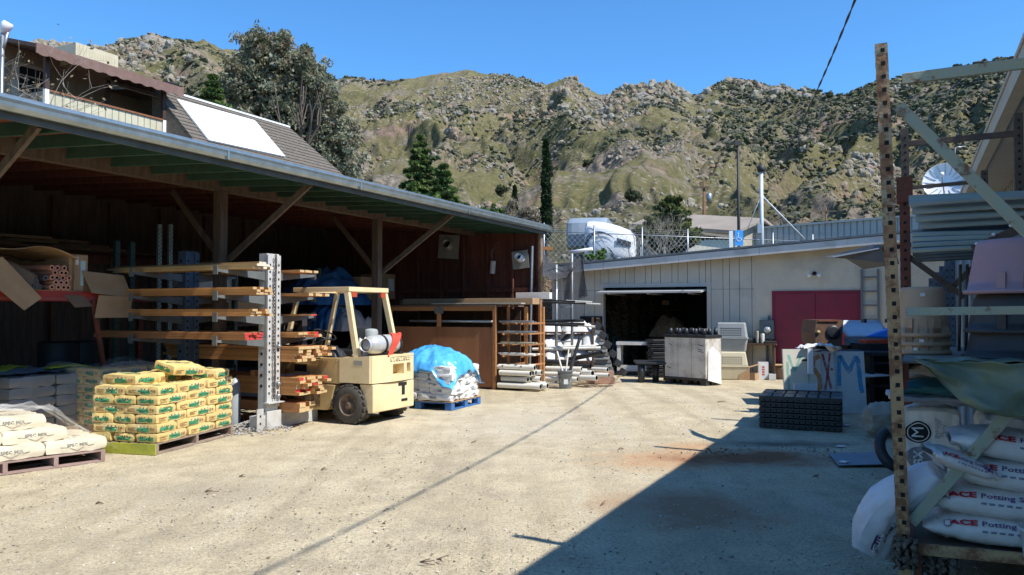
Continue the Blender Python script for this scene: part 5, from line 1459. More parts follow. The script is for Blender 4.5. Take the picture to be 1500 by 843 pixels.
for f in (0.0, .47): MB().box(XL_ + (BXr - XL_) * (.0 + f) , XL_ + (BXr - XL_) * f + .09, BYf - .028, BYf + .018, zply + .002, ztop - .142).build('slot_post', lum[2], bn)
MB().box(XL_ + (BXr - XL_) * .45, XL_ + (BXr - XL_) * .53, BYf - .035, BYf - .03, ztop - .2, ztop - .02).build('joist_bracket', galv, bn)
MB().box(XL_, BXr - .07, BYf + 1.3, BYf + 1.33, 0, ztop - .1).build('rear_panel', wood_dark, bn)
MB().box(XL_, BXr, BYf - .06, BYf + 1.35, ztop - .045, ztop - .02).build('top_sheet', M('grey_worn_ply', (0.20, 0.14, 0.10), (0.15, 0.1, 0.07), 3, .8), bn)
o = MB().tube([(-2.2, 0, 0), (0, 0, 0)], .025, 8).build('long_pipe', pvc, None); o.location = Lw(BXr - .15, BYf + .25, zply + .12); o.rotation_euler = (0, 0, -TH); tag(o, 'white pipe lying in the dark slot of the plywood bin', 'pipe')
def longbox(name, label, cat, x0, x1, y, z, w, h, mt, grp=None, rz_=0.0, ends=None):
	o = MB().box(-(x1 - x0), 0, 0, w, 0, h).build(name, mt, None, bevel=.004)
	o.location = Lw(x1, y, z); o.rotation_euler = (0, 0, -TH + rz_); return tag(o, label, cat, grp)
longbox('long_flat_carton', 'long flat brown carton on top of the plywood bin, front one', 'cardboard box', BXr - 2.5, BXr + .75, BYf + .2, ztop + .0, .35, .13, card, 'long cartons on the bin')
longbox('long_flat_carton', 'long flat brown carton on top of the bin, rear one', 'cardboard box', BXr - 2.9, BXr + .5, BYf + .65, ztop + .0, .4, .11, card_in, 'long cartons on the bin')
longbox('long_plank', 'thin grey plank sticking out over the pipe rack', 'plank', BXr - 1.6, BXr + .6, BYf - .04, ztop + .0, .2, .03, M('grey_plank', (0.38, 0.34, 0.28), rough=.8))
longbox('pvc_fitting_box', 'cream square tube resting on the cartons end above the pipe rack', 'tube', BXr + .15, BXr + .95, BYf + .62, ztop + .115, .14, .14, pvc)
pr_ = thing('pipe_rack', 'timber pipe rack full of white and metal lengths at the shed corner', 'rack', Lw(0, 0), -TH)
px0 = BXr + .18
for (dx, dy) in ((.12, .25), (.12, 1.1), (.55, .25), (.55, 1.1)):
	MB().box(BXr + dx, BXr + dx + .05, BYf + dy, BYf + dy + .05, 0, ztop - .05).build('upright', lum[1], pr_)
lev = [D(760, y_, G(727, 571).y + .2).z for y_ in (472, 487, 503, 519, 533)]
for z_ in lev:
	for dx in (.13, .56): MB().box(BXr + dx, BXr + dx + .03, BYf + .0, BYf + 1.2, z_ - .05, z_ - .012).build('crossbar', lum[2], pr_)
galvp = M('zinc_trim', (0.55, 0.57, 0.58), (0.42, 0.44, 0.45), 9, .35, metal=.6)
cnt = 0
names = {0: ('metal_channel', 'thin zinc channel', 'channel'), 1: ('metal_channel', 'thin zinc channel', 'channel'), 2: ('trim_length', 'slim pale trim length', 'trim'), 3: ('pvc_trim', 'flat white trim board', 'trim'), 4: ('pvc_trim', 'white trim board', 'trim')}
for li, z_ in enumerate(lev[:4]):
	for k in range(7 if li != 3 else 5):
		nm, ds, ct_ = names[li]; w_ = random.choice([.03, .045, .06]) if li < 3 else .11; h_ = .02 if li < 3 else .025
		row = k // 4; c_ = k % 4
		longbox(nm, f'{ds}, {ordn[c_]} from front, {("lower", "upper")[row]} row, {ordn[li]} level down of pipe rack', ct_,
				BXr + .02 + random.uniform(-.04, .1), BXr + .72 + random.uniform(-.15, .16), BYf + .06 + c_ * (.09 if li < 3 else .13), z_ - .010 + row * (h_ + .003), w_, h_, galvp if li < 2 else pvc if li == 3 else M('tan_trim', (.45, .38, .26), rough=.7), 'lengths on the shed corner pipe rack')
def pipe_thing(name, label, a, b_, r_, mt, grp, n=14):
	d = Vector(b_) - Vector(a)
	o = MB().pipe((0, 0, 0), d, r_, r_ * .88, n, 0, 1).build(name, [mt, black_matt], None)
	o.location = a; return tag(o, label, 'pipe', grp)
k = 0
for row, (zz_, cnt_, off) in enumerate(((.10, 5, 0), (.23, 4, .065), (.36, 4, 0), (.48, 3, .06))):
	for c_ in range(cnt_):
		y_ = BYf + .0 + c_ * .135 + off; e_ = random.uniform(-.08, .1)
		a = Lw(BXr + .03 + random.uniform(-.05, .08), y_, zz_); b_ = Lw(BXr + .78 + e_ + (.2 if row == 0 else 0), y_, zz_)
		pipe_thing('white_pipe', f'large white pipe, {ordn[c_]} from the front in the {ordn[row]} row up at the shed corner', a, b_, .056 if row else .06, pvc, 'white pipes stacked at the shed corner')
MB_ = MB().box(-.05, .95, 0, .08, 0, .04).box(-.05, .95, .6, .68, 0, .04)
a = Lw(BXr + .95, BYf + .35, 0.04); o = pipe_thing('leaning_pipe', 'tall grey pipe standing upright against the corner post', Lw(-.16, -.28, .02), Lw(-.13, -.18, D(793, 360, 17.8).z), .032, galv, None)
r2 = thing('outdoor_pipe_rack', 'galvanised steel frame holding black and white pipes beyond the shed corner', 'rack', Lw(0, 0), -TH)
for (px, yt, Y) in ((815, 388, 18.3), (838, 372, 19.4)):
	q = local(D(px, 500, Y), CX, -TH); z1_ = D(px, yt, Y).z
	MB().tube([(q.x, q.y, 0), (q.x, q.y, z1_)], .035, 10).build('post', galv, r2)
def w2l(px, py, Y): return local(D(px, py, Y), CX, -TH)
for py in (447, 498, 530):
	a = w2l(815, py, 18.3); b_ = w2l(838, py - 1, 19.4)
	MB().bar((a.x, a.y, a.z - .05), (b_.x, b_.y, b_.z - .06), .03, .03).build('arm', galv, r2)
MB().box(w2l(808, 540, 18.2).x, w2l(808, 540, 18.2).x + .05, -.5, -.45, 0, w2l(808, 440, 18.2).z).build('timber_upright', lum[2], r2)
def ppt(name, label, p0, p1, Y0, Y1, r_, mt):
	return pipe_thing(name, label, D(p0[0], p0[1], Y0), D(p1[0], p1[1], Y1), r_, mt, 'pipes beyond the shed corner')
ppt('black_pipe', 'thin black pipe on the highest arm beyond the shed corner', (790, 443), (858, 445), 18.2, 17.7, .022, abs_p)
ppt('black_pipe', 'second thin black pipe on the highest arm, slightly shorter', (793, 440), (842, 442), 18.3, 17.9, .02, abs_p)
ppt('white_pipe', 'thin cream pipe sticking out furthest on the highest arm', (808, 442), (880, 446), 18.3, 17.6, .018, pvc)
ppt('white_pipe', 'short cream pipe above the longest cream one on the highest arm', (830, 441), (868, 443), 18.3, 17.9, .02, pvc)
ppt('black_pipe', 'thick black pipe, upper of the middle arm group', (792, 471), (855, 470), 18.2, 17.8, .035, abs_p)
ppt('black_pipe', 'thick black pipe, lower of the middle arm group', (790, 475), (846, 477), 18.1, 17.7, .035, abs_p)
ppt('black_pipe', 'thick black pipe, rear of the middle arm group', (800, 474), (856, 475), 18.5, 18.1, .03, abs_p)
ppt('white_pipe', 'cream pipe beyond the black ones in the middle arm group', (812, 474), (872, 479), 18.5, 18.0, .025, pvc)
ppt('white_pipe', 'long white pipe crossing in front of the white sacks', (780, 512), (880, 510), 18.1, 17.8, .035, pvc)
ppt('white_pipe', 'second long white pipe crossing just above the first one', (800, 509), (874, 507), 18.3, 18.0, .03, pvc)
ppt('black_pipe', 'thick black pipe slanting below the white ones', (832, 527), (881, 517), 18.0, 17.5, .055, abs_p)
ppt('black_pipe', 'thick black pipe lying low between the posts', (798, 530), (847, 532), 18.0, 17.7, .06, abs_p)
ppt('black_pipe', 'black pipe lying low right of the bucket', (838, 536), (865, 537), 17.9, 17.6, .055, abs_p)
for k, (x0_, x1_, y_, Y, r_) in enumerate([(800, 852, 540, 17.7, .055), (796, 850, 548, 17.5, .055), (846, 868, 546, 17.5, .06), (862, 890, 541, 17.9, .05), (850, 892, 549, 17.7, .05), (840, 874, 553, 17.3, .06), (800, 846, 555, 17.2, .055)]):
	ppt('white_pipe', f'{ordn[k]} white pipe of the low ground pile around the grey bucket', (x0_, y_), (x1_, y_ + 1), Y, Y - .35, r_, pvc)
for k, (px, py, w_) in enumerate(((882, 543, .5), (880, 552, .62))):
	q = D(px, py, 17.9); o = MB().box(-w_ / 2, w_ / 2, -.1, .1, -.07, .07).build('timber_block', M('pinkish_timber', (0.42, 0.25, 0.18), (.33, .19, .13), 5, .8), None); o.location = (q.x, q.y, .075 + .145 * (1 - k)); tag(o, ('upper', 'lower')[k] + ' pinkish timber block stacked right of the white pipes', 'timber block', 'timber blocks by the white pipes')
q = G(828, 569); bk = thing('grey_bucket', 'grey plastic bucket holding pipes in front of the pipe piles', 'bucket', q)
mb = MB(); mb.lathe([(.125, 0), (.13, .01), (.155, .36), (.165, .365), (.165, .385), (.15, .385), (.12, .02)], (0, 0, 0), 24, cap=False); mb.lathe([(.124, .012), (.1, .013)], (0, 0, 0), 24)
mb.lathe([(.16, .29), (.168, .29), (.168, .30), (.16, .30)], (0, 0, 0), 24, cap=False); mb.build('pail', M('bucket_grey', (0.20, 0.22, 0.23), (.16, .18, .19), 6, .5), bk)
MB().box(-.04, .05, -.152, -.142, .1, .2).build('label', white_p, bk)
MB().tube([(-.16, 0, .33), (-.1, -.15, .14), (.0, -.2, .08), (.1, -.15, .14), (.16, 0, .33)], .004, 5).build('handle', galv, bk)
o = pipe_thing('black_pipe', 'black pipe leaning out of the grey bucket to the upper right', q + Vector((.0, 0, .03)), D(850, 493, q.y + .3), .035, abs_p, 'pipes in the bucket')
o = pipe_thing('white_pipe', 'thin white pipe leaning left out of the grey bucket', q + Vector((.03, 0, .03)), D(816, 515, q.y + .2), .018, pvc, 'pipes in the bucket')
o = pipe_thing('white_pipe', 'thin white pipe standing upright in the grey bucket', q + Vector((-.02, .03, .03)), D(833, 512, q.y + .2), .015, pvc, 'pipes in the bucket')
g = random.Random(77)
mb = MB()
for k in range(26):
	p = G(855 + g.uniform(-25, 28), 563 + g.uniform(-5, 5)); a = g.uniform(-.4, .4); l_ = g.uniform(.1, .45)
	mb.bar(p + Vector((0, 0, .01)), p + Vector((math.cos(a) * l_, math.sin(a) * l_, .012 + g.uniform(0, .03))), .025, .01)
tag(mb.build('wood_scraps', M('dark_wood_scrap', (0.14, 0.08, 0.045), (.2, .13, .08), 9, .9), None), 'dark wood scraps on the dirt right of the bucket', 'wood scraps', kind='stuff')
for k, (px, py, w_, h_) in enumerate([(808, 480, .55, .3), (845, 478, .75, .34), (808, 497, .55, .3), (845, 497, .8, .34), (862, 490, .45, .5), (808, 517, .55, .3), (845, 519, .8, .34), (850, 536, .7, .3)]):
	q = D(px, py, 19.9)
	t = heap('white_sack', f'{ordn[k]} from the top of the bright white sacks behind the outdoor pipe rack', 'sack', (q.x, q.y + .3, q.z - h_ / 2 - .02), .05 * k, w_, .7, h_, white_p, 30 + k, .15, 12, 12)
	t['group'] = 'white sacks behind the outdoor pipe rack'
st = thing('sack_stand', 'dark timber stand carrying the white sacks', 'stand', (D(832, 540, 19.9).x, 20.2, 0))
for zz_ in (.0, .35, .72, 1.08): MB().box(-.65, .65, -.35, .4, zz_ - .0, zz_ + .05).build('shelf', wood_dark, st)
for xx_ in (-.64, .6): MB().box(xx_, xx_ + .05, -.36, -.31, 0, 1.5).build('upright', wood_dark, st)
q = bl(868, 470); MB().box(q.x - .33, q.x + .30, -.08, -.033, q.z - .05, q.z + .12).build('wall_slot', black_matt, wh)
q = G(868, 549); t = thing('lattice_panel', 'grey netted panel roll leaning beside the garage opening', 'panel', (q.x, q.y, 0), -BE)
mb = MB()
for k in range(12):
	mb.add([(-.5 + .02 * k, 0 + .04 * (k % 2), .095 * k), (.58 - .03 * k, 0 + .04 * (k % 2), .095 * k + .02), (.56 - .03 * k, .06, .095 * k + .105), (-.5 + .02 * k, .06, .095 * k + .09)], [(0, 1, 2, 3)])
mb.build('folds', M('grey_mesh_fabric', (0.22, 0.23, 0.23), (.15, .16, .16), 20, .8, .4, 40), t, solid=.02)
for k in range(6):
	pp = D(875 + k * 7.5, 478 + k * 13.5, 19.9); o = MB().box(-.09, .09, -.05, .05, -.08, .08).build('black_tray', black_plastic, None, bevel=.01); o.location = pp; o.rotation_euler = (0, .6, .3)
	o.location.z = pp.z; tag(o, ordn[k] + ' from the top of the black trays slanting down beside the garage opening', 'tray', 'black trays leaning by the garage')
ld_ = MB().bar(G(905, 543) + Vector((-.05, .3, 0)), D(876, 466, 20.5), .10, .05).build('tray_board', wood_dark, None); tag(ld_, 'dark slanting board under the black trays beside the garage opening', 'board')
net = M('black_shade_cloth', (0.03, 0.032, 0.035), (0.05, 0.05, 0.055), 30, .9, .2, 80, alpha=.78)
sc_ = thing('shade_cloth', 'torn black shade cloth hanging from a bar between the shed and workshop', 'shade cloth', D(820, 400, 18.6))
o0 = sc_.location.copy()
def sag(u, v):
	a = D(795, 372, 18.4).lerp(D(852, 386, 19.0), u); b__ = D(795, 404, 17.6).lerp(D(840, 396, 18.4), u)
	p = a.lerp(b__, v); p.z -= .22 * math.sin(math.pi * u) * (1 - v * .3) + .05 * noise.noise(Vector((u * 6, v * 5, 1)))
	return p - o0
MB().grid(16, 10, sag).build('sagging_canopy', net, sc_, fix=False)
def hang(u, v):
	a = D(824, 392, 18.4).lerp(D(853, 374, 18.7), u); b__ = D(827, 441, 18.3).lerp(D(859, 434, 18.5), u)
	p = a.lerp(b__, v); p.y += .10 * math.sin(u * 9 + v * 2) * (.3 + v); p.z += .04 * noise.noise(Vector((u * 5, v * 3, 5)))
	return p - o0
MB().grid(16, 12, hang).build('hanging_panel', net, sc_, fix=False)
MB().tube([D(853, 374, 18.7) - o0, D(855, 400, 18.6) - o0, D(860, 434, 18.5) - o0, D(845, 440, 18.3) - o0, D(826, 441, 18.3) - o0], .012, 5).build('hem', black_matt, sc_)
MB().tube([D(834, 370, 18.8) - o0, D(868, 365, 18.6) - o0], .04, 8).build('white_bar', white_roof, sc_)
MB().tube([D(797, 399, 18.0) - o0, D(812, 393, 18.0) - o0, D(826, 398, 18.2) - o0], .008, 5).build('tie_rope', black_matt, sc_)
MB().box(-.9, .0, -.1, .05, 0, .08).build('ledger_board', lum[2], sc_).location = D(810, 367, 18.6) - o0
c1 = G(1034, 566); c0 = G(974, 561); c2 = G(1057, 558)
ang = math.atan2(c1.y - c0.y, c1.x - c0.x); wB = (c1 - c0).length; dB = .3
while True:
	e_ = c1 + Vector((-math.sin(ang), math.cos(ang), 0)) * dB
	if 750 + F * e_.x / e_.y > 1055 or dB > 2: break
	dB += .02
zB = D(1034, 496, c1.y).z
bb = thing('bulk_bin', 'dirty white sided bulk bin with a black nestable pallet upside down on top', 'bin', c0, ang)
wside = M('dirty_white_panel', (0.62, 0.59, 0.53), (0.50, 0.47, 0.42), 3, .6, dirt=(0.28, 0.22, 0.16), dirt_amt=.8, dirt_scale=3)
for i in range(3): MB().box(wB * i / 3 + .004, wB * (i + 1) / 3 - .004, 0, .02, .16, zB).build('front_side', wside, bb)
MB().box(wB - .02, wB, .021, dB, .16, zB).build('right_side', wside, bb); MB().box(0, .02, .021, dB, .16, zB).build('left_side', wside, bb); MB().box(.021, wB - .021, dB - .02, dB, .16, zB).build('rear_side', wside, bb)
MB().add([(wB + .02, .05, .12), (wB + .10, .45, .02), (wB + .08, .45, zB - .35), (wB + .03, .25, zB - .18), (wB + .01, .08, zB - .28)], [(0, 1, 2, 3, 4)]).build('loose_panel', white_p, bb, solid=.012)
mb = MB(); mb.box(-.01, wB + .01, -.01, dB, .10, .16)
for i in range(3):
	for j in range(3): mb.box(i * (wB - .14) / 2, i * (wB - .14) / 2 + .14, j * (dB - .14) / 2, j * (dB - .14) / 2 + .14, 0, .10)
mb.build('base_pallet', black_plastic, bb, bevel=.006)
mb = MB(); mb.box(-.02, wB + .02, -.02, dB + .02, zB + .002, zB + .07); mb.build('lid', black_plastic, bb, bevel=.01)
g = random.Random(5)
for i in range(5):
	for j in range(3):
		x_ = .08 + i * (wB - .2) / 4; y_ = .05 + j * (dB - .15) / 2
		MB().lathe([(.045, 0), (.055, .0), (.038, .14), (.03, .14), (.028, .12)], (x_ + .03 + g.uniform(-.02, .02), y_ + .03, zB + .07), 8).build('pallet_foot', black_plastic, bb)
mb = MB();
for (x_, z_, l_) in ((.9, .95, .2), (.92, .85, .1), (.12, .95, .08), (1.0, .8, .08), (.06, .4, .12)):
	if x_ < wB: mb.bar((min(x_, wB - .2), -.003, z_ * zB / 1.1), (min(x_ + l_, wB - .05), -.003, z_ * zB / 1.1 - .03), .012, .004, (0, 1, 0))
mb.build('scuff_marks', black_matt, bb)
c0 = G(904, 550); c1 = c0 + Vector((math.cos(R(-14)), math.sin(R(-14)), 0)) * .88
fr = thing('open_frame_table', 'grey open box frame standing in front of the garage opening', 'frame', c0, math.atan2(c1.y - c0.y, c1.x - c0.x) - .0)
wF = (c1 - c0).length; zF = D(907, 501, c0.y).z; gp = M('grey_frame_paint', (0.68, 0.66, 0.60), (.58, .56, .52), 4, .6, dirt=(.25, .22, .18), dirt_amt=.5)
for (x_, y_) in ((0, 0), (wF - .09, 0), (0, .6), (wF - .09, .6)): MB().box(x_, x_ + .09, y_, y_ + .06, .12, zF - .08).build('leg', gp, fr)
MB().box(-.02, wF + .15, -.02, .68, zF - .079, zF).build('top', gp, fr); MB().box(.09, wF - .09, 0, .05, .12, .26).build('lower_rail', gp, fr); MB().box(.0, wF, .06, .6, .10, .119).build('bottom_board', gp, fr)
MB().box(-.02, .15, -.01, .5, 0, .1).box(wF - .2, wF + .02, -.01, .5, 0, .1).build('skid', black_plastic, fr)
MB().tube([(wF + .06, .05, .12), (wF + .06, .05, zF - .1)], .02, 6).build('thin_post', white_p, fr)
q = G(953, 561); tr = thing('black_pallet', 'black plastic pallet on thick feet between the grey frame and the white bin', 'pallet', q, -.08)
MB().box(-.32, .55, 0, .9, .42, .47).build('deck', black_plastic, tr, bevel=.008)
for (x_, y_) in ((-.25, .05), (.1, .25), (.4, .05), (-.2, .7), (.4, .7)): MB().lathe([(.075, 0), (.085, .42)], (x_ + .05, y_ + .07, 0), 10).build('foot', black_plastic, tr)
for k in range(9):
	q = D(968, 541 - k * 7, 19.6); o = MB().box(-.2, .2, -.25, .25, 0, .07).box(-.22, .22, -.27, .27, .055, .075).build('nested_tray', black_plastic, None, bevel=.01); o.location = (q.x - .05, q.y + .2, max(.02, q.z) if False else .02 + k * .105); o.rotation_euler = (0, 0, .1 * (k % 3)); tag(o, ordn[k] + ' from the ground in the stack of black nested trays left of the white bin', 'tray', 'nested black trays left of the bin')
burl = M('burlap_brown', (0.22, 0.15, 0.09), (.15, .10, .06), 8, .95, .5, 30)
q = bl(980, 470, 2.0); heap('burlap_sack', 'brown burlap sack heap inside the dark garage', 'sack', BO + BX * q.x + BY * 2.0 + Vector((0, 0, q.z - .45)), -BE, 1.0, .8, .5, burl, 41, .25, 30, 30)
q = bl(1020, 482, 2.2); heap('burlap_sack', 'second lower burlap sack behind the white bin in the garage', 'sack', BO + BX * q.x + BY * 2.2 + Vector((0, 0, q.z - .4)), -BE, .8, .8, .4, burl, 43, .25, 24, 24)
wb = thing('garage_bench', 'dark workbench inside the garage carrying the burlap sacks', 'bench', BO + BX * 1.9 + BY * 2.1, -BE)
MB().box(-1.0, 1.1, -.5, .6, .85, .9).build('top', wood_dark, wb)
for x_ in (-.95, 1.0): MB().box(x_, x_ + .08, -.48, .55, 0, .85).build('leg', wood_dark, wb)
for k, (px, py, w_, h_, m_) in enumerate([(975, 447, .22, .14, card), (1000, 430, .06, .5, galv), (935, 440, .12, .2, card_in), (1028, 440, .1, .6, wood_dark)]):
	q = bl(px, py, 4.0); o = MB().box(-w_ / 2, w_ / 2, 0, .1, 0, h_).build('wall_box', m_, None); o.location = BO + BX * q.x + BY * 4.0 + Vector((0, 0, q.z)); o.rotation_euler[2] = -BE; tag(o, ['small carton high on the shelf', 'thin metal strip', 'small brown box', 'narrow dark board'][k] + ' dimly seen at the back of the garage', 'box')
sf = MB().box(-2.6, 1.4, 0, .4, 0, .04).build('garage_shelf', wood_dark, None); sf.location = BO + BX * 2.4 + BY * 4.0 + Vector((0, 0, 1.65)); sf.rotation_euler[2] = -BE; tag(sf, 'dark wall shelf at the back of the garage', 'shelf')
q = G(893, 546); o = thing('frame_stack', 'narrow grey and blue frames leaning inside the garage left side', 'frame', (q.x, q.y + .35, 0), -BE)
for k in range(3): MB().bar((.15 * k, .1 * k, 0), (.15 * k - .12, .35 + .1 * k, 1.0 - .1 * k), .07, .03, (1, 0, 0)).build('frame_rail', gp if k != 1 else steel_blue, o)
def kennel(name, label, p, rz_, L_, W_, H_, c_lo, c_hi):
	t = thing(name, label, 'pet carrier', p, rz_)
	def shell(z0_, z1_, i0, i1):
		P = []
		for z_, s_ in ((z0_, i0), (z1_, i1)):
			for x_, y_ in ((-1, -1), (1, -1), (1, 1), (-1, 1)): P.append((x_ * (L_ / 2 - s_), y_ * (W_ / 2 - s_), z_))
		return P
	for nm, z0_, z1_, i0, i1, m_ in (('lower_shell', 0, H_ * .48, .05, .0, c_lo), ('upper_shell', H_ * .48 + .004, H_, .0, .05, c_hi)):
		P = shell(z0_, z1_, i0, i1); MB().add(P, [(0, 3, 2, 1), (4, 5, 6, 7), (0, 1, 5, 4), (1, 2, 6, 5), (2, 3, 7, 6), (3, 0, 4, 7)]).build(nm, m_, t, bevel=.03)
	mb = MB(); mb.box(-L_ / 2 - .012, L_ / 2 + .012, -W_ / 2 - .012, W_ / 2 + .012, H_ * .46, H_ * .50); mb.build('rim', c_lo, t, bevel=.006)
	mb = MB()
	for i in range(9):
		for j in range(4): x_ = -L_ * .3 + i * L_ * .6 / 8; z_ = H_ * .58 + j * H_ * .075; mb.box(x_ - .018, x_ + .018, -W_ / 2 - .004 + (z_ - H_ * .48) / (H_ * .52) * .05, -W_ / 2 + .05, z_ - .012, z_ + .014)
	mb.build('side_vents', hole_m, t)
	mb = MB()
	for j in range(7): mb.box(-L_ / 2 - .02, -L_ / 2 - .012, -W_ * .32 + j * W_ * .1, -W_ * .32 + j * W_ * .1 + .008, H_ * .12, H_ * .85)
	mb.build('wire_door', galv, t)
	return t
cream = M('kennel_cream', (0.60, 0.54, 0.38), (.52, .46, .32), 3, .5); kgrey = M('kennel_grey', (0.36, 0.38, 0.37), (.3, .32, .31), 3, .5)
q = G(1073, 557); kennel('pet_carrier', 'cream plastic pet carrier on the ground right of the white bin', (q.x, q.y + .28, 0), -.12, .82, .52, D(1073, 516, q.y).z, cream, cream)
q = D(1072, 494, 19.0); zb_ = .86
kennel('pet_carrier', 'grey plastic pet carrier stacked above against the workshop wall', (q.x + .05, q.y + .2, D(1072, 514, 19.0).z - .05), -.35, .75, .45, D(1072, 473, 19.0).z - D(1072, 514, 19.0).z + .05, kgrey, kgrey)
t = thing('junk_table', 'low dark table cluttered with black items beneath the grey carrier', 'table', (D(1097, 510, 19.4).x, 19.5, 0), -BE)
zt2 = D(1090, 503, 19.4).z
MB().box(-.65, .7, -.3, .5, zt2 - .04, zt2).build('top', wood_dark, t)
for x_ in (-.6, .6): MB().box(x_, x_ + .06, -.28, .45, 0, zt2 - .04).build('leg', wood_dark, t)
g = random.Random(8)
for k, (dx, w_, h_, m_, ds) in enumerate([(-.35, .3, .10, black_plastic, 'flat black box'), (.05, .26, .12, black_plastic, 'black tub'), (.33, .07, .24, pvc, 'white spray bottle'), (.2, .06, .3, pale_tan, 'tall beige bottle'), (.5, .3, .06, black_matt, 'flat dark tray')]):
	o = MB().box(-w_ / 2, w_ / 2, -.1, .1, 0, h_).build('small_item', m_, None, bevel=.02); o.location = Vector(t.location) + BX * dx + Vector((0, -.05, zt2)); tag(o, ds + ' on the junk table beneath the meter', 'item')
for k, (px, py, w_, h_, d__, rz_, m_, ds) in enumerate([(1092, 557, .26, .30, .3, .1, card, 'tall open brown carton right of the cream pet carrier'), (1103, 557, .28, .16, .3, -.3, card, 'low brown carton in front of the taller open one'), (1119, 556, .24, .42, .15, .15, white_p, 'white carton with red lettering leaning on the pile'),
											(1139, 556, .42, .36, .35, .25, card, 'brown carton half open right of the lettered white carton'), (1133, 557, .16, .14, .15, .0, white_p, 'small white box in front of the brown cartons'), (1152, 556, .3, .26, .3, -.5, card, 'tilted brown carton beside the red door'),
											(1118, 536, .5, .22, .4, -.1, white_p, 'white carton with opened flaps on top of the carton pile')]):
	q = G(px, py); base = 0.0 if k < 6 else D(1118, 534, q.y).z - .0
	fl_k = (('x-', .5, .2), ('x+', .3, .22)) if k in (0, 6) else (('y-', -.3, .1),) if k == 3 else ()
	c = cbox('small_carton', ds, (q.x, q.y + d__ / 2 + (.15 if k in (3, 6) else 0), base), rz_ - .3, w_, d__, h_, flaps=fl_k, mi=m_, group='cartons by the workshop wall')
	if k == 2:
		mb = MB(); put_text(mb, 'SALE', (0, -d__ / 2 - .003, h_ * .5), (0, 0, 1), (-1, 0, 0), .11, 0, .01) if False else None
		for j in range(4): mb.box(-.03, .03, -d__ / 2 - .003, -d__ / 2 - .001, .1 + j * .06, .135 + j * .06)
		mb.build('red_lettering', M('red_print', (.5, .04, .03), rough=.6), c)
q0 = bl(1262, 395); q1 = bl(1286, 395); zlt, zlb = q0.z, bl(1270, 500).z
la = thing('wall_ladder', 'grey ladder hanging upright on the stucco wall right of the red doors', 'ladder', BO + BY * -.05, -BE); lw_ = (q1.x - q0.x)
for x_ in (q0.x, q1.x): MB().box(x_ - .025, x_ + .025, -.06, -.0, .25, zlt).build('rail', M('ladder_grey', (0.15, 0.155, 0.15), rough=.6), la)
z_ = .45
while z_ < zlt: MB().box(q0.x + .026, q1.x - .026, -.05, -.02, z_, z_ + .035).build('rung', MC['ladder_grey'], la); z_ += .33
print('far ok')
def sack_surf(L_, W_, H_, seed, pin=.0, pw=6, amp=.01, sag=0.0, wr=1.0, sq=.12):
	"""returns f(a, b, c) on the cube surface -> point; a,b,c in -1..1"""
	def f(a, b_, c):
		kx = 1 - .035 * c * c - .02 * b_ * b_
		ky = 1 - .045 * c * c - .03 * a * a
		kz = (1 - sq * abs(a) ** 8) * (1 - sq * .8 * abs(b_) ** 8)
		if pin: kz *= max(.04, 1 - pin * abs(a) ** 2.6) * max(.12, 1 - .55 * abs(b_) ** 2.4)
		x = a * L_ / 2 * kx; y = b_ * W_ / 2 * ky; z = c * H_ / 2 * kz
		n = noise.noise(Vector((a * 2.2 + seed, b_ * 2.2, c * 1.5 + seed)))
		n2 = noise.noise(Vector((a * 6 + seed * 3, b_ * 6, c * 4)))
		n3 = noise.noise(Vector((a * 3 + seed * 5, b_ * 14, c * 9))) * wr
		k = amp * (n * 1.0 + n2 * .5 + n3 * .3)
		nl = Vector((a ** 3, b_ ** 3, c ** 3)); nl = nl.normalized() if nl.length else nl
		p = Vector((x, y, z)) + nl * k
		p.z += -sag * (a * a) * H_ + H_ / 2
		return p
	return f
def sack_mb(f, na_=12, nb_=8, nc_=4):
	mb = MB()
	for s in (1, -1):
		mb.grid(na_, nb_, lambda u, v: f(u * 2 - 1, v * 2 - 1, s), 0)
		mb.grid(na_, nc_, lambda u, v: f(u * 2 - 1, s, v * 2 - 1), 0)
		mb.grid(nb_, nc_, lambda u, v: f(s, u * 2 - 1, v * 2 - 1), 0)
	return mb
def decal(mb, fn, mi, nu=6, nv=3): mb.grid(nu, nv, fn, mi, False)
def face_fn(f, face, off=.003):
	"""2D (s,t) in -1..1 on a face -> point a little proud of it"""
	if face == 'y-': return lambda s, t: f(s, -1, t) + Vector((0, -off, 0))
	if face == 'y+': return lambda s, t: f(-s, 1, t) + Vector((0, off, 0))
	if face == 'x+': return lambda s, t: f(1, s, t) + Vector((off, 0, 0))
	if face == 'x-': return lambda s, t: f(-1, -s, t) + Vector((-off, 0, 0))
	return lambda s, t: f(s, t, 1) + Vector((0, 0, off))
def patch(mb, F_, s0, s1, t0, t1, mi): decal(mb, lambda u, v: F_(s0 + (s1 - s0) * u, t0 + (t1 - t0) * v), mi)
def text_on(mb, F_, s, cs, ct, size, aspect, mi, bold=.01, sx=1.0, rot=0):
	"""text centred at (cs, ct); size in t units, aspect = (half length s)/(half length t)"""
	v, fc = text2d(s, size, bold, sx)
	if rot: v = [(-y, x) for x, y in v] if rot > 0 else [(y, -x) for x, y in v]
	mb.add([F_(cs + x / aspect, ct + y) for x, y in v], fc, mi)
yel = M('yellow_bag_paper', (0.74, 0.56, 0.22), (0.68, 0.48, 0.16), 4, .7, .3, 14, dirt=(.74, .64, .40), dirt_amt=.7, dirt_scale=4, rv=.16)
grn = M('green_print', (0.03, 0.22, 0.10), (0.05, 0.27, 0.13), 6, .6)
blk = M('black_print', (0.04, 0.045, 0.04), rough=.6)
whp = M('cream_print', (0.72, 0.66, 0.45), rough=.6)
brp = M('brown_print', (0.33, 0.19, 0.08), rough=.6)
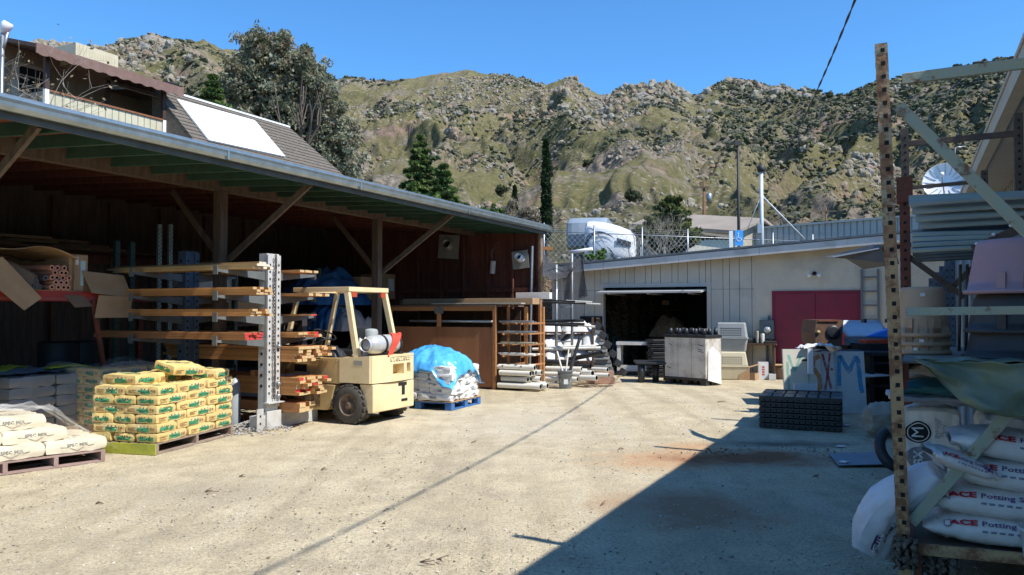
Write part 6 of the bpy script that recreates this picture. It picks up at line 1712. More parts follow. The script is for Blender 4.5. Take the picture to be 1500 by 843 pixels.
def yellow_bag_mesh(seed):
	L_, W_, H_ = .465, .33, .112
	f = sack_surf(L_, W_, H_, seed, amp=.011)
	mb = sack_mb(f)
	for fc, asp in (('y-', L_ / H_), ('y+', L_ / H_)):
		F_ = face_fn(f, fc)
		patch(mb, F_, -.24, .50, -.72, .22, 1)
		for (a0, a1, b0, b1) in ((-.84, -.34, .02, .22), (-.84, -.5, -.22, -.10), (-.84, -.36, -.42, -.34), (-.84, -.42, -.56, -.50)): patch(mb, F_, a0, a1, b0, b1, 4)
		for i in range(6): patch(mb, F_, -.18 + i * .115, -.12 + i * .115, .28, .56, 2 if i % 2 else 3)
		for i in range(7): patch(mb, F_, -.16 + i * .085, -.105 + i * .085, -.36, -.1, 2)
		patch(mb, F_, .56, .68, -.5, .3, 4); patch(mb, F_, .72, .84, -.4, .2, 4)
	for fc in ('x+', 'x-'):
		F_ = face_fn(f, fc)
		patch(mb, F_, -.74, .66, -.70, .20, 1)
		for i in range(5): patch(mb, F_, -.6 + i * .22, -.47 + i * .22, .22, .46, 2)
		for i in range(6): patch(mb, F_, -.5 + i * .16, -.39 + i * .16, -.38, -.1, 2)
	F_ = face_fn(f, 'top')
	patch(mb, F_, -.62, .62, .12, .34, 1)
	for i in range(9): patch(mb, F_, -.56 + i * .13, -.475 + i * .13, .16, .31, 3)
	for i in range(12): patch(mb, F_, -.42 + i * .07, -.38 + i * .07, -.16, -.06, 2)
	patch(mb, F_, -.78, -.64, .14, .34, 2); patch(mb, F_, .64, .76, .14, .34, 2)
	return mb
YB = []
for sd in range(6):
	o = yellow_bag_mesh(sd * 3.7 + 1).build('yellow_bag', [yel, grn, blk, whp, brp], None, fix=False)
	YB.append(o.data); bpy.data.objects.remove(o)
def new_inst(name, data, loc, rz_, label, cat, group, rx=0.0, ry=0.0, sc=1.0):
	o = bpy.data.objects.new(name, data); COL.objects.link(o)
	o.location = loc; o.rotation_euler = (rx, ry, rz_); o.scale = sc if isinstance(sc, tuple) else (sc, sc, sc)
	return tag(o, label, cat, group)
def pallet(name, label, p, rz_, w, d, wood, front=None, h=.13, group=None, n_str=3, along='y'):
	t = thing(name, label, 'pallet', p, rz_, group)
	for k in range(n_str):
		x_ = (w - .045) * k / (n_str - 1)
		MB().box(x_, x_ + .045, .0, d, .018, h - .018).build('stringer', (front if (front and k == 0) else wood), t, bevel=.002)
	mb = MB(); n = 7
	for k in range(n):
		y_ = (d - .09) * k / (n - 1); mb.box(0, w, y_, y_ + .09, h - .0175, h)
	mb.build('deck_boards', wood, t)
	mb = MB()
	for k in range(4):
		y_ = (d - .09) * k / 3; mb.box(0, w, y_, y_ + .09, 0.0, .0175)
	mb.build('bottom_boards', wood, t)
	return t
PO = G(229, 667); a_r = G(341, 637) - PO; ang = math.atan2(a_r.y, a_r.x)
WX, WY = 1.30, .88
def pw(x, y, z=0): return PO + Vector((math.cos(ang) * x - math.sin(ang) * y, math.sin(ang) * x + math.cos(ang) * y, z))
WX = a_r.length
pallet('wood_pallet', 'wooden pallet with a lime painted front board under the sunlit yellow bags', pw(0, 0), ang, WX, WY, pallet_w, front=None)
yp = bpy.data.objects['wood_pallet']
MB().box(-.022, -.002, -.0, WY, .0, .125).build('painted_board', lime_w, yp, bevel=.002)
g = random.Random(21)
BL, BW, BHh = (WX - .40) / 2, .285, .108
rows = ['lowest', 'second', 'third', 'fourth', 'fifth', 'sixth']
for r_ in range(6):
	z_ = .13 + r_ * BHh
	lay = []
	if r_ % 2 == 1:   # near column of cross bags (long side on left face), then lengthwise ones
		for j in range(2): lay.append((.18, .215 + j * .43, 90, f'long side on the left face, {("near", "far")[j]} one'))
		for i in range(2):
			for j in range(3):
				if j == 1 and r_ < 5: continue
				lay.append((.37 + BL / 2 + i * (BL + .01), BW / 2 + j * (BW + .01), 0, ('right face', 'middle', 'hidden side')[j] + (', nearer one', ', farther one')[i]))
	else:
		for i in range(2):
			for j in range(3):
				if j == 1 and i == 1 and r_ < 5: continue
				lay.append((BL / 2 + i * (BL + .01), BW / 2 + j * (BW + .01), 0, (('near corner', 'second from the corner on the left face', 'left corner')[j] if i == 0 else ('right face middle', 'middle', 'hidden side')[j])))
		for j in range(2): lay.append((2 * BL + .03 + .18, .215 + j * .43, 90, ('far right corner', 'far back corner')[j]))
	for (x_, y_, rr, ds) in lay:
		new_inst('yellow_bag', YB[g.randrange(6)], pw(x_ + g.uniform(-.012, .012), y_ + g.uniform(-.012, .012), z_), ang + R(rr + (180 if g.random() < .5 else 0) * 0) + g.uniform(-.03, .03),
                 f'yellow bag, {rows[r_]} layer, sunlit pallet: {ds}', 'cement bag', 'yellow bags on the sunlit pallet', sc=((BL / .465, .86, 1) if rr == 0 else (.92, 1.08, 1)))
zt6 = .13 + 6 * BHh
for (x_, y_, rr, rx, ry, dz_, ds) in [(.30, .60, 84, 0, .0, 0, 'loose yellow bag lying on the top left back of the sunlit pallet'), (.66, .50, 5, .0, .0, 0, 'loose yellow bag in the middle of the pallet top, half hidden'),
                                      (.80, .30, -12, .20, .06, .10, 'yellow bag tilted on top of the others, the highest one with its printed top showing'), (1.26, .24, -84, .03, .02, 0, 'loose yellow bag at the far right end on top of the sunlit pallet'), (1.15, .62, 0, 0, 0, 0, 'loose yellow bag at the back of the pallet top')]:
	new_inst('yellow_bag', YB[g.randrange(6)], pw(x_, y_, zt6 + dz_), ang + R(rr), ds, 'cement bag', 'yellow bags on the sunlit pallet', rx, ry, 1.08)
S0 = G(143, 640); a2 = R(66)
film = M('clear_stretch_film', (0.75, 0.78, 0.80), rough=.18, alpha=.16, bump=.6, bscale=9, spec=.8)
sp = thing('film_wrap', 'clear stretch film around the shaded pallet of yellow bags', 'plastic wrap', S0 + Vector((0, .05, 0)), a2)
def fw(u, v):
	P = [(0, 0), (1.1, 0), (1.1, 1.0), (0, 1.0), (0, 0)]; k = min(int(u * 4), 3); f_ = u * 4 - k
	x = P[k][0] * (1 - f_) + P[k + 1][0] * f_; y = P[k][1] * (1 - f_) + P[k + 1][1] * f_
	n_ = noise.noise(Vector((x * 6, y * 6, v * 5))) * .02
	return (x - .03 * (x < .5) + .03 * (x > .5) + n_, y - .03 * (y < .5) + .03 * (y > .5) + n_, .12 + v * (.80 + .05 * math.sin(u * 17)))
MB().grid(40, 12, fw).build('film', film, sp, fix=False)
def p2(x, y, z=0): return S0 + Vector((math.cos(a2) * x - math.sin(a2) * y, .05 + math.sin(a2) * x + math.cos(a2) * y, z))
pallet('wood_pallet', 'shaded wooden pallet under the film wrapped yellow bags', p2(0, 0), a2, 1.1, 1.0, pallet_w)
yel_s = YB
for r_ in range(7):
	z_ = .13 + r_ * .107
	for i, (x_, y_, rr) in enumerate([(.23, .165, 0), (.23, .5, 0), (.23, .835, 0), (.70, .165, 0), (.70, .835, 0)] if r_ % 2 else [(.165, .25, 90), (.165, .74, 90), (.52, .165, 0), (.98, .2, 90)]):
		new_inst('yellow_bag', YB[g.randrange(6)], p2(x_, y_, z_), a2 + R(rr), f'shaded yellow bag under film, {(rows + ["seventh"])[r_]} layer, ' + ('near side left', 'near side middle', 'near side far left', 'right side', 'back')[i], 'cement bag', 'shaded yellow bags under film')
cream_b = M('cream_bag_paper', (0.72, 0.65, 0.50), (0.64, 0.57, 0.42), 4, .75, .35, 12, dirt=(.5, .43, .32), dirt_amt=.6, dirt_scale=3, rv=.12)
grey_pr = M('grey_print', (0.20, 0.19, 0.17), rough=.7)
def spec_bag_mesh(seed):
	L_, W_, H_ = .62, .41, .145
	f = sack_surf(L_, W_, H_, seed, amp=.016)
	mb = sack_mb(f)
	for fc in ('y-', 'y+', 'top', 'x+', 'x-'):
		F_ = face_fn(f, fc); asp = {'y-': L_ / H_, 'y+': L_ / H_, 'top': L_ / W_, 'x+': W_ / H_, 'x-': W_ / H_}[fc]
		sz_ = .70 if fc != 'top' else .26
		text_on(mb, F_, 'SPEC MIX', 0, .22 if fc != 'top' else .1, sz_, asp, 1, .015)
		k = sz_ / .62
		for sg in (-1, 1):                                       # the wide V under the name with a short serif each side
			pts = [(sg * 2.1 * k / asp, .0 if fc != 'top' else .02), (sg * 1.1 * k / asp, -.10 * k + (.0 if fc != 'top' else 0)), (0, -.62 * k)]
			for (s0, t0), (s1, t1) in zip(pts, pts[1:]):
				mb.grid(4, 1, lambda u, v, s0=s0, t0=t0, s1=s1, t1=t1: F_(s0 + (s1 - s0) * u, t0 + (t1 - t0) * u + (v - .5) * .07 * k), 1, False)
		text_on(mb, F_, 'inc.', 0, -.16 * k, .24 * k, asp, 1, 0) if False else None
	return mb
SBm = []
for sd in range(4):
	o = spec_bag_mesh(sd * 2.9 + .5).build('cream_bag', [cream_b, grey_pr], None, fix=False); SBm.append(o.data); bpy.data.objects.remove(o)
Q0 = G(154, 676); Q1 = G(0, 697); aS = math.atan2(Q0.y - Q1.y, Q0.x - Q1.x)
def ps(x, y, z=0):  # x negative towards the left edge along the front, y into the stack
	return Q0 + Vector((math.cos(aS) * x - math.sin(aS) * y, math.sin(aS) * x + math.cos(aS) * y, z))
PL = 1.45
t = pallet('wood_pallet', 'faded pinkish wooden pallet under the cream lettered bags', ps(-PL, 0), aS, PL, 1.05, pink_w, n_str=4)
pallet('wood_pallet', 'second pinkish pallet continuing at the left edge under the cream lettered bags', ps(-2 * PL - .03, 0), aS, PL, 1.05, pink_w, n_str=4)
k = 0
BLs = .60
for r_, (x_end, y0_) in enumerate([(.02, .0), (-.34, .09), (-.52, .20)]):
	z_ = .13 + r_ * .137
	for i in range(5):
		L_ = .62
		xx_ = x_end - .31 - i * L_ - (.0 if r_ != 1 else .0)
		if xx_ < -3.2: continue
		for j in range(2):
			if j == 1 and r_ < 2 and i > 1: continue
			new_inst('cream_bag', SBm[g.randrange(4)], ps(xx_ + g.uniform(-.015, .015), y0_ + .21 + j * .41, z_), aS + g.uniform(-.03, .03) + (0 if j == 0 else math.pi * (i % 2)),
                     f'cream lettered bag, {ordn[i]} from the right in the {("bottom", "middle", "top")[r_]} layer, {("front", "rear")[j]} row', 'cement bag', 'cream lettered bags at the left edge')
fm = thing('loose_film', 'crumpled clear plastic film draped over the back of the cream bags', 'plastic film', ps(-.6, .55, .5), aS)
def ff_(u, v):
	x = -1.5 + 2.35 * u; y = -.28 + .75 * v
	z = .14 * math.sin(u * 3.1) + .05 * noise.noise(Vector((u * 9, v * 7, 2))) + .05 * abs(noise.noise(Vector((u * 19, v * 13, 5)))) - (.5 * max(0, u - .72) * 3.0)
	return (x, y + .05 * noise.noise(Vector((u * 7, v * 4, 9))), z - .03)
MB().grid(46, 20, ff_).build('film', M('crumpled_film', (0.8, 0.82, 0.84), rough=.12, alpha=.22, bump=1.0, bscale=14, spec=1.0), fm, fix=False)
wq = G(14, 652); ww = thing('wrapped_pallet_load', 'shaded grey white wrapped sacks at the left edge behind the cream bags', 'pallet load', wq + Vector((0, .0, 0)), a2)
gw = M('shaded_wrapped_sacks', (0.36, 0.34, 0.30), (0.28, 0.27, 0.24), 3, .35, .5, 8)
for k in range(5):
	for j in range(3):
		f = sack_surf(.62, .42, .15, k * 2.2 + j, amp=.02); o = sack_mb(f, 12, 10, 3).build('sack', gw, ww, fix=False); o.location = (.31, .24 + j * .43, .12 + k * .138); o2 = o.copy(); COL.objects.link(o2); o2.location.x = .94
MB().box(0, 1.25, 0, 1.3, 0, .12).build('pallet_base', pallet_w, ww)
lt = thing('top_sheet', 'pale blue plastic sheet lying on the wrapped sacks at the left edge', 'plastic sheet', wq + Vector((-.05, .1, .82)), a2)
def ls(u, v): return (-.1 + 1.1 * u, .1 + 1.2 * v, .05 * noise.noise(Vector((u * 4, v * 4, 1))) + .04 * abs(noise.noise(Vector((u * 9, v * 9, 3)))) + .03)
MB().grid(20, 20, ls).build('sheet', M('pale_blue_sheet', (0.20, 0.30, 0.36), (.14, .2, .22), 2, .4), lt, fix=False)
l2 = thing('lime_bag', 'flattened lime green bag on the pale blue sheet', 'bag', wq + Vector((-.35, .45, .88)), a2 + .5)
MB().grid(12, 10, lambda u, v: (u * .55, v * .4, .03 * noise.noise(Vector((u * 5, v * 5, 8))) + .03 * math.sin(u * 3))).build('bag_skin', M('lime_bag_plastic', (0.35, 0.40, 0.03), (.28, .33, .04), 4, .5), l2, solid=.02, fix=False)
l2 = thing('lime_bag', 'second lime green bag folded at the corner of the pale blue sheet', 'bag', wq + Vector((.05, .75, .88)), a2 - .3)
MB().grid(12, 10, lambda u, v: (u * .5, v * .25, .03 * noise.noise(Vector((u * 5, v * 5, 3))) + .03 * math.sin(u * 3))).build('bag_skin', MC['lime_bag_plastic'], l2, solid=.02, fix=False)
q = G(341, 628); o = thing('grey_tank', 'grey blue upright tank just behind the right end of the yellow bags', 'tank', (q.x - .07, q.y + .24, 0))
MB().lathe([(.085, 0), (.09, .02), (.09, .58), (.07, .66), (.03, .69)], (0, 0, 0), 20).build('shell', M('tank_grey', (0.38, 0.42, 0.45), (.3, .34, .37), 4, .4), o); MB().lathe([(.03, .69), (.03, .73)], (0, 0, 0), 12).build('valve', black_matt, o)
n = 420; cc = G(362, 632)
gx_ = cc.x + rng.standard_normal(n) * .22; gy_ = cc.y + .25 + rng.standard_normal(n) * .28
o = scatter('gravel_spill', np.stack([gx_, gy_, .01 + .10 * np.exp(-((gx_ - cc.x) ** 2 + (gy_ - cc.y - .25) ** 2) / .06)], -1), 0.012 + .012 * rng.random(n), ico1, icof1, [M('gravel_grey', (.3, .29, .27), rough=.9), M('gravel_light', (.36, .34, .31), rough=.9)])
tag(o, 'grey gravel spilled between the yellow bags and the steel rack', 'gravel', kind='stuff')
U0 = G(661, 602); U1 = G(706, 590); aU = math.atan2(U1.y - U0.y, U1.x - U0.x); aL = math.atan2((G(600, 597) - U0).y, (G(600, 597) - U0).x)
dU = 1.10; lU = 1.28
aU = R(66)
def pu(x, y, z=0): return U0 + Vector((math.cos(aU) * x - math.sin(aU) * y, math.sin(aU) * x + math.cos(aU) * y, z))
t = thing('blue_pallet', 'blue painted wooden block pallet under the white sacks', 'pallet', U0, aU)
for i in range(3):
	for j in range(3): MB().box(i * (dU - .12) / 2, i * (dU - .12) / 2 + .12, j * (lU - .12) / 2, j * (lU - .12) / 2 + .12, .018, .105).build('block', blue_w, t)
for j in range(3): MB().box(0, dU, j * (lU - .12) / 2, j * (lU - .12) / 2 + .12, 0, .018).build('runner', blue_w, t)
mb = MB()
for j in range(7): mb.box(j * (dU - .1) / 6, j * (dU - .1) / 6 + .1, 0, lU, .106, .128)
mb.build('deck_boards', blue_w, t)
wsk = M('white_sack_paper', (0.74, 0.74, 0.72), (0.64, 0.64, 0.62), 4, .6, .4, 12)
def white_sack_mesh(seed):
	f = sack_surf(.52, .36, .125, seed, amp=.026, pw=4); mb = sack_mb(f)
	for fc in ('y-', 'y+', 'x+', 'x-'):
		F_ = face_fn(f, fc); patch(mb, F_, -.28, .16, -.42, .25, 1)
	return mb
WSm = []
for sd in range(4):
	o = white_sack_mesh(sd * 4.1 + 2).build('white_sack', [wsk, M('grey_blue_label', (.22, .24, .27), rough=.7)], None, fix=False); WSm.append(o.data); bpy.data.objects.remove(o)
o = MB().box(0, dU + .02, 0, lU + .02, 0, .012).build('carton_sheet', card, None); o.location = pu(-.01, -.01, .130); o.rotation_euler[2] = aU; tag(o, 'brown cardboard sheet between the blue pallet and the white sacks', 'cardboard sheet')
for r_ in range(5):
	z_ = .144 + r_ * .113
	lay = [(.26, .18, 0), (.26, .54, 0), (.26, .88, 0), (.80, .18, 0), (.80, .88, 0)] if r_ % 2 else [(.18, .27, 90), (.18, .79, 90), (.54, .27, 90), (.90, .27, 90), (.9, .79, 90)]
	for i, (x_, y_, rr) in enumerate(lay):
		new_inst('white_sack', WSm[g.randrange(4)], pu(x_ + g.uniform(-.015, .015), y_ * 1.21 + g.uniform(-.015, .015), z_), aU + R(rr) + g.uniform(-.04, .04),
                 f'white sack on the blue pallet, {rows[r_]} layer, ' + (('near corner', 'left face middle', 'left end', 'right face far', 'back') if r_ % 2 else ('near corner', 'left end', 'right face middle', 'right face far end', 'back'))[i], 'sack', 'white sacks on the blue pallet', sc=((1.2, 1.02, 1) if rr else (1.02, 1.2, 1)))
bt3 = thing('blue_tarp', 'bright translucent blue tarp domed over the white sacks', 'tarp', pu(dU / 2, lU / 2, .56), aU)
def dome(u, v):
	a, b2 = u * 2 - 1, v * 2 - 1
	rr = (abs(a) ** 2.6 + abs(b2) ** 2.6) ** (1 / 2.6)
	z = .31 * max(0, 1 - rr ** 1.7) ** .9 if rr < 1 else 0
	z += .03 * noise.noise(Vector((a * 4, b2 * 4, 1))) - .06 * abs(noise.noise(Vector((math.atan2(b2, a) * 2.6, rr * 1.2, 3)))) * min(1, rr * 2) + .05 * abs(noise.noise(Vector((a * 7 + b2 * 3, b2 * 6, 7)))) * (1 - .3 * rr)
	fold = max(0, rr - .90)
	z -= min(.34, fold * (1.0 + .8 * noise.noise(Vector((math.atan2(b2, a) * 3, 0, 4)))))
	k = 1 + .02 * noise.noise(Vector((a * 9, b2 * 9, 3)))
	return (a * (dU / 2 + .05) * k, b2 * (lU / 2 + .05) * k, z + .17)
MB().grid(56, 56, dome).build('sheet', M('bright_blue_tarp', (0.06, 0.36, 0.78), (0.12, 0.48, 0.86), 3, .22, .5, 16, spec=.7), bt3, fix=False, solid=.004)
wf = thing('loose_wrap', 'loose grey film hanging down on the left side of the blue pallet', 'plastic wrap', pu(.0, lU * .72, 0), aU)
MB().grid(14, 14, lambda u, v: (-.05 - .30 * (1 - v) * (.6 + .4 * math.sin(u * 6)), -.25 + .6 * u, .02 + .72 * v + .02 * noise.noise(Vector((u * 7, v * 5, 1))))).build('film', M('grey_film', (0.45, 0.46, 0.47), rough=.25, alpha=.55, bump=.8, bscale=12), wf, fix=False)
fp = M('forklift_yellow_shaded', (0.60, 0.43, 0.19), (0.52, 0.36, 0.15), 3, .5, .05, 40, dirt=(0.26, 0.13, 0.05), dirt_amt=.9, dirt_scale=3.2)  # body paint browned for the unlit side: shade in the colour, plus dirt
fp2 = M('forklift_yellow_sunlit', (0.80, 0.66, 0.39), (0.74, 0.58, 0.32), 3, .5, .03, 40, dirt=(.5, .36, .18), dirt_amt=.4, dirt_scale=2)  # same paint made paler for the sunlit rear and guard: light in the colour
rub = M('tyre_rubber', (0.045, 0.042, 0.038), (0.085, 0.075, 0.06), 8, .85, .2, 40)
rim = M('rusty_rim', (0.22, 0.15, 0.10), (.12, .08, .05), 12, .75)
HA = R(180 - 27)
corner = D(547, 606, 11.3)
hd = Vector((math.cos(HA), math.sin(HA), 0)); lf = Vector((-math.sin(HA), math.cos(HA), 0))
HW = .55
FO = Vector((corner.x, corner.y, 0)) - lf * HW
fk = thing('forklift', 'faded yellow forklift with a gas bottle and red cloth parked facing the lumber rack', 'forklift', FO, HA)
def hull(mb, prof, y0_, y1_, mi=0): mb.prism([(x, z) for x, z in prof], (0, y0_, 0), (1, 0, 0), (0, 0, 1), (0, 1, 0), y1_ - y0_, mi)
zb0, zb1 = .60, 1.0
mb = MB()
sl = [(-.22, .08, .70, .86), (-.42, -.30, .72, .86)]           # slots: y0,y1,z0,z1 on the rear face
ysr = sorted({-HW + .02, HW - .02} | {s[0] for s in sl} | {s[1] for s in sl}); zsr = sorted({zb0, zb1} | {s[2] for s in sl} | {s[3] for s in sl})
def bow(y): return .05 * (y / HW) ** 2 * 1.0
for i in range(len(ysr) - 1):
	for j in range(len(zsr) - 1):
		ya, yb, za, zb = ysr[i], ysr[i + 1], zsr[j], zsr[j + 1]; ym, zm = (ya + yb) / 2, (za + zb) / 2
		hole = any(s[0] < ym < s[1] and s[2] < zm < s[3] for s in sl)
		nn = 4
		for q_ in range(nn):
			u0, u1 = ya + (yb - ya) * q_ / nn, ya + (yb - ya) * (q_ + 1) / nn
			o_ = .16 if hole else 0
			mb.add([(bow(u0) + o_, u0, za), (bow(u1) + o_, u1, za), (bow(u1) + o_, u1, zb), (bow(u0) + o_, u0, zb)], [(0, 1, 2, 3)])
for s in sl:
	for (p_, q_) in (((s[0], s[2]), (s[1], s[2])), ((s[1], s[2]), (s[1], s[3])), ((s[1], s[3]), (s[0], s[3])), ((s[0], s[3]), (s[0], s[2]))):
		mb.add([(bow(p_[0]), p_[0], p_[1]), (bow(q_[0]), q_[0], q_[1]), (bow(q_[0]) + .16, q_[0], q_[1]), (bow(p_[0]) + .16, p_[0], p_[1])], [(0, 1, 2, 3)])
for sg in (1, -1):
	yy_ = sg * HW
	mb.add([(.05, sg * (HW - .02), zb0), (.08, yy_, zb0), (.62, yy_, zb0), (.62, yy_, zb1 - .04), (.08, yy_, zb1 - .0), (.05, sg * (HW - .02), zb1)], [(0, 1, 4, 5), (1, 2, 3, 4)])
mb.add([(.05, -HW + .02, zb1), (.0, 0, zb1), (.05, HW - .02, zb1), (.08, HW, zb1), (.62, HW, zb1 - .04), (.62, -HW, zb1 - .04), (.08, -HW, zb1)], [(0, 1, 2, 3, 4, 5, 6)])
mb.add([(.05, -HW + .02, zb0), (.0, 0, zb0), (.05, HW - .02, zb0), (.08, HW, zb0), (.62, HW, zb0), (.62, -HW, zb0), (.08, -HW, zb0)], [(6, 5, 4, 3, 2, 1, 0)])
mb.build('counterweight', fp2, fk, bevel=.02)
mb = MB(); g = random.Random(9)
marks = ['L', 'C', 'U', 'U', 'L', 'I', 'L', 'S']
for k in range(8):
	yc = .12 - k * .068
	for (a0, b0, w_, h_) in [((-.018, .0, .010, .05), (-.018, .0, .04, .012)), ((-.015, .0, .032, .011), (-.02, .035, .012, .014)), ((-.02, .0, .01, .04), (.01, .0, .01, .05), (-.015, .0, .03, .01))][k % 3]:
		y_ = yc - a0; mb.box(bow(y_) - .004, bow(y_) - .001, y_ - w_, y_, .90 + b0, .90 + b0 + h_)
mb.box(-.002, .0, -.45, .12, .962, .967)
mb.build('worn_lettering', M('worn_letter_brown', (0.12, 0.08, 0.05), rough=.7), fk)
mb = MB()
poly = [(.03, .18), (.03, .585), (.28, .585), (.12, .17)]
hull(mb, poly, -HW + .03, HW - .03)
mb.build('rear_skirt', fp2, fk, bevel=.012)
mb = MB(); mb.box(.026, .034, -.32, -.10, .52, .57); mb.box(.026, .034, -.27, -.19, .38, .52); mb.box(.026, .034, -.34, -.18, .28, .32)
mb.build('tow_recess', hole_m, fk)
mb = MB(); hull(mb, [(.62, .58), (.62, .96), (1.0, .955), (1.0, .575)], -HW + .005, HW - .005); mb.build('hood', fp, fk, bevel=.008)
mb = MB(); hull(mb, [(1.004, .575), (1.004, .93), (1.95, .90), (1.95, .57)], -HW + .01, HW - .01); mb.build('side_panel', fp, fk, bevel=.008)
for (x_, z_) in ((.68, .91), (.95, .91), (1.06, .87), (1.88, .86), (1.06, .62), (1.88, .62)): MB().lathe([(.012, 0), (.010, .006)], (x_, HW - .004, z_), 8, rot=Matrix.Rotation(R(-90), 3, 'X')).build('bolt', galv, fk)
MB().tube([(.40, .30, 1.0), (.40, .30, 1.13), (.40, .12, 1.13), (.40, .12, 1.0)], .012, 6).build('lift_handle', black_matt, fk)
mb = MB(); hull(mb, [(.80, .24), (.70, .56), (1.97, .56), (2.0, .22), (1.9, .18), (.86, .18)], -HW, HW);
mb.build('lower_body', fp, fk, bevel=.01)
arch = MB(); hull(arch, [(.14, .2), (.24, .5), (.30, .595), (.74, .595), (.80, .24)], -HW + .12, HW - .12); arch.build('wheel_well', black_matt, fk)
mb = MB(); mb.box(1.25, 1.48, HW - .008, HW + .004, .74, .84); mb.build('side_slot', hole_m, fk)
mb = MB(); mb.box(1.22, 1.51, HW - .009, HW + .002, .72, .73); mb.box(1.22, 1.51, HW - .009, HW + .002, .85, .86); mb.build('slot_trim', fp2, fk)
mb = MB(); mb.box(.20, .36, HW + .0005, HW + .003, .86, .93); mb.build('warning_sticker', M('faded_sticker_grey', (.34, .32, .27), rough=.6), fk)
dc_ = M('peeled_decal_brown', (0.16, 0.10, 0.06), (.36, .27, .16), 14, .8); n_ = dc_.node_tree; q_ = n_.nodes.new('ShaderNodeTexNoise'); q_.inputs['Scale'].default_value = 11; q_.inputs['Detail'].default_value = 6
r_ = n_.nodes.new('ShaderNodeMapRange'); r_.inputs[1].default_value = .47; r_.inputs[2].default_value = .53; n_.links.new(q_.outputs[0], r_.inputs[0]); n_.links.new(r_.outputs[0], n_.nodes['Principled BSDF'].inputs['Alpha'])
MB().box(.98, 1.55, HW + .0008, HW + .002, .23, .42).build('peeling_decal', dc_, fk)
MB().tube([(.17, HW - .85, 1.155), (.17 + .05, HW - .90, 1.2), (.45, -.42, 1.12), (.62, -.30, 1.0)], .014, 6).build('gas_hose', black_matt, fk)
MB().lathe([(.03, 0), (.03, .05), (.05, .06), (.05, .09)], (.17, HW - .81, 1.155), 10, rot=Matrix.Rotation(R(90), 3, 'X')).build('bottle_valve', M('brass', (.45, .3, .1), rough=.4, metal=.7), fk)
MB().box(.50, .53, .30, .42, 1.99 - .13, 1.99 - .052).build('rear_lamp', M('lamp_red_orange', (.45, .08, .03), rough=.3), fk)
MB().box(.50, .53, -.42, -.30, 1.99 - .13, 1.99 - .052).build('rear_lamp', MC['lamp_red_orange'], fk)
MB().tube([(2.1, .12, .5), (2.1, .12, 1.55)], .012, 5).build('lift_chain', black_matt, fk)
def wheel(x_, y_, r_, w_, steer=0):
	t = MB(); n = 40
	prof = [(r_ * .56, -w_ / 2), (r_ * .90, -w_ / 2 - .004), (r_ * .985, -w_ / 2 + .025), (r_, 0), (r_ * .985, w_ / 2 - .025), (r_ * .90, w_ / 2 + .004), (r_ * .56, w_ / 2)]
	t.lathe(prof, (0, 0, 0), n, rot=Matrix.Rotation(R(90), 3, 'X'), cap=False)
	for k in range(20):
		a = k * 2 * math.pi / 20
		for sg in (-1, 1):
			a_ = a + (.16 if sg > 0 else 0)
			c = Vector((math.cos(a_) * (r_ + .001), sg * w_ * .25, math.sin(a_) * (r_ + .001)))
			t.cbox(c, (.022, w_ * .46, r_ * .20), Matrix.Rotation(-a_, 3, 'Y') @ Matrix.Rotation(sg * .30, 3, 'X'))
	wo = t.build('wheel', rub, fk); wo.location = (x_, y_, r_); wo.rotation_euler[2] = steer
	sg = 1 if y_ > 0 else -1
	rm = MB(); rm.lathe([(r_ * .58, sg * w_ * .5), (r_ * .52, sg * w_ * .46), (r_ * .48, sg * w_ * .15), (r_ * .22, sg * w_ * .12), (r_ * .20, sg * w_ * .45), (.01, sg * w_ * .48)], (0, 0, 0), 24, rot=Matrix.Rotation(R(-90), 3, 'X'), cap=False)
	for k in range(5): a = k * 1.2566; rm.lathe([(.014, 0), (.014, .02)], (math.cos(a) * r_ * .36, sg * w_ * .16, math.sin(a) * r_ * .36), 6, rot=Matrix.Rotation(R(-90 * sg), 3, 'X'))
	rm.build('rim', rim, wo, fix=True)
RW = .285
wheel(.44, HW - .07, RW, .20, .0); wheel(.44, -HW + .07, RW, .20, .0); wheel(1.75, HW - .08, .28, .2); wheel(1.75, -HW + .08, .28, .2)
zr_g = 1.99
gd_ = [(.34, .56, HW - .06), (.34, .56, -HW + .06)]
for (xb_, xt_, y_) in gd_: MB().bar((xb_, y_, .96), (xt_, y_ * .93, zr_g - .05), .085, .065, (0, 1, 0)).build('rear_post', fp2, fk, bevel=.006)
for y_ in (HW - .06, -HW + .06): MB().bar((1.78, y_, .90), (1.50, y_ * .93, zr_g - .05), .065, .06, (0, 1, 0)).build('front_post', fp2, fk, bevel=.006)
mb = MB()
yg = (HW - .06) * .93 + .035
mb.box(.50, 1.58, yg - .06, yg, zr_g - .05, zr_g + .02); mb.box(.50, 1.58, -yg, -yg + .06, zr_g - .05, zr_g + .02); mb.box(.50, .58, -yg + .061, yg - .061, zr_g - .05, zr_g + .02); mb.box(1.50, 1.58, -yg + .061, yg - .061, zr_g - .05, zr_g + .02)
for k in range(5): mb.bar((.59 + k * .2, -yg + .062, zr_g), (.59 + k * .2, yg - .062, zr_g), .03, .035)
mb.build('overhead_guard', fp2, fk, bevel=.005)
tk = M('bottle_silver', (0.60, 0.60, 0.58), (.5, .5, .48), 5, .35, metal=.3)
pr_t = [(.0, -.0), (.075, .0), (.08, .03), (.11, .05), (.135, .10), (.142, .16), (.142, .62), (.13, .69), (.10, .74), (.05, .76), (0, .765)]
bx_ = .17
gb = MB().lathe([(.095, -.01), (.098, .0), (.098, .06), (.088, .06), (.088, -.0), (.095, -.01)], (bx_, HW - .03, 1.155), 24, rot=Matrix.Rotation(R(90), 3, 'X'), cap=False).lathe(pr_t, (bx_, HW - .05, 1.155), 28, rot=Matrix.Rotation(R(90), 3, 'X')).build('gas_bottle', tk, fk)
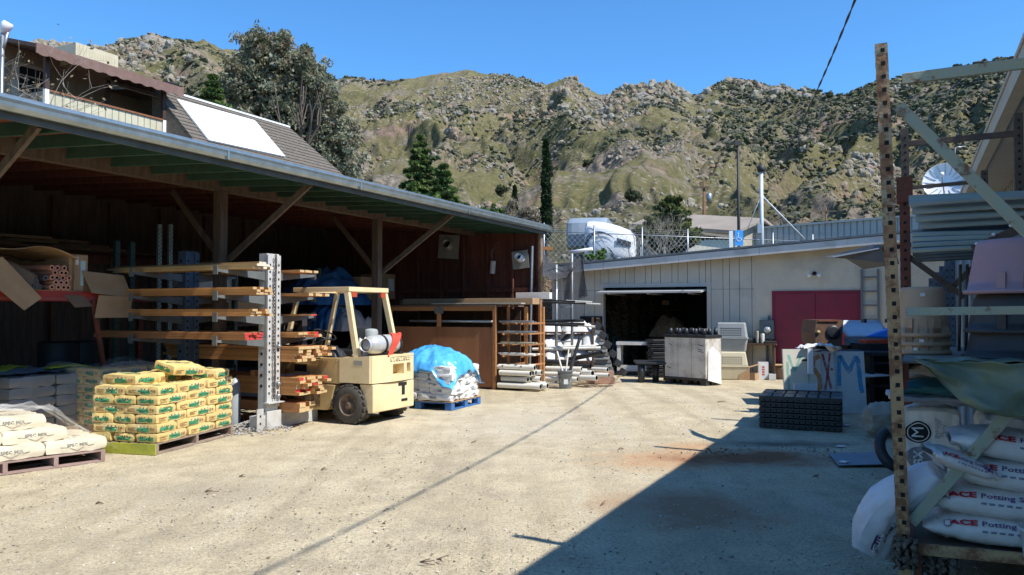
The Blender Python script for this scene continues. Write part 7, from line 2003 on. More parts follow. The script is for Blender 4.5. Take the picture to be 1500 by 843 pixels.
MB().lathe([(.09, .055), (.05, .07), (.03, .045)], (bx_, HW - .05 + .035, 1.155), 20, rot=Matrix.Rotation(R(90), 3, 'X'), cap=True).build('bottle_end', M('bottle_end_grey', (.3, .3, .3), rough=.6), gb)
for y_ in (.18, -.18):
	MB().lathe([(.1435, -.025), (.148, -.025), (.148, .025), (.1435, .025)], (bx_, y_, 1.155), 24, rot=Matrix.Rotation(R(90), 3, 'X'), cap=False).build('strap', black_matt, fk)
	MB().box(bx_ - .14, bx_ + .14, y_ - .04, y_ + .04, 1.0, 1.04).build('bottle_cradle', black_matt, fk)
rc = thing('red_cloth', 'bright red warning cloth hanging over the gas bottle of the forklift', 'cloth', FO, HA)
def cl(u, v):
	w_ = .30 * (1 - .70 * v); a_ = 1.0 - 1.6 * v if v < .5 else .2
	if v < .55: x = bx_ - math.sin(v * 2.6) * .158; z = 1.155 + math.cos(v * 2.6) * .158
	else: x = bx_ - .158 - .01 * (v - .55); z = 1.155 + math.cos(.55 * 2.6) * .158 - (v - .55) * .46
	return (x, .20 - (u * w_) - .26 * (1 - v) + .03 * math.sin(u * 7) * v, z + .008 * math.sin(u * 9))
MB().grid(10, 18, cl).build('fabric', M('red_fabric', (0.80, 0.07, 0.03), (.7, .06, .03), 5, .7), rc, fix=False, solid=.006)
st_ = MB(); st_.box(.62, 1.05, -.22, .22, .97, 1.07); sb = st_.build('seat', black_plastic, fk, bevel=.03); MB().cbox((.66, 0, 1.25), (.09, .40, .36), Matrix.Rotation(-.15, 3, 'Y')).build('backrest', black_plastic, sb, bevel=.03)
MB().tube([(1.55 + .04 * 0, 0, .93), (1.38, 0, 1.26)], .025, 8).build('steering_column', black_matt, fk)
rotw = Matrix.Rotation(-.45, 3, 'Y')
MB().tube([Vector((1.37, 0, 1.28)) + rotw @ Vector((math.cos(a) * .18, math.sin(a) * .18, 0)) for a in np.linspace(0, 2 * math.pi, 25)], .013, 6, caps=False).tube([Vector((1.37, 0, 1.28)) + rotw @ Vector((-.18, 0, 0)), Vector((1.37, 0, 1.28)) + rotw @ Vector((.18, 0, 0))], .01, 5).build('steering_wheel', black_plastic, fk)
MB().tube([(1.45, .25, .93), (1.35, .28, 1.2), (1.2, .3, 1.3)], .012, 5).build('lever', galv, fk)
MB().tube([(1.45, .32, .93), (1.38, .34, 1.12), (.95, .36, 1.26)], .010, 5).build('lever', galv, fk)
MB().lathe([(.10, .0), (.11, .02), (.11, .34), (.09, .37), (.03, .38)], (.56, -.12, 1.0), 18).build('air_cleaner', M('air_cleaner_grey', (.32, .34, .33), rough=.6), fk)
bgk = heap('black_bag', 'black bag and papers lying on the forklift hood beside the seat', 'bag', FO + hd * .98 + lf * .36 + Vector((0, 0, .965)), HA, .5, .3, .15, black_plastic, 51, .3, 16, 16)
heap('white_rag', 'crumpled white rag on the forklift hood next to the gas bottle', 'rag', FO + hd * .46 + lf * .16 + Vector((0, 0, .98)), HA, .26, .30, .22, white_p, 53, .4, 16, 16)
for y_ in (.3, -.3): MB().box(2.05, 2.16, y_ - .06, y_ + .06, .08, 1.62).build('mast_rail', dkst, fk)
MB().box(2.03, 2.17, -.24, .24, 1.5, 1.58).build('mast_crossbar', dkst, fk)
for y_ in (.22, -.22):
	mb = MB(); mb.box(2.22, 2.26, y_ - .05, y_ + .05, .05, .55); mb.box(2.26, 3.2, y_ - .05, y_ + .05, .05, .085); mb.build('fork', dkst, fk)
MB().box(2.17, 2.218, -.45, .45, .25, .5).build('carriage', dkst, fk)
print('loads ok')
AR = R(27)
R0 = Vector((2.175, 4.45, 0))
RXv = Vector((math.cos(AR), -math.sin(AR), 0)); RYv = Vector((math.sin(AR), math.cos(AR), 0))
def Rw(x, y, z=0.0): return R0 + RXv * x + RYv * y + Vector((0, 0, z))
def rl(px, py, Y): return local(D(px, py, Y), R0, -AR)
def rly(px, py, ly):                 # pixel on the plane y = ly of the rack frame
	d = ray(px, py); t = Rw(0, ly).dot(RYv) / Vector((d.x, d.y, 0)).dot(RYv)
	return local(Vector((d.x * t, d.y * t, EYE + d.z * t)), R0, -AR)
cream_st = M('chipped_cream_rack_paint', (0.56, 0.36, 0.17), (0.46, 0.26, 0.12), 9, .65, .15, 60, dirt=(0.24, 0.10, 0.04), dirt_amt=1.0, dirt_scale=6, dlo=.47, dhi=.56)
rust_st = M('rusted_rack_steel', (0.44, 0.25, 0.12), (0.22, 0.09, 0.045), 16, .85, .2, 60, dirt=(0.50, 0.40, 0.25), dirt_amt=.9, dirt_scale=10, dlo=.5, dhi=.58)
brace_st = M('pale_green_brace', (0.36, 0.40, 0.31), (0.42, 0.40, 0.26), 8, .6, .1, 50, dirt=(0.20, 0.08, 0.035), dirt_amt=.95, dirt_scale=6, dlo=.55, dhi=.62)
dark_st = M('dark_rusty_steel', (0.07, 0.055, 0.045), (0.13, 0.085, 0.055), 9, .75, .1, 40)
def upright(nm, t, x, y, z1_, m1, m2, zs=None, w=.075, lean=0.0, holes_n=True, mirror=1):
	"""open C section post with slots in its face, face towards the yard (-x) and the camera (-y)"""
	mb = MB()
	def seg(za, zb, mi):
		la, lb = lean * za, lean * zb
		def bx(x0, x1, y0, y1):
			mb.add([(x0 + la, y0, za), (x1 + la, y0, za), (x1 + la, y1, za), (x0 + la, y1, za), (x0 + lb, y0, zb), (x1 + lb, y0, zb), (x1 + lb, y1, zb), (x0 + lb, y1, zb)],
                   [(0, 3, 2, 1), (4, 5, 6, 7), (0, 1, 5, 4), (1, 2, 6, 5), (2, 3, 7, 6), (3, 0, 4, 7)], mi)
		bx(x, x + .006, y - w / 2, y + w / 2); bx(x + .006, x + w, y - w / 2, y - w / 2 + .005); bx(x + .006, x + w, y + w / 2 - .005, y + w / 2)
	if zs is None: zs = z1_
	seg(0, min(zs, z1_), 0)
	if zs < z1_: seg(zs, z1_, 1)
	z_ = .08
	while z_ < z1_ - .04:
		l_ = lean * z_
		mb.box(x + l_ - .002, x + l_ - .0005, y - w * .22, y + w * .10, z_, z_ + .026, 2)
		mb.box(x + .028 + l_, x + .050 + l_, y - w / 2 - .002, y - w / 2 - .0005, z_ + .0, z_ + .024, 2)
		z_ += .0762
	mb.box(x - .02, x + w + .02, y - w / 2 - .03, y + w / 2 + .03, 0, .008, 0)
	return mb.build(nm, [m1, m2, hole_m], t)
lean = -.020
rA = thing('storage_rack', 'nearest chipped cream rack frame with rusty perforated upright at the right edge', 'rack', Rw(0, 0), -AR)
zu = D(1286, 64, Rw(0, 0).y).z
upright('upright', rA, .0, 0, zu, cream_st, rust_st, zs=1.95, w=.066, lean=lean * 1.4)
upright('upright', rA, .99, 0, zu, cream_st, rust_st, w=.085)
def brace(t, p, q, m, w=.045, d=.03): return MB().bar(p, q, w, d, (0, 1, 0)).build('brace', m, t, bevel=.003)
a = rly(1300, 119, 0.0); b_ = rly(1500, 93, 0.0); s_ = (b_.z - a.z) / (b_.x - a.x)
brace(rA, (.05, 0, a.z), (1.02, 0, a.z + s_ * .95), brace_st, .06)
a = rly(1299, 156, 0); b_ = rly(1492, 345, 0); s_ = (b_.z - a.z) / (b_.x - a.x); brace(rA, (.03, .03, a.z), (1.02, .03, a.z + s_ * (1.0)), brace_st, .06)
a = rly(1315, 457, 0); b_ = rly(1500, 453, 0); brace(rA, (.05, 0, a.z), (1.02, 0, b_.z), brace_st, .045)
a = rly(1332, 803, 0); b_ = rly(1500, 815, 0); ZL = a.z; brace(rA, (.06, 0, a.z), (1.02, 0, b_.z), cream_st, .06)
a = rly(1334, 768, 0); b_ = rly(1474, 612, 0); s_ = (b_.z - a.z) / (b_.x - a.x); brace(rA, (.06, .03, a.z), (1.02, .03, a.z + s_ * .96), brace_st, .06)
a = rly(1345, 520, 0);
rB = thing('storage_rack', 'orange brown rack frame with small round holes just behind the cream one', 'rack', Rw(0, 2.3), -AR)
zB_ = rly(1310, 290, 2.3).z
upright('upright', rB, .0, 0, zB_, orange_steel, orange_steel, w=.075); upright('upright', rB, .99, 0, zB_, orange_steel, orange_steel, w=.075)
a = rly(1325, 372, 2.3); b_ = rly(1392, 425, 2.3); brace(rB, (a.x, 0, a.z), (b_.x + .1, 0, b_.z - .06), dark_st)
a = rly(1388, 428, 2.3); b_ = rly(1470, 350, 2.3); brace(rB, (a.x, .02, a.z), (b_.x, .02, b_.z), dark_st)
brace(rB, (.05, 0, .3), (1.0, 0, .3), orange_steel)
MB().box(-.02, .10, -.06, .06, zB_ - .05, zB_ + .16).build('splice_box', orange_steel, rB)
rC = thing('storage_rack', 'dark rusty rack frame, the taller one in front of the satellite dish', 'rack', Rw(0, 4.15), -AR)
zC = rly(1312, 191, 4.15).z; x1 = rly(1490, 180, 4.15).x
upright('upright', rC, .0, 0, zC, dark_st, dark_st); upright('upright', rC, x1 - .03, 0, zC + .05, dark_st, dark_st)
a = rly(1318, 212, 4.15); b_ = rly(1488, 196, 4.15); brace(rC, (.05, 0, a.z), (x1 - .02, 0, b_.z), dark_st, .06); brace(rC, (.05, .0, 1.2), (x1, 0, 1.2), dark_st)
rD = thing('storage_rack', 'furthest dark rack frame, small, crossing below the satellite dish', 'rack', Rw(0, 7.0), -AR)
zD = rly(1307, 262, 7.0).z; x1 = rly(1437, 248, 7.0).x
upright('upright', rD, .0, 0, zD, dark_st, dark_st); upright('upright', rD, x1, 0, zD + .02, dark_st, dark_st)
a = rly(1312, 277, 7.0); b_ = rly(1437, 266, 7.0); brace(rD, (.05, 0, a.z), (x1, 0, b_.z), dark_st, .05); brace(rD, (.05, .0, 1.2), (x1, 0, 1.2), dark_st)
ZT = rly(1350, 523, .6).z              # shelf under the tubs
sb_ = thing('rack_shelf', 'middle shelf of the near rack carrying the upturned tubs', 'shelf', Rw(0, 0), -AR)
for x_ in (.0, .96): MB().box(x_ + .02, x_ + .06, .045, 2.25, ZT - .10, ZT - .012).build('beam', orange_steel, sb_)
MB().box(.03, 1.0, .06, 2.24, ZT - .011, ZT).build('deck', M('grey_shelf_ply', (.22, .2, .17), rough=.9), sb_)
MB().box(.0, .05, .07, .15, ZT - .16, ZT - .03).build('beam_clip', red_steel, sb_)
sb2 = thing('rack_shelf', 'low shelf of the near rack carrying the soil bags', 'shelf', Rw(0, 0), -AR)
ZL2 = ZL + .02
for x_ in (.02, .96): MB().box(x_ + .02, x_ + .06, .045, 2.25, ZL2 - .10, ZL2 - .012).build('beam', orange_steel, sb2)
MB().box(.08, 1.02, .06, 2.24, ZL2 - .011, ZL2).build('deck', M('old_deck_wood', (.14, .11, .08), rough=.9), sb2)
MB().box(.07, .11, -.03, .01, ZL2 - .20, ZL2 - .04).build('hook', orange_steel, sb2)
def tub(name, label, p, r0_, r1_, h, m, group=None, sxy=(1, 1), handle=True, rim_n=1, panel=True):
	"""upturned: wide rim at the bottom (z=0), base on top"""
	t = thing(name, label, 'tub', p, -AR, group)
	prof = [(r1_ * 1.06, 0), (r1_ * 1.08, .012), (r1_ * 1.06, .024), (r1_, .028), (r1_ * .985, .05)]
	n = 8
	for i in range(n + 1):
		f = i / n; prof.append((r1_ * .985 + (r0_ - r1_ * .985) * f, .05 + (h - .09) * f))
	prof += [(r0_ * .97, h - .02), (r0_ * .93, h - .003), (r0_ * .6, h)]
	MB().lathe(prof, (0, 0, 0), 48, sx=sxy[0], sy=sxy[1]).build('shell', m, t)
	if handle:
		mb = MB()
		for a in (R(-60), R(-120)): MB().cbox((math.cos(a) * r1_ * sxy[0], math.sin(a) * r1_ * sxy[1], .07), (.012, .05, .10), Matrix.Rotation(a, 3, 'Z')).build('rib', m, t)
		pts = [(math.cos(R(-90) + d_) * (r1_ + .004 - z_ * .15) * sxy[0], math.sin(R(-90) + d_) * (r1_ + .004 - z_ * .15) * sxy[1], z_) for d_, z_ in ((-.17, .03), (-.17, .12), (-.12, .155), (0, .17), (.12, .155), (.17, .12), (.17, .03))]
		MB().tube(pts, .006, 5).build('handle_outline', m, t)
	return t
tanp = M('tan_tub_plastic', (0.50, 0.34, 0.21), (0.43, 0.29, 0.18), 3, .6, .05, 20, dirt=(.2, .14, .09), dirt_amt=.5)
pinkp = M('dusty_pink_plastic', (0.42, 0.265, 0.29), (0.37, 0.23, 0.255), 2, .6, .03, 20, dirt=(.5, .38, .36), dirt_amt=.4)
bkp = M('black_tub_plastic', (0.035, 0.035, 0.036), (0.055, 0.052, 0.05), 4, .55, .03, 20)
q = rly(1352, 520, .95); zr1 = rly(1352, 421, .95).z
W_ = (rly(1396, 505, .95).x - rly(1313, 505, .95).x) / 2
hh = zr1 - ZT
ns = [('lowest', .0, .93), ('second', .055, .965), ('third', .115, 1.0)]
for k, (nm, dz_, sc_) in enumerate(ns):
	t = tub('upturned_tub', f'tan plastic tub, {nm if k < 2 else "topmost"} of the nested upturned stack', Rw(q.x, .98, ZT + dz_ + .002), W_ * .80, W_ * .96, hh - .115 if k < 2 else hh - .115, tanp, 'nested tan tubs')
	mb = MB(); a_ = -AR * 0 + R(-90 + (-8, 12, 6)[k]); rr = W_ * .95
	for (zz_, dd) in ((.035 + .0 * k, -10 + 14 * k),) if k < 2 else ((hh * .62, 8),):
		aa = R(-97 + dd); r_ = rr * (1 - .17 * zz_ / hh) + .004
		mb.cbox((math.cos(aa) * r_, math.sin(aa) * r_, zz_), (.002, .028, .022), Matrix.Rotation(aa, 3, 'Z'))
	mb.build('price_sticker', white_p, t)
q = rly(1505, 430, .62); xk = q.x; Wk = xk - rly(1412, 500, .62).x
z1k = rly(1480, 431, .62).z; z2k = rly(1480, 352, .62).z
tub('upturned_tub', 'lower black tub of the upturned pair under the pink one', Rw(xk, .62, ZT + .002), Wk * .86, Wk * .98, (z1k - ZT) * .62, bkp, 'black upturned tubs', handle=False)
tub('upturned_tub', 'upper black tub directly under the dusty pink tub', Rw(xk, .62, ZT + (z1k - ZT) * .40), Wk * .84, Wk * .94, (z1k - ZT) * .60, bkp, 'black upturned tubs')
tub('upturned_tub', 'dusty pink plastic tub upside down on the black tubs', Rw(xk, .62, z1k), Wk * .80, Wk * .94, z2k - z1k, pinkp)
for k, px in enumerate((1403, 1413)):
	q = rly(px, 430, 1.55); o = MB().tube([(0, 0, 0), (0.02, 0, .62)], .012, 6).build('thin_stake', dark_st, None); o.location = Rw(q.x, 1.5, ZT); tag(o, ('left', 'right')[k] + ' dark stake standing between the tan tubs and black tubs', 'stake', 'stakes between the tubs')
def corr(name, label, p, rz_, L_, W_, m, tilt, waves=9, amp=.022, cat='corrugated sheet', group=None, flat=False):
	t = thing(name, label, cat, p, rz_, group); t.rotation_euler = (tilt, 0, rz_)
	nv = waves * 8
	def f(u, v):
		ph = v * waves; fr = ph % 1
		z = amp * (min(1, max(-1, 1.9 * math.sin(2 * math.pi * fr))))
		return (L_ * u, W_ * (v - .5), z + .012 * math.sin(u * 5 + v * 2))
	MB().grid(10, nv, f).build('sheet', m, t, fix=False, solid=.002)
	return t
cm = M('zinc_corrugated', (0.40, 0.385, 0.29), (0.30, 0.295, 0.23), 3, .6, .05, 20, metal=.0, stretch=(.3, 2, 2))
cm2 = M('dark_corrugated', (0.10, 0.105, 0.095), (0.06, 0.065, 0.06), 3, .5, metal=.3)
c_ = rly(1330, 322, 1.75); zlo = rly(1330, 357, 1.75).z
lsh = rly(1327, 300, 1.8)
for k in range(6):
	corr('corrugated_sheet', f'{ordn[k]} from the top of the upper pile of galvanised corrugated sheets', Rw(lsh.x + .022 * k + .02, 1.75 + .012 * (k % 2), lsh.z - .058 * k + .015), -AR + .006 * (k % 3), 2.2, .15, cm if k < 4 else cm2, R(38 + 2 * (k % 3)), 1, .012, group='upper pile of corrugated sheets')
c2 = rly(1335, 357, 1.45)
for k in range(4):
	corr('corrugated_sheet', f'{ordn[k]} from the top of the lower pile of dark corrugated sheets', Rw(c2.x + .01 * k, 1.55, c2.z - .022 * k + .01), -AR - .02, 2.0, .34, cm2 if k else cm, R(30), 4, .02, group='lower pile of corrugated sheets')
ap = thing('support_arm', 'dark slanting arm with white bolts under the corrugated sheets', 'arm', Rw(0, 0), -AR)
a = rly(1425, 358, 1.25); b_ = rly(1500, 318, 1.25); MB().bar((a.x, 1.25, a.z - .04), (b_.x + .3, 1.25, b_.z + .08), .05, .06).build('bar', dark_st, ap)
MB().bar((a.x + .2, 1.4, a.z - .06), (b_.x + .3, 1.4, b_.z + .0), .05, .09).build('rust_bar', orange_steel, ap)
for k in range(4): f = k / 3; MB().lathe([(.012, 0), (.012, .02)], (a.x + (b_.x - a.x) * f + .02, 1.22, a.z + (b_.z - a.z) * f), 8, rot=Matrix.Rotation(R(90), 3, 'X')).build('bolt', white_roof, ap)
pA = D(1220, 378, 9.6); pB = D(1310, 361, 8.6)
t = thing('bent_sheet', 'dark bent roofing sheet sticking out into the yard above the red doors', 'metal sheet', pA)
dv = pB - pA
mb = MB(); nrm = Vector((0, -.35, 0))
P = [Vector((0, 0, 0)), dv, dv + Vector((.0, -.1, -.20)), Vector((.22, -.35, -.16)), Vector((.10, -.15, -.02))]
mb.add(P, [(0, 1, 2, 3, 4)]); P2 = [Vector((0, 0, .0)), dv, dv + Vector((0, .5, .06)), Vector((.1, .5, .05))]; mb.add(P2, [(3, 2, 1, 0)])
mb.build('sheet', M('dark_sheet_under', (0.07, 0.07, 0.065), (.1, .1, .09), 4, .6), t, solid=.006, fix=False)
MB().bar((0, -.01, .008), dv + Vector((0, -.01, .008)), .012, .012).build('bright_edge', white_roof, t)
MB().bar(dv + Vector((-.1, .1, -.02)), dv + Vector((1.2, .5, .15)), .05, .05).build('support_pole', dark_st, t)
gt = thing('green_tarp', 'faded green and olive tarp hanging from the shelf below the tubs', 'tarp', Rw(0, 0), -AR)
tA = rly(1338, 524, .02);
edge = [rly(px, py, -.03) for px, py in ((1340, 527), (1360, 545), (1385, 570), (1410, 592), (1440, 606), (1470, 611), (1500, 614), (1560, 618))]
ex = [p.x for p in edge]; ez_ = [p.z for p in edge]
def tf(u, v):
	x = ex[0] + (ex[-1] - ex[0]) * u; zb_ = float(np.interp(x, ex, ez_)); z = ZT + .012 + (zb_ - ZT) * v
	fold = .035 * math.sin(x * 17 + v * 4) * v + .03 * math.sin(x * 9 - v * 7) * v
	return (x, -.03 - .05 * v + fold + .05 * noise.noise(Vector((x * 5, v * 3, 2))), z + .012 * noise.noise(Vector((x * 12, v * 6, 1))))
MB().grid(60, 30, tf).build('hanging_part', M('green_tarp_fabric', (0.12, 0.19, 0.17), (0.24, 0.24, 0.11), 2.6, .5, .4, 14), gt, fix=False, solid=.004)
MB().grid(20, 10, lambda u, v: (ex[0] + (ex[-1] - ex[0]) * u, -.03 + .35 * v, ZT + .014 + .008 * math.sin(u * 20))).build('top_part', MC['green_tarp_fabric'], gt, fix=False, solid=.003)
bale_m = M('bale_white_plastic', (0.80, 0.75, 0.66), (0.70, 0.66, 0.58), 2, .5, .5, 9)
blue_pl = M('bag_blue_print', (0.03, 0.10, 0.22), rough=.5); greyc = M('bag_grey_circle', (0.24, 0.24, 0.25), rough=.5)
def disc(mb, F_, cs, ct, r, asp, mi, n=28, r_in=0.0):
	P = [F_(cs + math.cos(2 * math.pi * k / n) * r / asp, ct + math.sin(2 * math.pi * k / n) * r) for k in range(n)]
	if not r_in:
		prev = None
		for q_ in range(1, 6):
			P = [F_(cs + math.cos(2 * math.pi * k / n) * r * q_ / 5 / asp, ct + math.sin(2 * math.pi * k / n) * r * q_ / 5) for k in range(n)]
			if prev is None: mb.add(P, [tuple(range(n))], mi)
			else: mb.add(prev + P, [(k, (k + 1) % n, n + (k + 1) % n, n + k) for k in range(n)], mi)
			prev = P
		return
	if r_in:
		P += [F_(cs + math.cos(2 * math.pi * k / n) * r_in / asp, ct + math.sin(2 * math.pi * k / n) * r_in) for k in range(n)]
		mb.add(P, [(k, (k + 1) % n, n + (k + 1) % n, n + k) for k in range(n)], mi)
	else: mb.add(P + [F_(cs, ct)], [(k, (k + 1) % n, n) for k in range(n)], mi)
def bale(name, label, p, rz_, L_, W_, H_, seed, tilt=0):
	t = thing(name, label, 'soil bale', p, rz_); t.rotation_euler = (tilt, 0, rz_)
	f = sack_surf(L_, W_, H_, seed, amp=.022, pw=8, wr=1.2)
	mb = sack_mb(f, 22, 14, 22)
	F_ = face_fn(f, 'y-', .004); F5 = face_fn(f, 'y-', .009); asp = L_ / H_
	s = .26
	disc(mb, F_, -.42, .52, s, asp, 1); disc(mb, F5, -.42, .52, s * .86, asp, 2, r_in=s * .78)
	text_on(mb, F5, 'M', -.42, .52, .36, asp, 2, .0, rot=1)
	disc(mb, F_, -.40, -.08, s * .98, asp, 3); text_on(mb, F5, 'BX', -.40, -.08, .26, asp, 2, .03, rot=1)
	text_on(mb, F5, 'MIX', -.50, -.62, .30, asp, 1, .03, 1.0, rot=1)
	text_on(mb, F5, 'LINE', -.05, -.55, .15, asp, 1, .01, 1, rot=1)
	for i in range(4): text_on(mb, F_, ('SPHAGNUM', 'PEAT MOSS', '3.8 CU FT', 'BALE')[i], .22 + .09 * i, .62, .085, asp, 3, .0, 1, rot=1)
	mb.build('wrapping', [bale_m, black_matt, white_p, greyc], t, fix=False)
	return t
y_b = 1.15
qa = rly(1330, 700, y_b); qb = rly(1407, 700, y_b); zt_b = rly(1365, 598, y_b).z; zbb = ZL2
Lb = qb.x - rly(1318, 650, y_b).x
bale('soil_bale', 'upright white bale with a black M circle and grey BX circle behind the cream post', Rw(rly(1363, 650, y_b).x, y_b + .16, ZL2), -AR, Lb, .32, zt_b - ZL2, 5.0)
y_b2 = .85; zt2_ = rly(1470, 608, y_b2).z; xc2 = rly(1478, 650, y_b2).x
bale('soil_bale', 'second white bale with a black M circle partly hidden behind the potting soil bags', Rw(xc2, y_b2 + .16, ZL2), -AR, Lb * .95, .32, zt2_ - ZL2, 9.0)
pot_m = M('potting_bag_white', (0.80, 0.76, 0.71), (0.70, 0.66, 0.62), 3, .42, .45, 10)
redp = M('bag_red_print', (0.45, 0.015, 0.03), rough=.45); purp = M('bag_purple_print', (0.10, 0.035, 0.15), rough=.45)
def pot_bag(label, p, rz_, seed, L_=.74, W_=.42, H_=.165, tx=0.0, ry=0.0, grp='potting soil bags on the rack'):
	t = thing('potting_soil_bag', label, 'soil bag', p, rz_, grp); t.rotation_euler = (0, ry, rz_)
	def pil(a, ph, off=0.0):
		kz = max(.05, 1 - .75 * abs(a) ** 3.5); ky = 1 - .10 * abs(a) ** 3
		cy, cz = math.cos(ph), math.sin(ph)
		n1 = noise.noise(Vector((a * 2.5 + seed, cy * 1.5, cz * 1.5))); n2 = noise.noise(Vector((a * 9 + seed, cy * 3, cz * 5))); n3 = noise.noise(Vector((a * 24, cy * 2 + seed, cz * 3)))
		r = 1 + (.05 * n1 + .035 * n2) ; e = .020 * n3 * abs(a) ** 2
		y = math.copysign(abs(cy) ** .75, cy) * (W_ / 2 * ky + off) * r; z = math.copysign(abs(cz) ** .8, cz) * (H_ / 2 * kz + off) * r + e
		return Vector((a * L_ / 2, y, z + H_ / 2))
	mb = MB(); mb.grid(40, 26, lambda u, v: pil(u * 2 - 1, v * 2 * math.pi), 0)
	F_ = lambda s, t: pil(s, math.pi - .42 - t * .62, .009); F5 = lambda s, t: pil(s, math.pi - .42 - t * .62, .013)
	asp = L_ / H_ * .92
	text_on(mb, F_, 'ACE', -.52 + tx, .08, .68, asp, 1, .05, 1.1)
	text_on(mb, F_, 'Potting Soil', .02 + tx, .08, .62, asp, 2, .014, .96)
	patch(mb, F_, .46 + tx, .74 + tx, -.28, .44, 2); text_on(mb, F5, '1.5 cu', .60 + tx, .08, .40, asp, 3, .02)
	for i in range(9): patch(mb, F_, -.30 + i * .1 + tx, -.235 + i * .1 + tx, -.62, -.48, 4)
	patch(mb, F_, -.76 + tx, -.67 + tx, -.35, .35, 4); patch(mb, F5, -.748 + tx, -.682 + tx, -.25, .25, 0)
	mb.build('bag', [pot_m, redp, purp, white_p, M('bag_small_grey_print', (.2, .2, .24), rough=.6)], t, fix=False)
	return t
yb_ = .07
specs = [(1352, 1540, 770, 815, 'lowest'), (1352, 1540, 733, 782, 'second lowest'), (1378, 1570, 693, 745, 'second highest'), (1382, 1590, 655, 712, 'highest')]
for k, (xa, xb, yt, yb2, nm) in enumerate(specs):
	A_ = rly(xa, (yt + yb2) / 2, yb_); B_ = rly(xb, (yt + yb2) / 2, yb_); L_ = .80
	zc_ = rly((xa + xb) / 2, yb2 - 4, yb_).z
	zc_ = ZL2 + .002 + k * .150
	pot_bag(f'potting soil bag with red and purple print, {nm} of the rack pile', Rw(A_.x + L_ / 2 + (0, 0, .02, .02)[k], yb_ + .20, zc_ + (.0, 0, 0, .01)[k]), -AR + (0, .0, .03, .05)[k], 3 + k * 2.3, L_=L_, H_=.175, tx=(.02, 0.0, -.06, .10)[k], ry=(.0, .02, .07, .10)[k])
t = pot_bag('partly emptied white bag folded over the left ends of the potting soil bags', Rw(rly(1400, 690, -.02).x, .12, ZL2 + .42), -AR + .2, 15.5, .34, .36, .10, .0, .35, grp=None)
sl_ = thing('slumped_soil_bag', 'white soil bag slumping down to the ground on the yard side of the cream post', 'soil bag', (0, 0, 0))
top = D(1368, 708, 4.5); bot = D(1292, 796, 4.75)
ax_ = (bot - top); Ls = ax_.length + .16; ax_.normalize()
side = Vector((1, .25, 0)); side = (side - ax_ * side.dot(ax_)).normalized(); nrm = ax_.cross(side).normalized()
if nrm.y > 0: nrm = -nrm
cen_ = (top + bot) / 2
f = sack_surf(Ls, .27, .23, 21.0, pin=.25, pw=8, amp=.017, wr=1.6)
side2 = nrm.cross(ax_).normalized()
def slf(a, b2, c):
	p = f(a, b2, c); w_ = 1 + .18 * a - .25 * max(0, -a) ** 2
	bend = -.10 * (1 - a * a)
	y = p.y * w_
	return cen_ + ax_ * p.x + side2 * y + nrm * (p.z - .135) + Vector((-1, 0, .3)) * (-bend) * 1.0
mb = MB()
for s in (1, -1):
	mb.grid(28, 16, lambda u, v: slf(u * 2 - 1, v * 2 - 1, s), 0); mb.grid(28, 5, lambda u, v: slf(u * 2 - 1, s, v * 2 - 1), 0); mb.grid(16, 5, lambda u, v: slf(s, u * 2 - 1, v * 2 - 1), 0)
Fs = lambda off: (lambda s, t: slf(s, t, 1) + nrm * off)
sgn = 1
for i in range(7):
	a0 = -.30 + i * .07
	mb.grid(6, 1, lambda u, v, a0=a0: Fs(.004)(a0 + v * .03 , -.15 + .75 * u - .05 * (i % 3)), 1, False)
mb.grid(8, 3, lambda u, v: Fs(.005)(.42 + .4 * u, -.62 + .26 * v), 2, False)
text_on(mb, Fs(.008), 'POTTING', .62, -.49, .22, Ls / .40, 3, .02, 1.0)
text_on(mb, Fs(.004), 'MIX SOIL', .35, -.18, .17, Ls / .40, 4, .02, 1.0)
mb.build('bag', [M('white_woven_bag', (0.74, 0.74, 0.76), (.66, .66, .69), 3, .42, .5, 9), M('pale_blue_print', (.28, .36, .5), rough=.6), purp, white_p, black_matt], sl_, fix=False)
for k, (px, py, L_, W_, H_, m_, ds, yk) in enumerate([(1380, 545, .5, .4, .16, M('pale_sack', (.42, .40, .38), rough=.6), 'pale grey sack with dark print right under the green tarp corner', 1.1),
                                                      (1385, 572, .62, .4, .10, M('teal_bag', (0.03, 0.13, 0.15), (.06, .18, .17), 5, .5), 'teal and dark plastic bag lying on the pale sacks', .9), (1380, 586, .7, .42, .09, M('bluish_sack', (.36, .38, .42), rough=.55), 'bluish white folded sack on top of the M bale', .95)]):
	q = rly(px, py, yk); f = sack_surf(L_, W_, H_, 30 + k, pin=.4, amp=.03, wr=2)
	t = thing('folded_sack', ds, 'sack', Rw(q.x + .03, yk + .2, q.z - H_ / 2), -AR + .1 * k); sack_mb(f, 20, 12, 5).build('sack_skin', m_, t, fix=False)
pts = [D(1300, 620 + 0, 5.9)]
hs = thing('drain_hose', 'black corrugated drain hose loop on the ground behind the cream post', 'hose', (0, 0, 0))
c0_ = G(1310, 690); MB().tube([c0_ + Vector((math.cos(t_) * .16 + .02, .25 * math.sin(t_) * .4, .22 + math.sin(t_) * .17)) for t_ in np.linspace(-4.4, -1.0, 22)], .055, 12).build('hose_body', black_plastic, hs)
q = G(1292, 640); t = thing('rolled_fabric_bundle', 'beige rolled fabric bundle beside the cream post behind the hose', 'bundle', (q.x + .05, q.y, 0)); f = sack_surf(.5, .35, .45, 44, pin=.3, amp=.04); sack_mb(f, 14, 10, 8).build('roll', M('beige_fabric', (.38, .34, .27), (.3, .27, .2), 4, .8), t, fix=False)
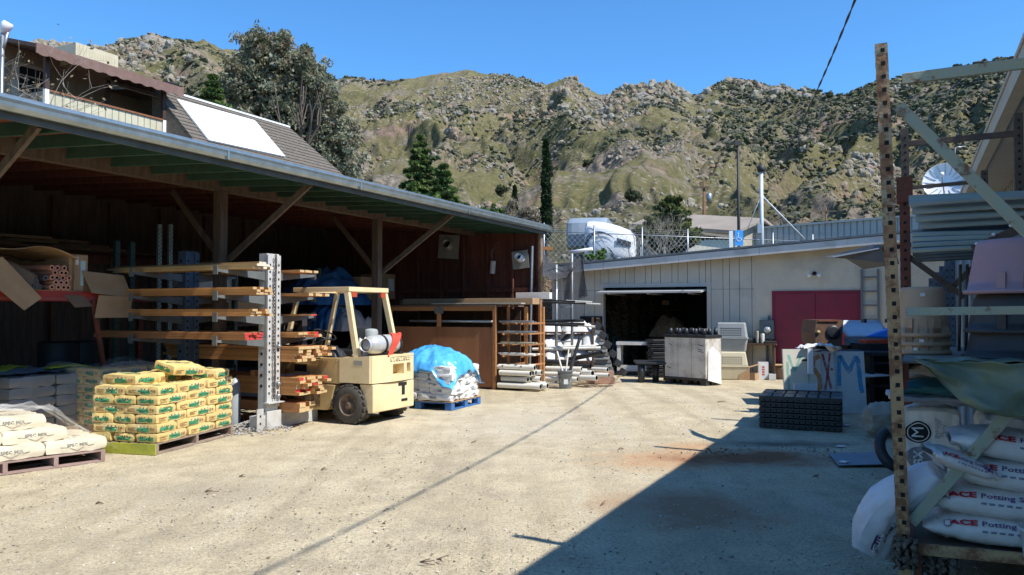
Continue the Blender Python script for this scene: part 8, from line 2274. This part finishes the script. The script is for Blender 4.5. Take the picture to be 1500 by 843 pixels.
for k, (xa, xb, yt, yb2, ly_) in enumerate([(1308, 1345, 788, 835, -.12), (1352, 1402, 812, 850, .02)]):
	A_ = rly(xa, yt, ly_); B_ = rly(xb, yb2, ly_)
	t = thing('burlap_rag', ('ragged brown burlap bunched around the foot of the cream post', 'ragged brown burlap hanging below the low shelf')[k], 'burlap', Rw(0, 0), -AR)
	MB().grid(30, 24, lambda u, v: (A_.x + (B_.x - A_.x) * u + .03 * noise.noise(Vector((u * 9, v * 6, k))), ly_ + .06 * noise.noise(Vector((u * 7, v * 7, k + 2))) + .03 * math.sin(u * 20), A_.z + (B_.z - A_.z) * v * (1 + .25 * noise.noise(Vector((u * 8, 0, k)))) + .02 * noise.noise(Vector((u * 15, v * 15, 4))))).build('rag', M('burlap_rag_brown', (.20, .155, .11), (.13, .10, .07), 14, .95, .6, 50), t, fix=False, solid=.01)
q = rly(1500, 800, -.05); MB_t = thing('white_pot', 'translucent white pot at the bottom right corner in front of the bags', 'pot', Rw(q.x + .06, -.02, ZL2 + .01), -AR)
MB().lathe([(.06, 0), (.075, .14), (.085, .145), (.085, .16), (.075, .16), (.06, .01)], (0, 0, 0), 20, cap=False).build('pot_wall', white_p, MB_t)
for k in range(5):
	px = 1360 + k * 8; q = rly(px, 400, 6.0); zt_ = rly(px, 408 - k * 9, 6.0).z
	o = thing('perforated_post', f'{ordn[k]} from the left of the stepped blue-grey perforated posts', 'post', Rw(q.x, 6.0, 0), -AR, 'stepped perforated posts')
	mb = MB(); mb.box(0, .1 + (.08 if k == 4 else 0), .02 * k, .02 * k + .08, 0, zt_); zz_ = 1.2
	while zz_ < zt_ - .04: mb.box(.075, .088, .02 * k - .003, .02 * k - .0005, zz_, zz_ + .025, 1); mb.box(.02, .033, .02 * k - .003, .02 * k - .0005, zz_ + .03, zz_ + .05, 1); zz_ += .085
	mb.build('post_body', [steel_blue, white_p if k == 4 else hole_m], o)
q0 = rly(1400, 430, 5.3); q1 = rly(1425, 365, 5.3)
t = corr('white_ribbed_panel', 'white ribbed panel standing on end behind the tubs', Rw(q0.x, 5.3, 0), -AR, 2.25, .32, M('ribbed_white', (.5, .5, .47), (.42, .42, .4), 3, .6), 0, 4, .02, 'panel'); t.rotation_euler = (R(90), R(-90), -AR); t.location = Rw(q0.x + .16, 5.3, 0)
EY0 = Vector((4.32, 6.5, 0)); EZ = 4.0
rb = thing('metal_building', 'tall pale metal sided building with overhanging eave at the right edge', 'building', EY0, -AR)
pale_met = M('pale_metal_siding', (0.40, 0.39, 0.355), (0.34, 0.33, 0.30), 1.5, .6, .05, 20)
n0, n1 = -11.0, 10.5
MB().box(.0, .12, n0, n1, EZ - .20, EZ).build('eave_fascia', M('eave_pale', (0.50, 0.47, 0.38), (.44, .41, .33), 3, .6), rb)
MB().box(.121, .62, n0, n1, EZ - .16, EZ - .14).build('soffit', pale_met, rb)
mb = MB(); mb.add([(-.02, n0, EZ + .001), (-.02, n1, EZ + .001), (4.5, n1, EZ + .9), (4.5, n0, EZ + .9)], [(0, 1, 2, 3)]); mb.build('roof', M('pale_metal_roof', (.5, .5, .48), rough=.5, metal=.3), rb, solid=.03)
mb = MB(); k = 0; y_ = n0
while y_ < n1 - .01:
	mb.box(.62, .64, y_, y_ + .26, 0, EZ - .165); mb.box(.60, .66, y_ + .262, y_ + .298, 0, EZ - .165); y_ += .30
mb.build('wall', pale_met, rb)
MB().box(.64, 4.4, n1 - .05, n1, 0, EZ - .1).build('end_wall', pale_met, rb); MB().box(.64, 4.4, n0, n0 + .05, 0, EZ - .1).build('near_end_wall', pale_met, rb)
MB().box(4.4, 4.45, n0, n1, 0, EZ + .8).build('rear_wall', pale_met, rb)
MB().tube([(.13, n1 - .15, EZ - .2), (.5, n1 - .15, EZ - .5), (.56, n1 - .15, 0)], .05, 8).build('downspout', pale_met, rb)
def rbl(px, py, Y): return local(D(px, py, Y), EY0, -AR)
q = rbl(1444, 217, 12.0); MB().box(.35, .62, q.y - .2, q.y + .2, q.z - .15, q.z + .15).build('wall_light_box', dark_st, rb)
dp = D(1384, 266, 17.5)
dsh = thing('satellite_dish', 'large white satellite dish on a post beyond the rack', 'satellite dish', dp)
dm_ = Vector((-.55, -.80, .35)).normalized(); qd = dm_.to_track_quat('Z', 'Y').to_matrix()
rD_ = .44
prof = [(.001, -.10)] + [(rD_ * f, -.10 + .12 * f * f) for f in np.linspace(.1, 1, 8)] + [(rD_ + .01, .03), (rD_ + .01, .01)] + [(rD_ * f, -.115 + .12 * f * f) for f in np.linspace(1, .1, 8)]
MB().lathe(prof, (0, 0, 0), 40, rot=qd, cap=False).build('reflector', M('dish_white', (.78, .79, .8), (.7, .71, .73), 3, .35, metal=.0), dsh)
mb = MB()
for k in range(16): a_ = k * math.pi / 8; mb.bar(qd @ Vector((math.cos(a_) * .2, math.sin(a_) * .2, -.07)), qd @ Vector((math.cos(a_) * rD_, math.sin(a_) * rD_, .022)), .012, .01)
mb.build('ribs', galv, dsh)
MB().tube([qd @ Vector((0, -rD_ * .9, 0)), qd @ Vector((0, -.1, .5))], .015, 6).build('feed_arm', galv, dsh); MB().lathe([(.03, 0), (.045, .1)], qd @ Vector((0, -.1, .45)), 10, rot=qd).build('feed_horn', white_roof, dsh)
MB().tube([qd @ Vector((0, 0, -.1)), Vector((.25, .35, -.4)), Vector((.25, .35, -dp.z + 2.6))], .035, 8).build('post', galv, dsh)
q = D(1399, 216, 20); o = thing('bent_conduit', 'thin pale inverted L pipe standing on the roof behind the dish', 'pipe', (q.x, q.y, 3.3)); MB().tube([(0, 0, 0), (0, 0, q.z - 3.3), (.28, 0, q.z - 3.3 + .02)], .015, 6).build('conduit_run', galv, o)
b0 = G(1150, 607); bL = D(1148, 512, 12.9);
Yb = 12.7
pA0 = D(1158, 600, Yb); pA1 = D(1272, 608, Yb)
bp_o = Vector((D(1150, 560, Yb).x, Yb, 0)); bang = -R(12)
def painted(name, label, px0, px1, ptop, pbot, dy, strokes, m, tilt=.10, cat='board'):
	x0_, x1_ = D(px0, 560, Yb + dy).x, D(px1, 560, Yb + dy).x; zt_ = D(px0, ptop, Yb + dy).z; zb_ = max(0.0, D(px0, pbot, Yb + dy).z)
	t = thing(name, label, cat, (x0_, Yb + dy, 0), 0.0, 'painted boards leaning together'); t.rotation_euler = (-tilt, 0, 0)
	MB().box(0, x1_ - x0_, 0, .04, zb_, zt_).build('panel', m, t, bevel=.004)
	for (nm2, mm, S_) in strokes:
		mb = MB()
		for st_ in S_:
			pts = []
			for (px, py) in st_: p = D(px, py, Yb + dy); pts.append(Vector((p.x - x0_, -.003, p.z)))
			sm_ = []
			for i in range(len(pts) - 1):
				for k in range(6): sm_.append(pts[i].lerp(pts[i + 1], k / 6))
			sm_.append(pts[-1])
			w_ = .035 if nm2 == 'blue_paint' or nm2 == 'orange_paint' else .02
			P = []
			for i, p in enumerate(sm_):
				d_ = sm_[min(i + 1, len(sm_) - 1)] - sm_[max(i - 1, 0)]; nn_ = Vector((-d_.z, 0, d_.x)).normalized() * w_ * (1 + .25 * noise.noise(Vector((i * .4, px0, 0))))
				P += [p + nn_, p - nn_]
			mb.add(P, [(2 * i, 2 * i + 1, 2 * i + 3, 2 * i + 2) for i in range(len(sm_) - 1)], 0)
		mb.build(nm2, mm, t, fix=False)
	return t
def spray(name, c):
	m = M(name, c, None, rough=.7, alpha=1.0)
	nt = m.node_tree; b = nt.nodes['Principled BSDF']
	tc = nt.nodes.new('ShaderNodeTexCoord'); n = nt.nodes.new('ShaderNodeTexNoise'); n.inputs['Scale'].default_value = 9; n.inputs['Detail'].default_value = 8; n.inputs['Roughness'].default_value = .8
	nt.links.new(tc.outputs['Object'], n.inputs['Vector']); r = nt.nodes.new('ShaderNodeMapRange'); r.inputs[1].default_value = .3; r.inputs[2].default_value = .62; nt.links.new(n.outputs[0], r.inputs[0]); nt.links.new(r.outputs[0], b.inputs['Alpha'])
	return m
blue_s = spray('blue_spray_paint', (.02, .30, .55)); or_s = spray('orange_spray_paint', (.70, .22, .06)); red_s = spray('red_spray_paint', (.45, .06, .03)); teal_s = spray('teal_spray_paint', (.25, .55, .45))
bdm = M('weathered_white_board', (0.62, 0.62, 0.60), (0.52, 0.53, 0.51), 2, .7, .1, 20, dirt=(.36, .33, .28), dirt_amt=.5); bdm2 = M('cream_board', (.66, .62, .5), (.58, .55, .45), 2, .7, dirt=(.4, .34, .25), dirt_amt=.5)
painted('painted_board', 'white board with a blue spray painted letter M, the rightmost one', 1209, 1270, 515, 612, -.02, [('blue_paint', blue_s, [[(1231, 566), (1232, 525), (1234, 522), (1246, 545), (1257, 523), (1260, 527), (1262, 560), (1264, 576)]])], bdm)
painted('painted_board', 'board with a dark red spray painted X next to the blue M board', 1202, 1226, 516, 582, -.07, [('red_paint', red_s, [[(1208, 519), (1214, 545), (1219, 570)], [(1219, 518), (1215, 545), (1210, 572)], [(1220, 540), (1222, 543)]])], bdm)
painted('painted_board', 'cream board with an orange spray painted S', 1184, 1206, 516, 582, -.12, [('orange_paint', or_s, [[(1204, 522), (1195, 526), (1193, 538), (1202, 552), (1203, 568), (1196, 574)]])], bdm2)
painted('painted_board', 'cream folded board with faded teal marks, the leftmost one', 1150, 1186, 512, 584, -.17, [('teal_paint', teal_s, [[(1158, 520), (1166, 545), (1176, 522)], [(1156, 530), (1157, 572)]])], bdm2)
q = rl(1175, 525, Yb); hl_ = MB().box(-.04, .05, -.01, .0, -.015, .015).build('handle_slot', hole_m, [o for o in COL.objects if o.get('label', '').startswith('cream folded board')][0]); hl_.location = Vector((D(1176, 527, Yb).x - D(1150, 560, Yb - .17).x, -.002, D(1176, 527, Yb).z))
t = thing('bright_panel_strip', 'bright white narrow bent strip between the cream boards', 'strip', D(1186, 560, Yb - .25)); t.location.z = 0; MB().box(-.02, .06, 0, .03, D(1186, 548, Yb - .25).z, D(1186, 511, Yb - .25).z).build('strip_body', white_roof, t)
t = thing('small_white_box_panel', 'low white panel leaning at the foot of the cream boards', 'panel', (D(1162, 570, Yb - .3).x, Yb - .35, 0)); MB().box(0, .36, 0, .03, D(1160, 582, Yb - .3).z - .1, D(1160, 562, Yb - .3).z).build('panel_body', white_p, t)
wc = thing('white_plastic_sheet', 'crumpled white plastic sheet on top of the painted boards', 'plastic sheet', D(1180, 513, Yb + .1))
MB().grid(30, 10, lambda u, v: (-.12 + .62 * u, -.25 + .4 * v, .02 + .08 * abs(noise.noise(Vector((u * 7, v * 4, 2)))) + .05 * math.sin(u * 3.1) - .10 * max(0, u - .8) * 5 * v)).build('sheet', white_p, wc, fix=False, solid=.004)
tb4 = thing('stock_table', 'dark low table behind the painted boards loaded with panels', 'table', (D(1240, 520, 13.8).x, 13.9, 0), -AR * .4)
MB().box(-1.0, 1.6, -.55, .5, D(1240, 511, 13.3).z - .12, D(1240, 511, 13.3).z - .06).build('top', black_matt, tb4)
for x_ in (-.95, .3, 1.5): MB().box(x_, x_ + .07, -.5, .45, 0, D(1240, 511, 13.3).z - .12).build('leg', black_matt, tb4)
MB().box(-.9, 1.5, -.4, .45, .35, .4).build('lower_shelf', black_matt, tb4)
o = MB().box(-.5, .5, 0, .6, 0, .02).build('white_board_edge', white_p, None); o.location = (D(1282, 553, 13.2).x - .1, 13.1, D(1280, 552, 13.2).z); o.rotation_euler = (.05, .0, .5); tag(o, 'thin white board edge jutting out right of the blue M board', 'board')
q = D(1195, 490, 14.6)
t = thing('brown_machine_box', 'brown rusty metal box with a dark round disc in front of the red doors', 'machine', (q.x + .0, 14.6, 0)); z0_, z1_ = D(1195, 505, 14.6).z, D(1195, 469, 14.6).z; x0_ = 0; x1_ = D(1236, 490, 14.6).x - q.x
mb = MB(); mb.prism([(x0_, z0_ + .02), (x0_ - .02, z0_ + .22), (x0_ + .02, z1_), (x1_, z1_ + .0), (x1_ - .05, z0_ - .12)], (0, 0, 0), (1, 0, 0), (0, 0, 1), (0, 1, 0), .7); mb.build('housing', M('brown_rust_box', (.10, .055, .035), (.17, .09, .05), 6, .8, .2, 20), t)
MB().lathe([(.13, 0), (.13, .02), (.09, .025), (.02, .03)], (x1_ * .62, -.0, (z0_ + z1_) / 2), 20, rot=Matrix.Rotation(R(90), 3, 'X')).build('disc', black_plastic, t)
MB().lathe([(.035, 0), (.035, .03)], (.04, 0, (z0_ + z1_) / 2), 12, rot=Matrix.Rotation(R(90), 3, 'X')).build('knob', M('brass_knob', (.4, .3, .12), rough=.5), t)
MB().box(x0_ + .05, x1_ - .1, -.02, .0, z1_ - .03, z1_ + .0).build('orange_trim', orange_steel, t)
MB().box(.05, x1_ - .1, .1, .6, 0, z0_ - .05).build('stand', black_matt, t)
t = thing('white_shell', 'glossy white and pale blue shell lying beside the brown box', 'shell', (D(1236, 490, 14.7).x, 14.7, 0)); x1_ = D(1305, 490, 14.7).x - t.location.x; z0_, z1_ = D(1240, 503, 14.7).z, D(1240, 470, 14.7).z
f = lambda u, v: (x1_ * u * (1 - .0 * v) + .06 * (1 - v), .45 * math.sin(v * 1.57) - .02, z0_ + .12 + (z1_ - z0_ - .12) * v)
MB().grid(10, 10, f).build('lid', M('pale_blue_gloss', (.40, .47, .55), (.55, .58, .62), 1.5, .25), t, solid=.03)
mb = MB(); mb.box(.02, x1_, -.02, .02, z0_ - .04, z0_ + .12); mb.build('perforated_band', M('perforated_grey', (.16, .17, .18), (.3, .31, .32), 60, .5, lo=.48, hi=.52), t)
MB().box(.1, x1_, .05, .6, 0, z0_ - .05).build('stand', black_matt, t)
for (fx, ) in ((.42,), (.93,)): MB().box(x1_ * fx, x1_ * fx + .05, -.03, .1, z1_ - .04, z1_ + .03).build('clip', black_plastic, t)
q = D(1266, 492, 13.9)
t = thing('blue_kayak_nose', 'bright blue plastic wedge pointing left over a red one', 'plastic shell', (q.x, 13.9, q.z)); mb = MB(); mb.add([(0, 0, -.02), (.9, -.1, .28), (.9, .3, .28), (.9, -.15, -.06), (.9, .3, -.06), (0.02, .1, -.04)], [(0, 1, 2), (0, 3, 1), (0, 5, 4, 3), (0, 2, 4, 5), (1, 3, 4, 2)]); mb.build('hull', M('bright_blue_plastic', (.02, .20, .75), rough=.4), t, bevel=.02)
t2 = thing('red_plastic_board', 'orange red plastic board directly beneath the blue wedge', 'plastic board', (q.x + .02, 13.88, q.z - .14)); MB().box(0, .9, 0, .3, 0, .07).build('slab', M('orange_red_plastic', (.62, .07, .02), rough=.5), t2, bevel=.02)
st4 = thing('dark_cabinet', 'dark low cabinet beneath the blue and red plastic shells', 'cabinet', (D(1262, 560, 14.2).x, 13.85, 0)); MB().box(0, 1.2, 0, .8, .0, q.z - .16).build('carcass', black_matt, st4); MB().box(.02, 1.18, -.015, -.002, q.z - .50, q.z - .46).build('shelf_edge', steel_blue, st4)
K0 = G(1112, 627); K1 = G(1228, 631); z_top = D(1112, 583, K0.y).z; kan = math.atan2(K1.y - K0.y, K1.x - K0.x) - .0
wK = (K1 - K0).length * 1.04; kan -= R(9)
np_ = 6; hk = (z_top + .02) / np_
bpm = M('black_pallet_plastic', (0.013, 0.014, 0.016), (0.024, 0.025, 0.028), 6, .42)
for k in range(np_):
	t = thing('black_plastic_pallet', f'black plastic pallet, {(rows[k] if k < np_ - 1 else "topmost")} of the stack at the shadow edge', 'pallet', (K0.x, K0.y, k * hk), kan, 'stack of black plastic pallets')
	dK = 1.05
	mb = MB(); top = k == np_ - 1
	if top:
		for j in range(7):
			x_ = wK * j / 7; mb.box(x_ + .012, x_ + wK / 7 - .012, .03, dK * .46, hk - .02, hk); mb.box(x_ + .012, x_ + wK / 7 - .012, dK * .54, dK - .03, hk - .02, hk)
		mb.box(0, wK, 0, .03, hk - .035, hk + .012); mb.box(0, wK, dK - .03, dK, hk - .035, hk + .012); mb.box(0, .03, .031, dK - .031, hk - .035, hk + .012); mb.box(wK - .03, wK, .031, dK - .031, hk - .035, hk + .012); mb.box(.04, wK - .04, dK * .47, dK * .53, hk - .03, hk - .004)
		mb.box(.031, wK - .031, .031, dK - .031, hk - .05, hk - .036)
	else: mb.box(0, wK, 0, dK, hk - .03, hk - .004)
	mb.build('deck', bpm, t, bevel=.003)
	mb = MB()
	for j in range(14):
		x_ = .01 + j * (wK - .02) / 14; mb.box(x_, x_ + (wK - .02) / 14 * .84, .0, .012, .012, hk - .031)
	for j in range(12):
		y_ = .02 + j * (dK - .03) / 12; mb.box(wK - .012, wK, y_, y_ + .05, .012, hk - .031); mb.box(0, .012, y_, y_ + .05, .012, hk - .031)
	mb.box(.02, wK - .02, .013, dK - .02, .008, .016)
	mb.build('side_ribs', bpm, t)
for j, x_ in enumerate((.06, .2, wK - .18)):
	pass
o = MB().box(-.06, .06, -.05, .05, 0, .01).build('paper_scrap', white_p, None); o.location = G(1240, 624) + Vector((0, 0, .004)); o.rotation_euler[2] = .4; tag(o, 'small white paper scrap on the ground by the black pallets right corner', 'paper')
pp = [G(1214, 668), G(1288, 666), G(1310, 684), G(1228, 686)]; mb = MB(); mb.add([p + Vector((0, 0, .022)) for p in pp] + [p + Vector((0, 0, .03)) for p in pp], [(0, 1, 2, 3), (7, 6, 5, 4), (0, 4, 5, 1), (1, 5, 6, 2), (2, 6, 7, 3), (3, 7, 4, 0)])
tag(mb.build('metal_plate', M('blue_grey_plate', (.16, .20, .24), (.12, .15, .18), 3, .5, metal=.3), None), 'flat blue-grey metal plate lying on the shaded dirt', 'plate')
for k, (px, py) in enumerate(((1232, 655), (1236, 682))):
	o = MB().box(-.05, .05, -.04, .04, 0, .008).build('paper_scrap', white_p, None); o.location = G(px, py) + Vector((0, 0, .035 if k else .006)); o.rotation_euler[2] = .8 * k; tag(o, ('tiny white paper scrap lying just beyond the metal plate', 'tiny white paper scrap lying on the near edge of the metal plate')[k], 'paper')
t = thing('lath_bundle', 'thin pale laths leaning behind the cream post at ground level', 'laths', G(1296, 636));
for k in range(3): MB().bar((-.12 - .05 * k, 0, 0), (.25, .25, .35 + .06 * k), .04, .01, (1, 0, 0)).build('lath', pale_tan, t)
print('right ok')
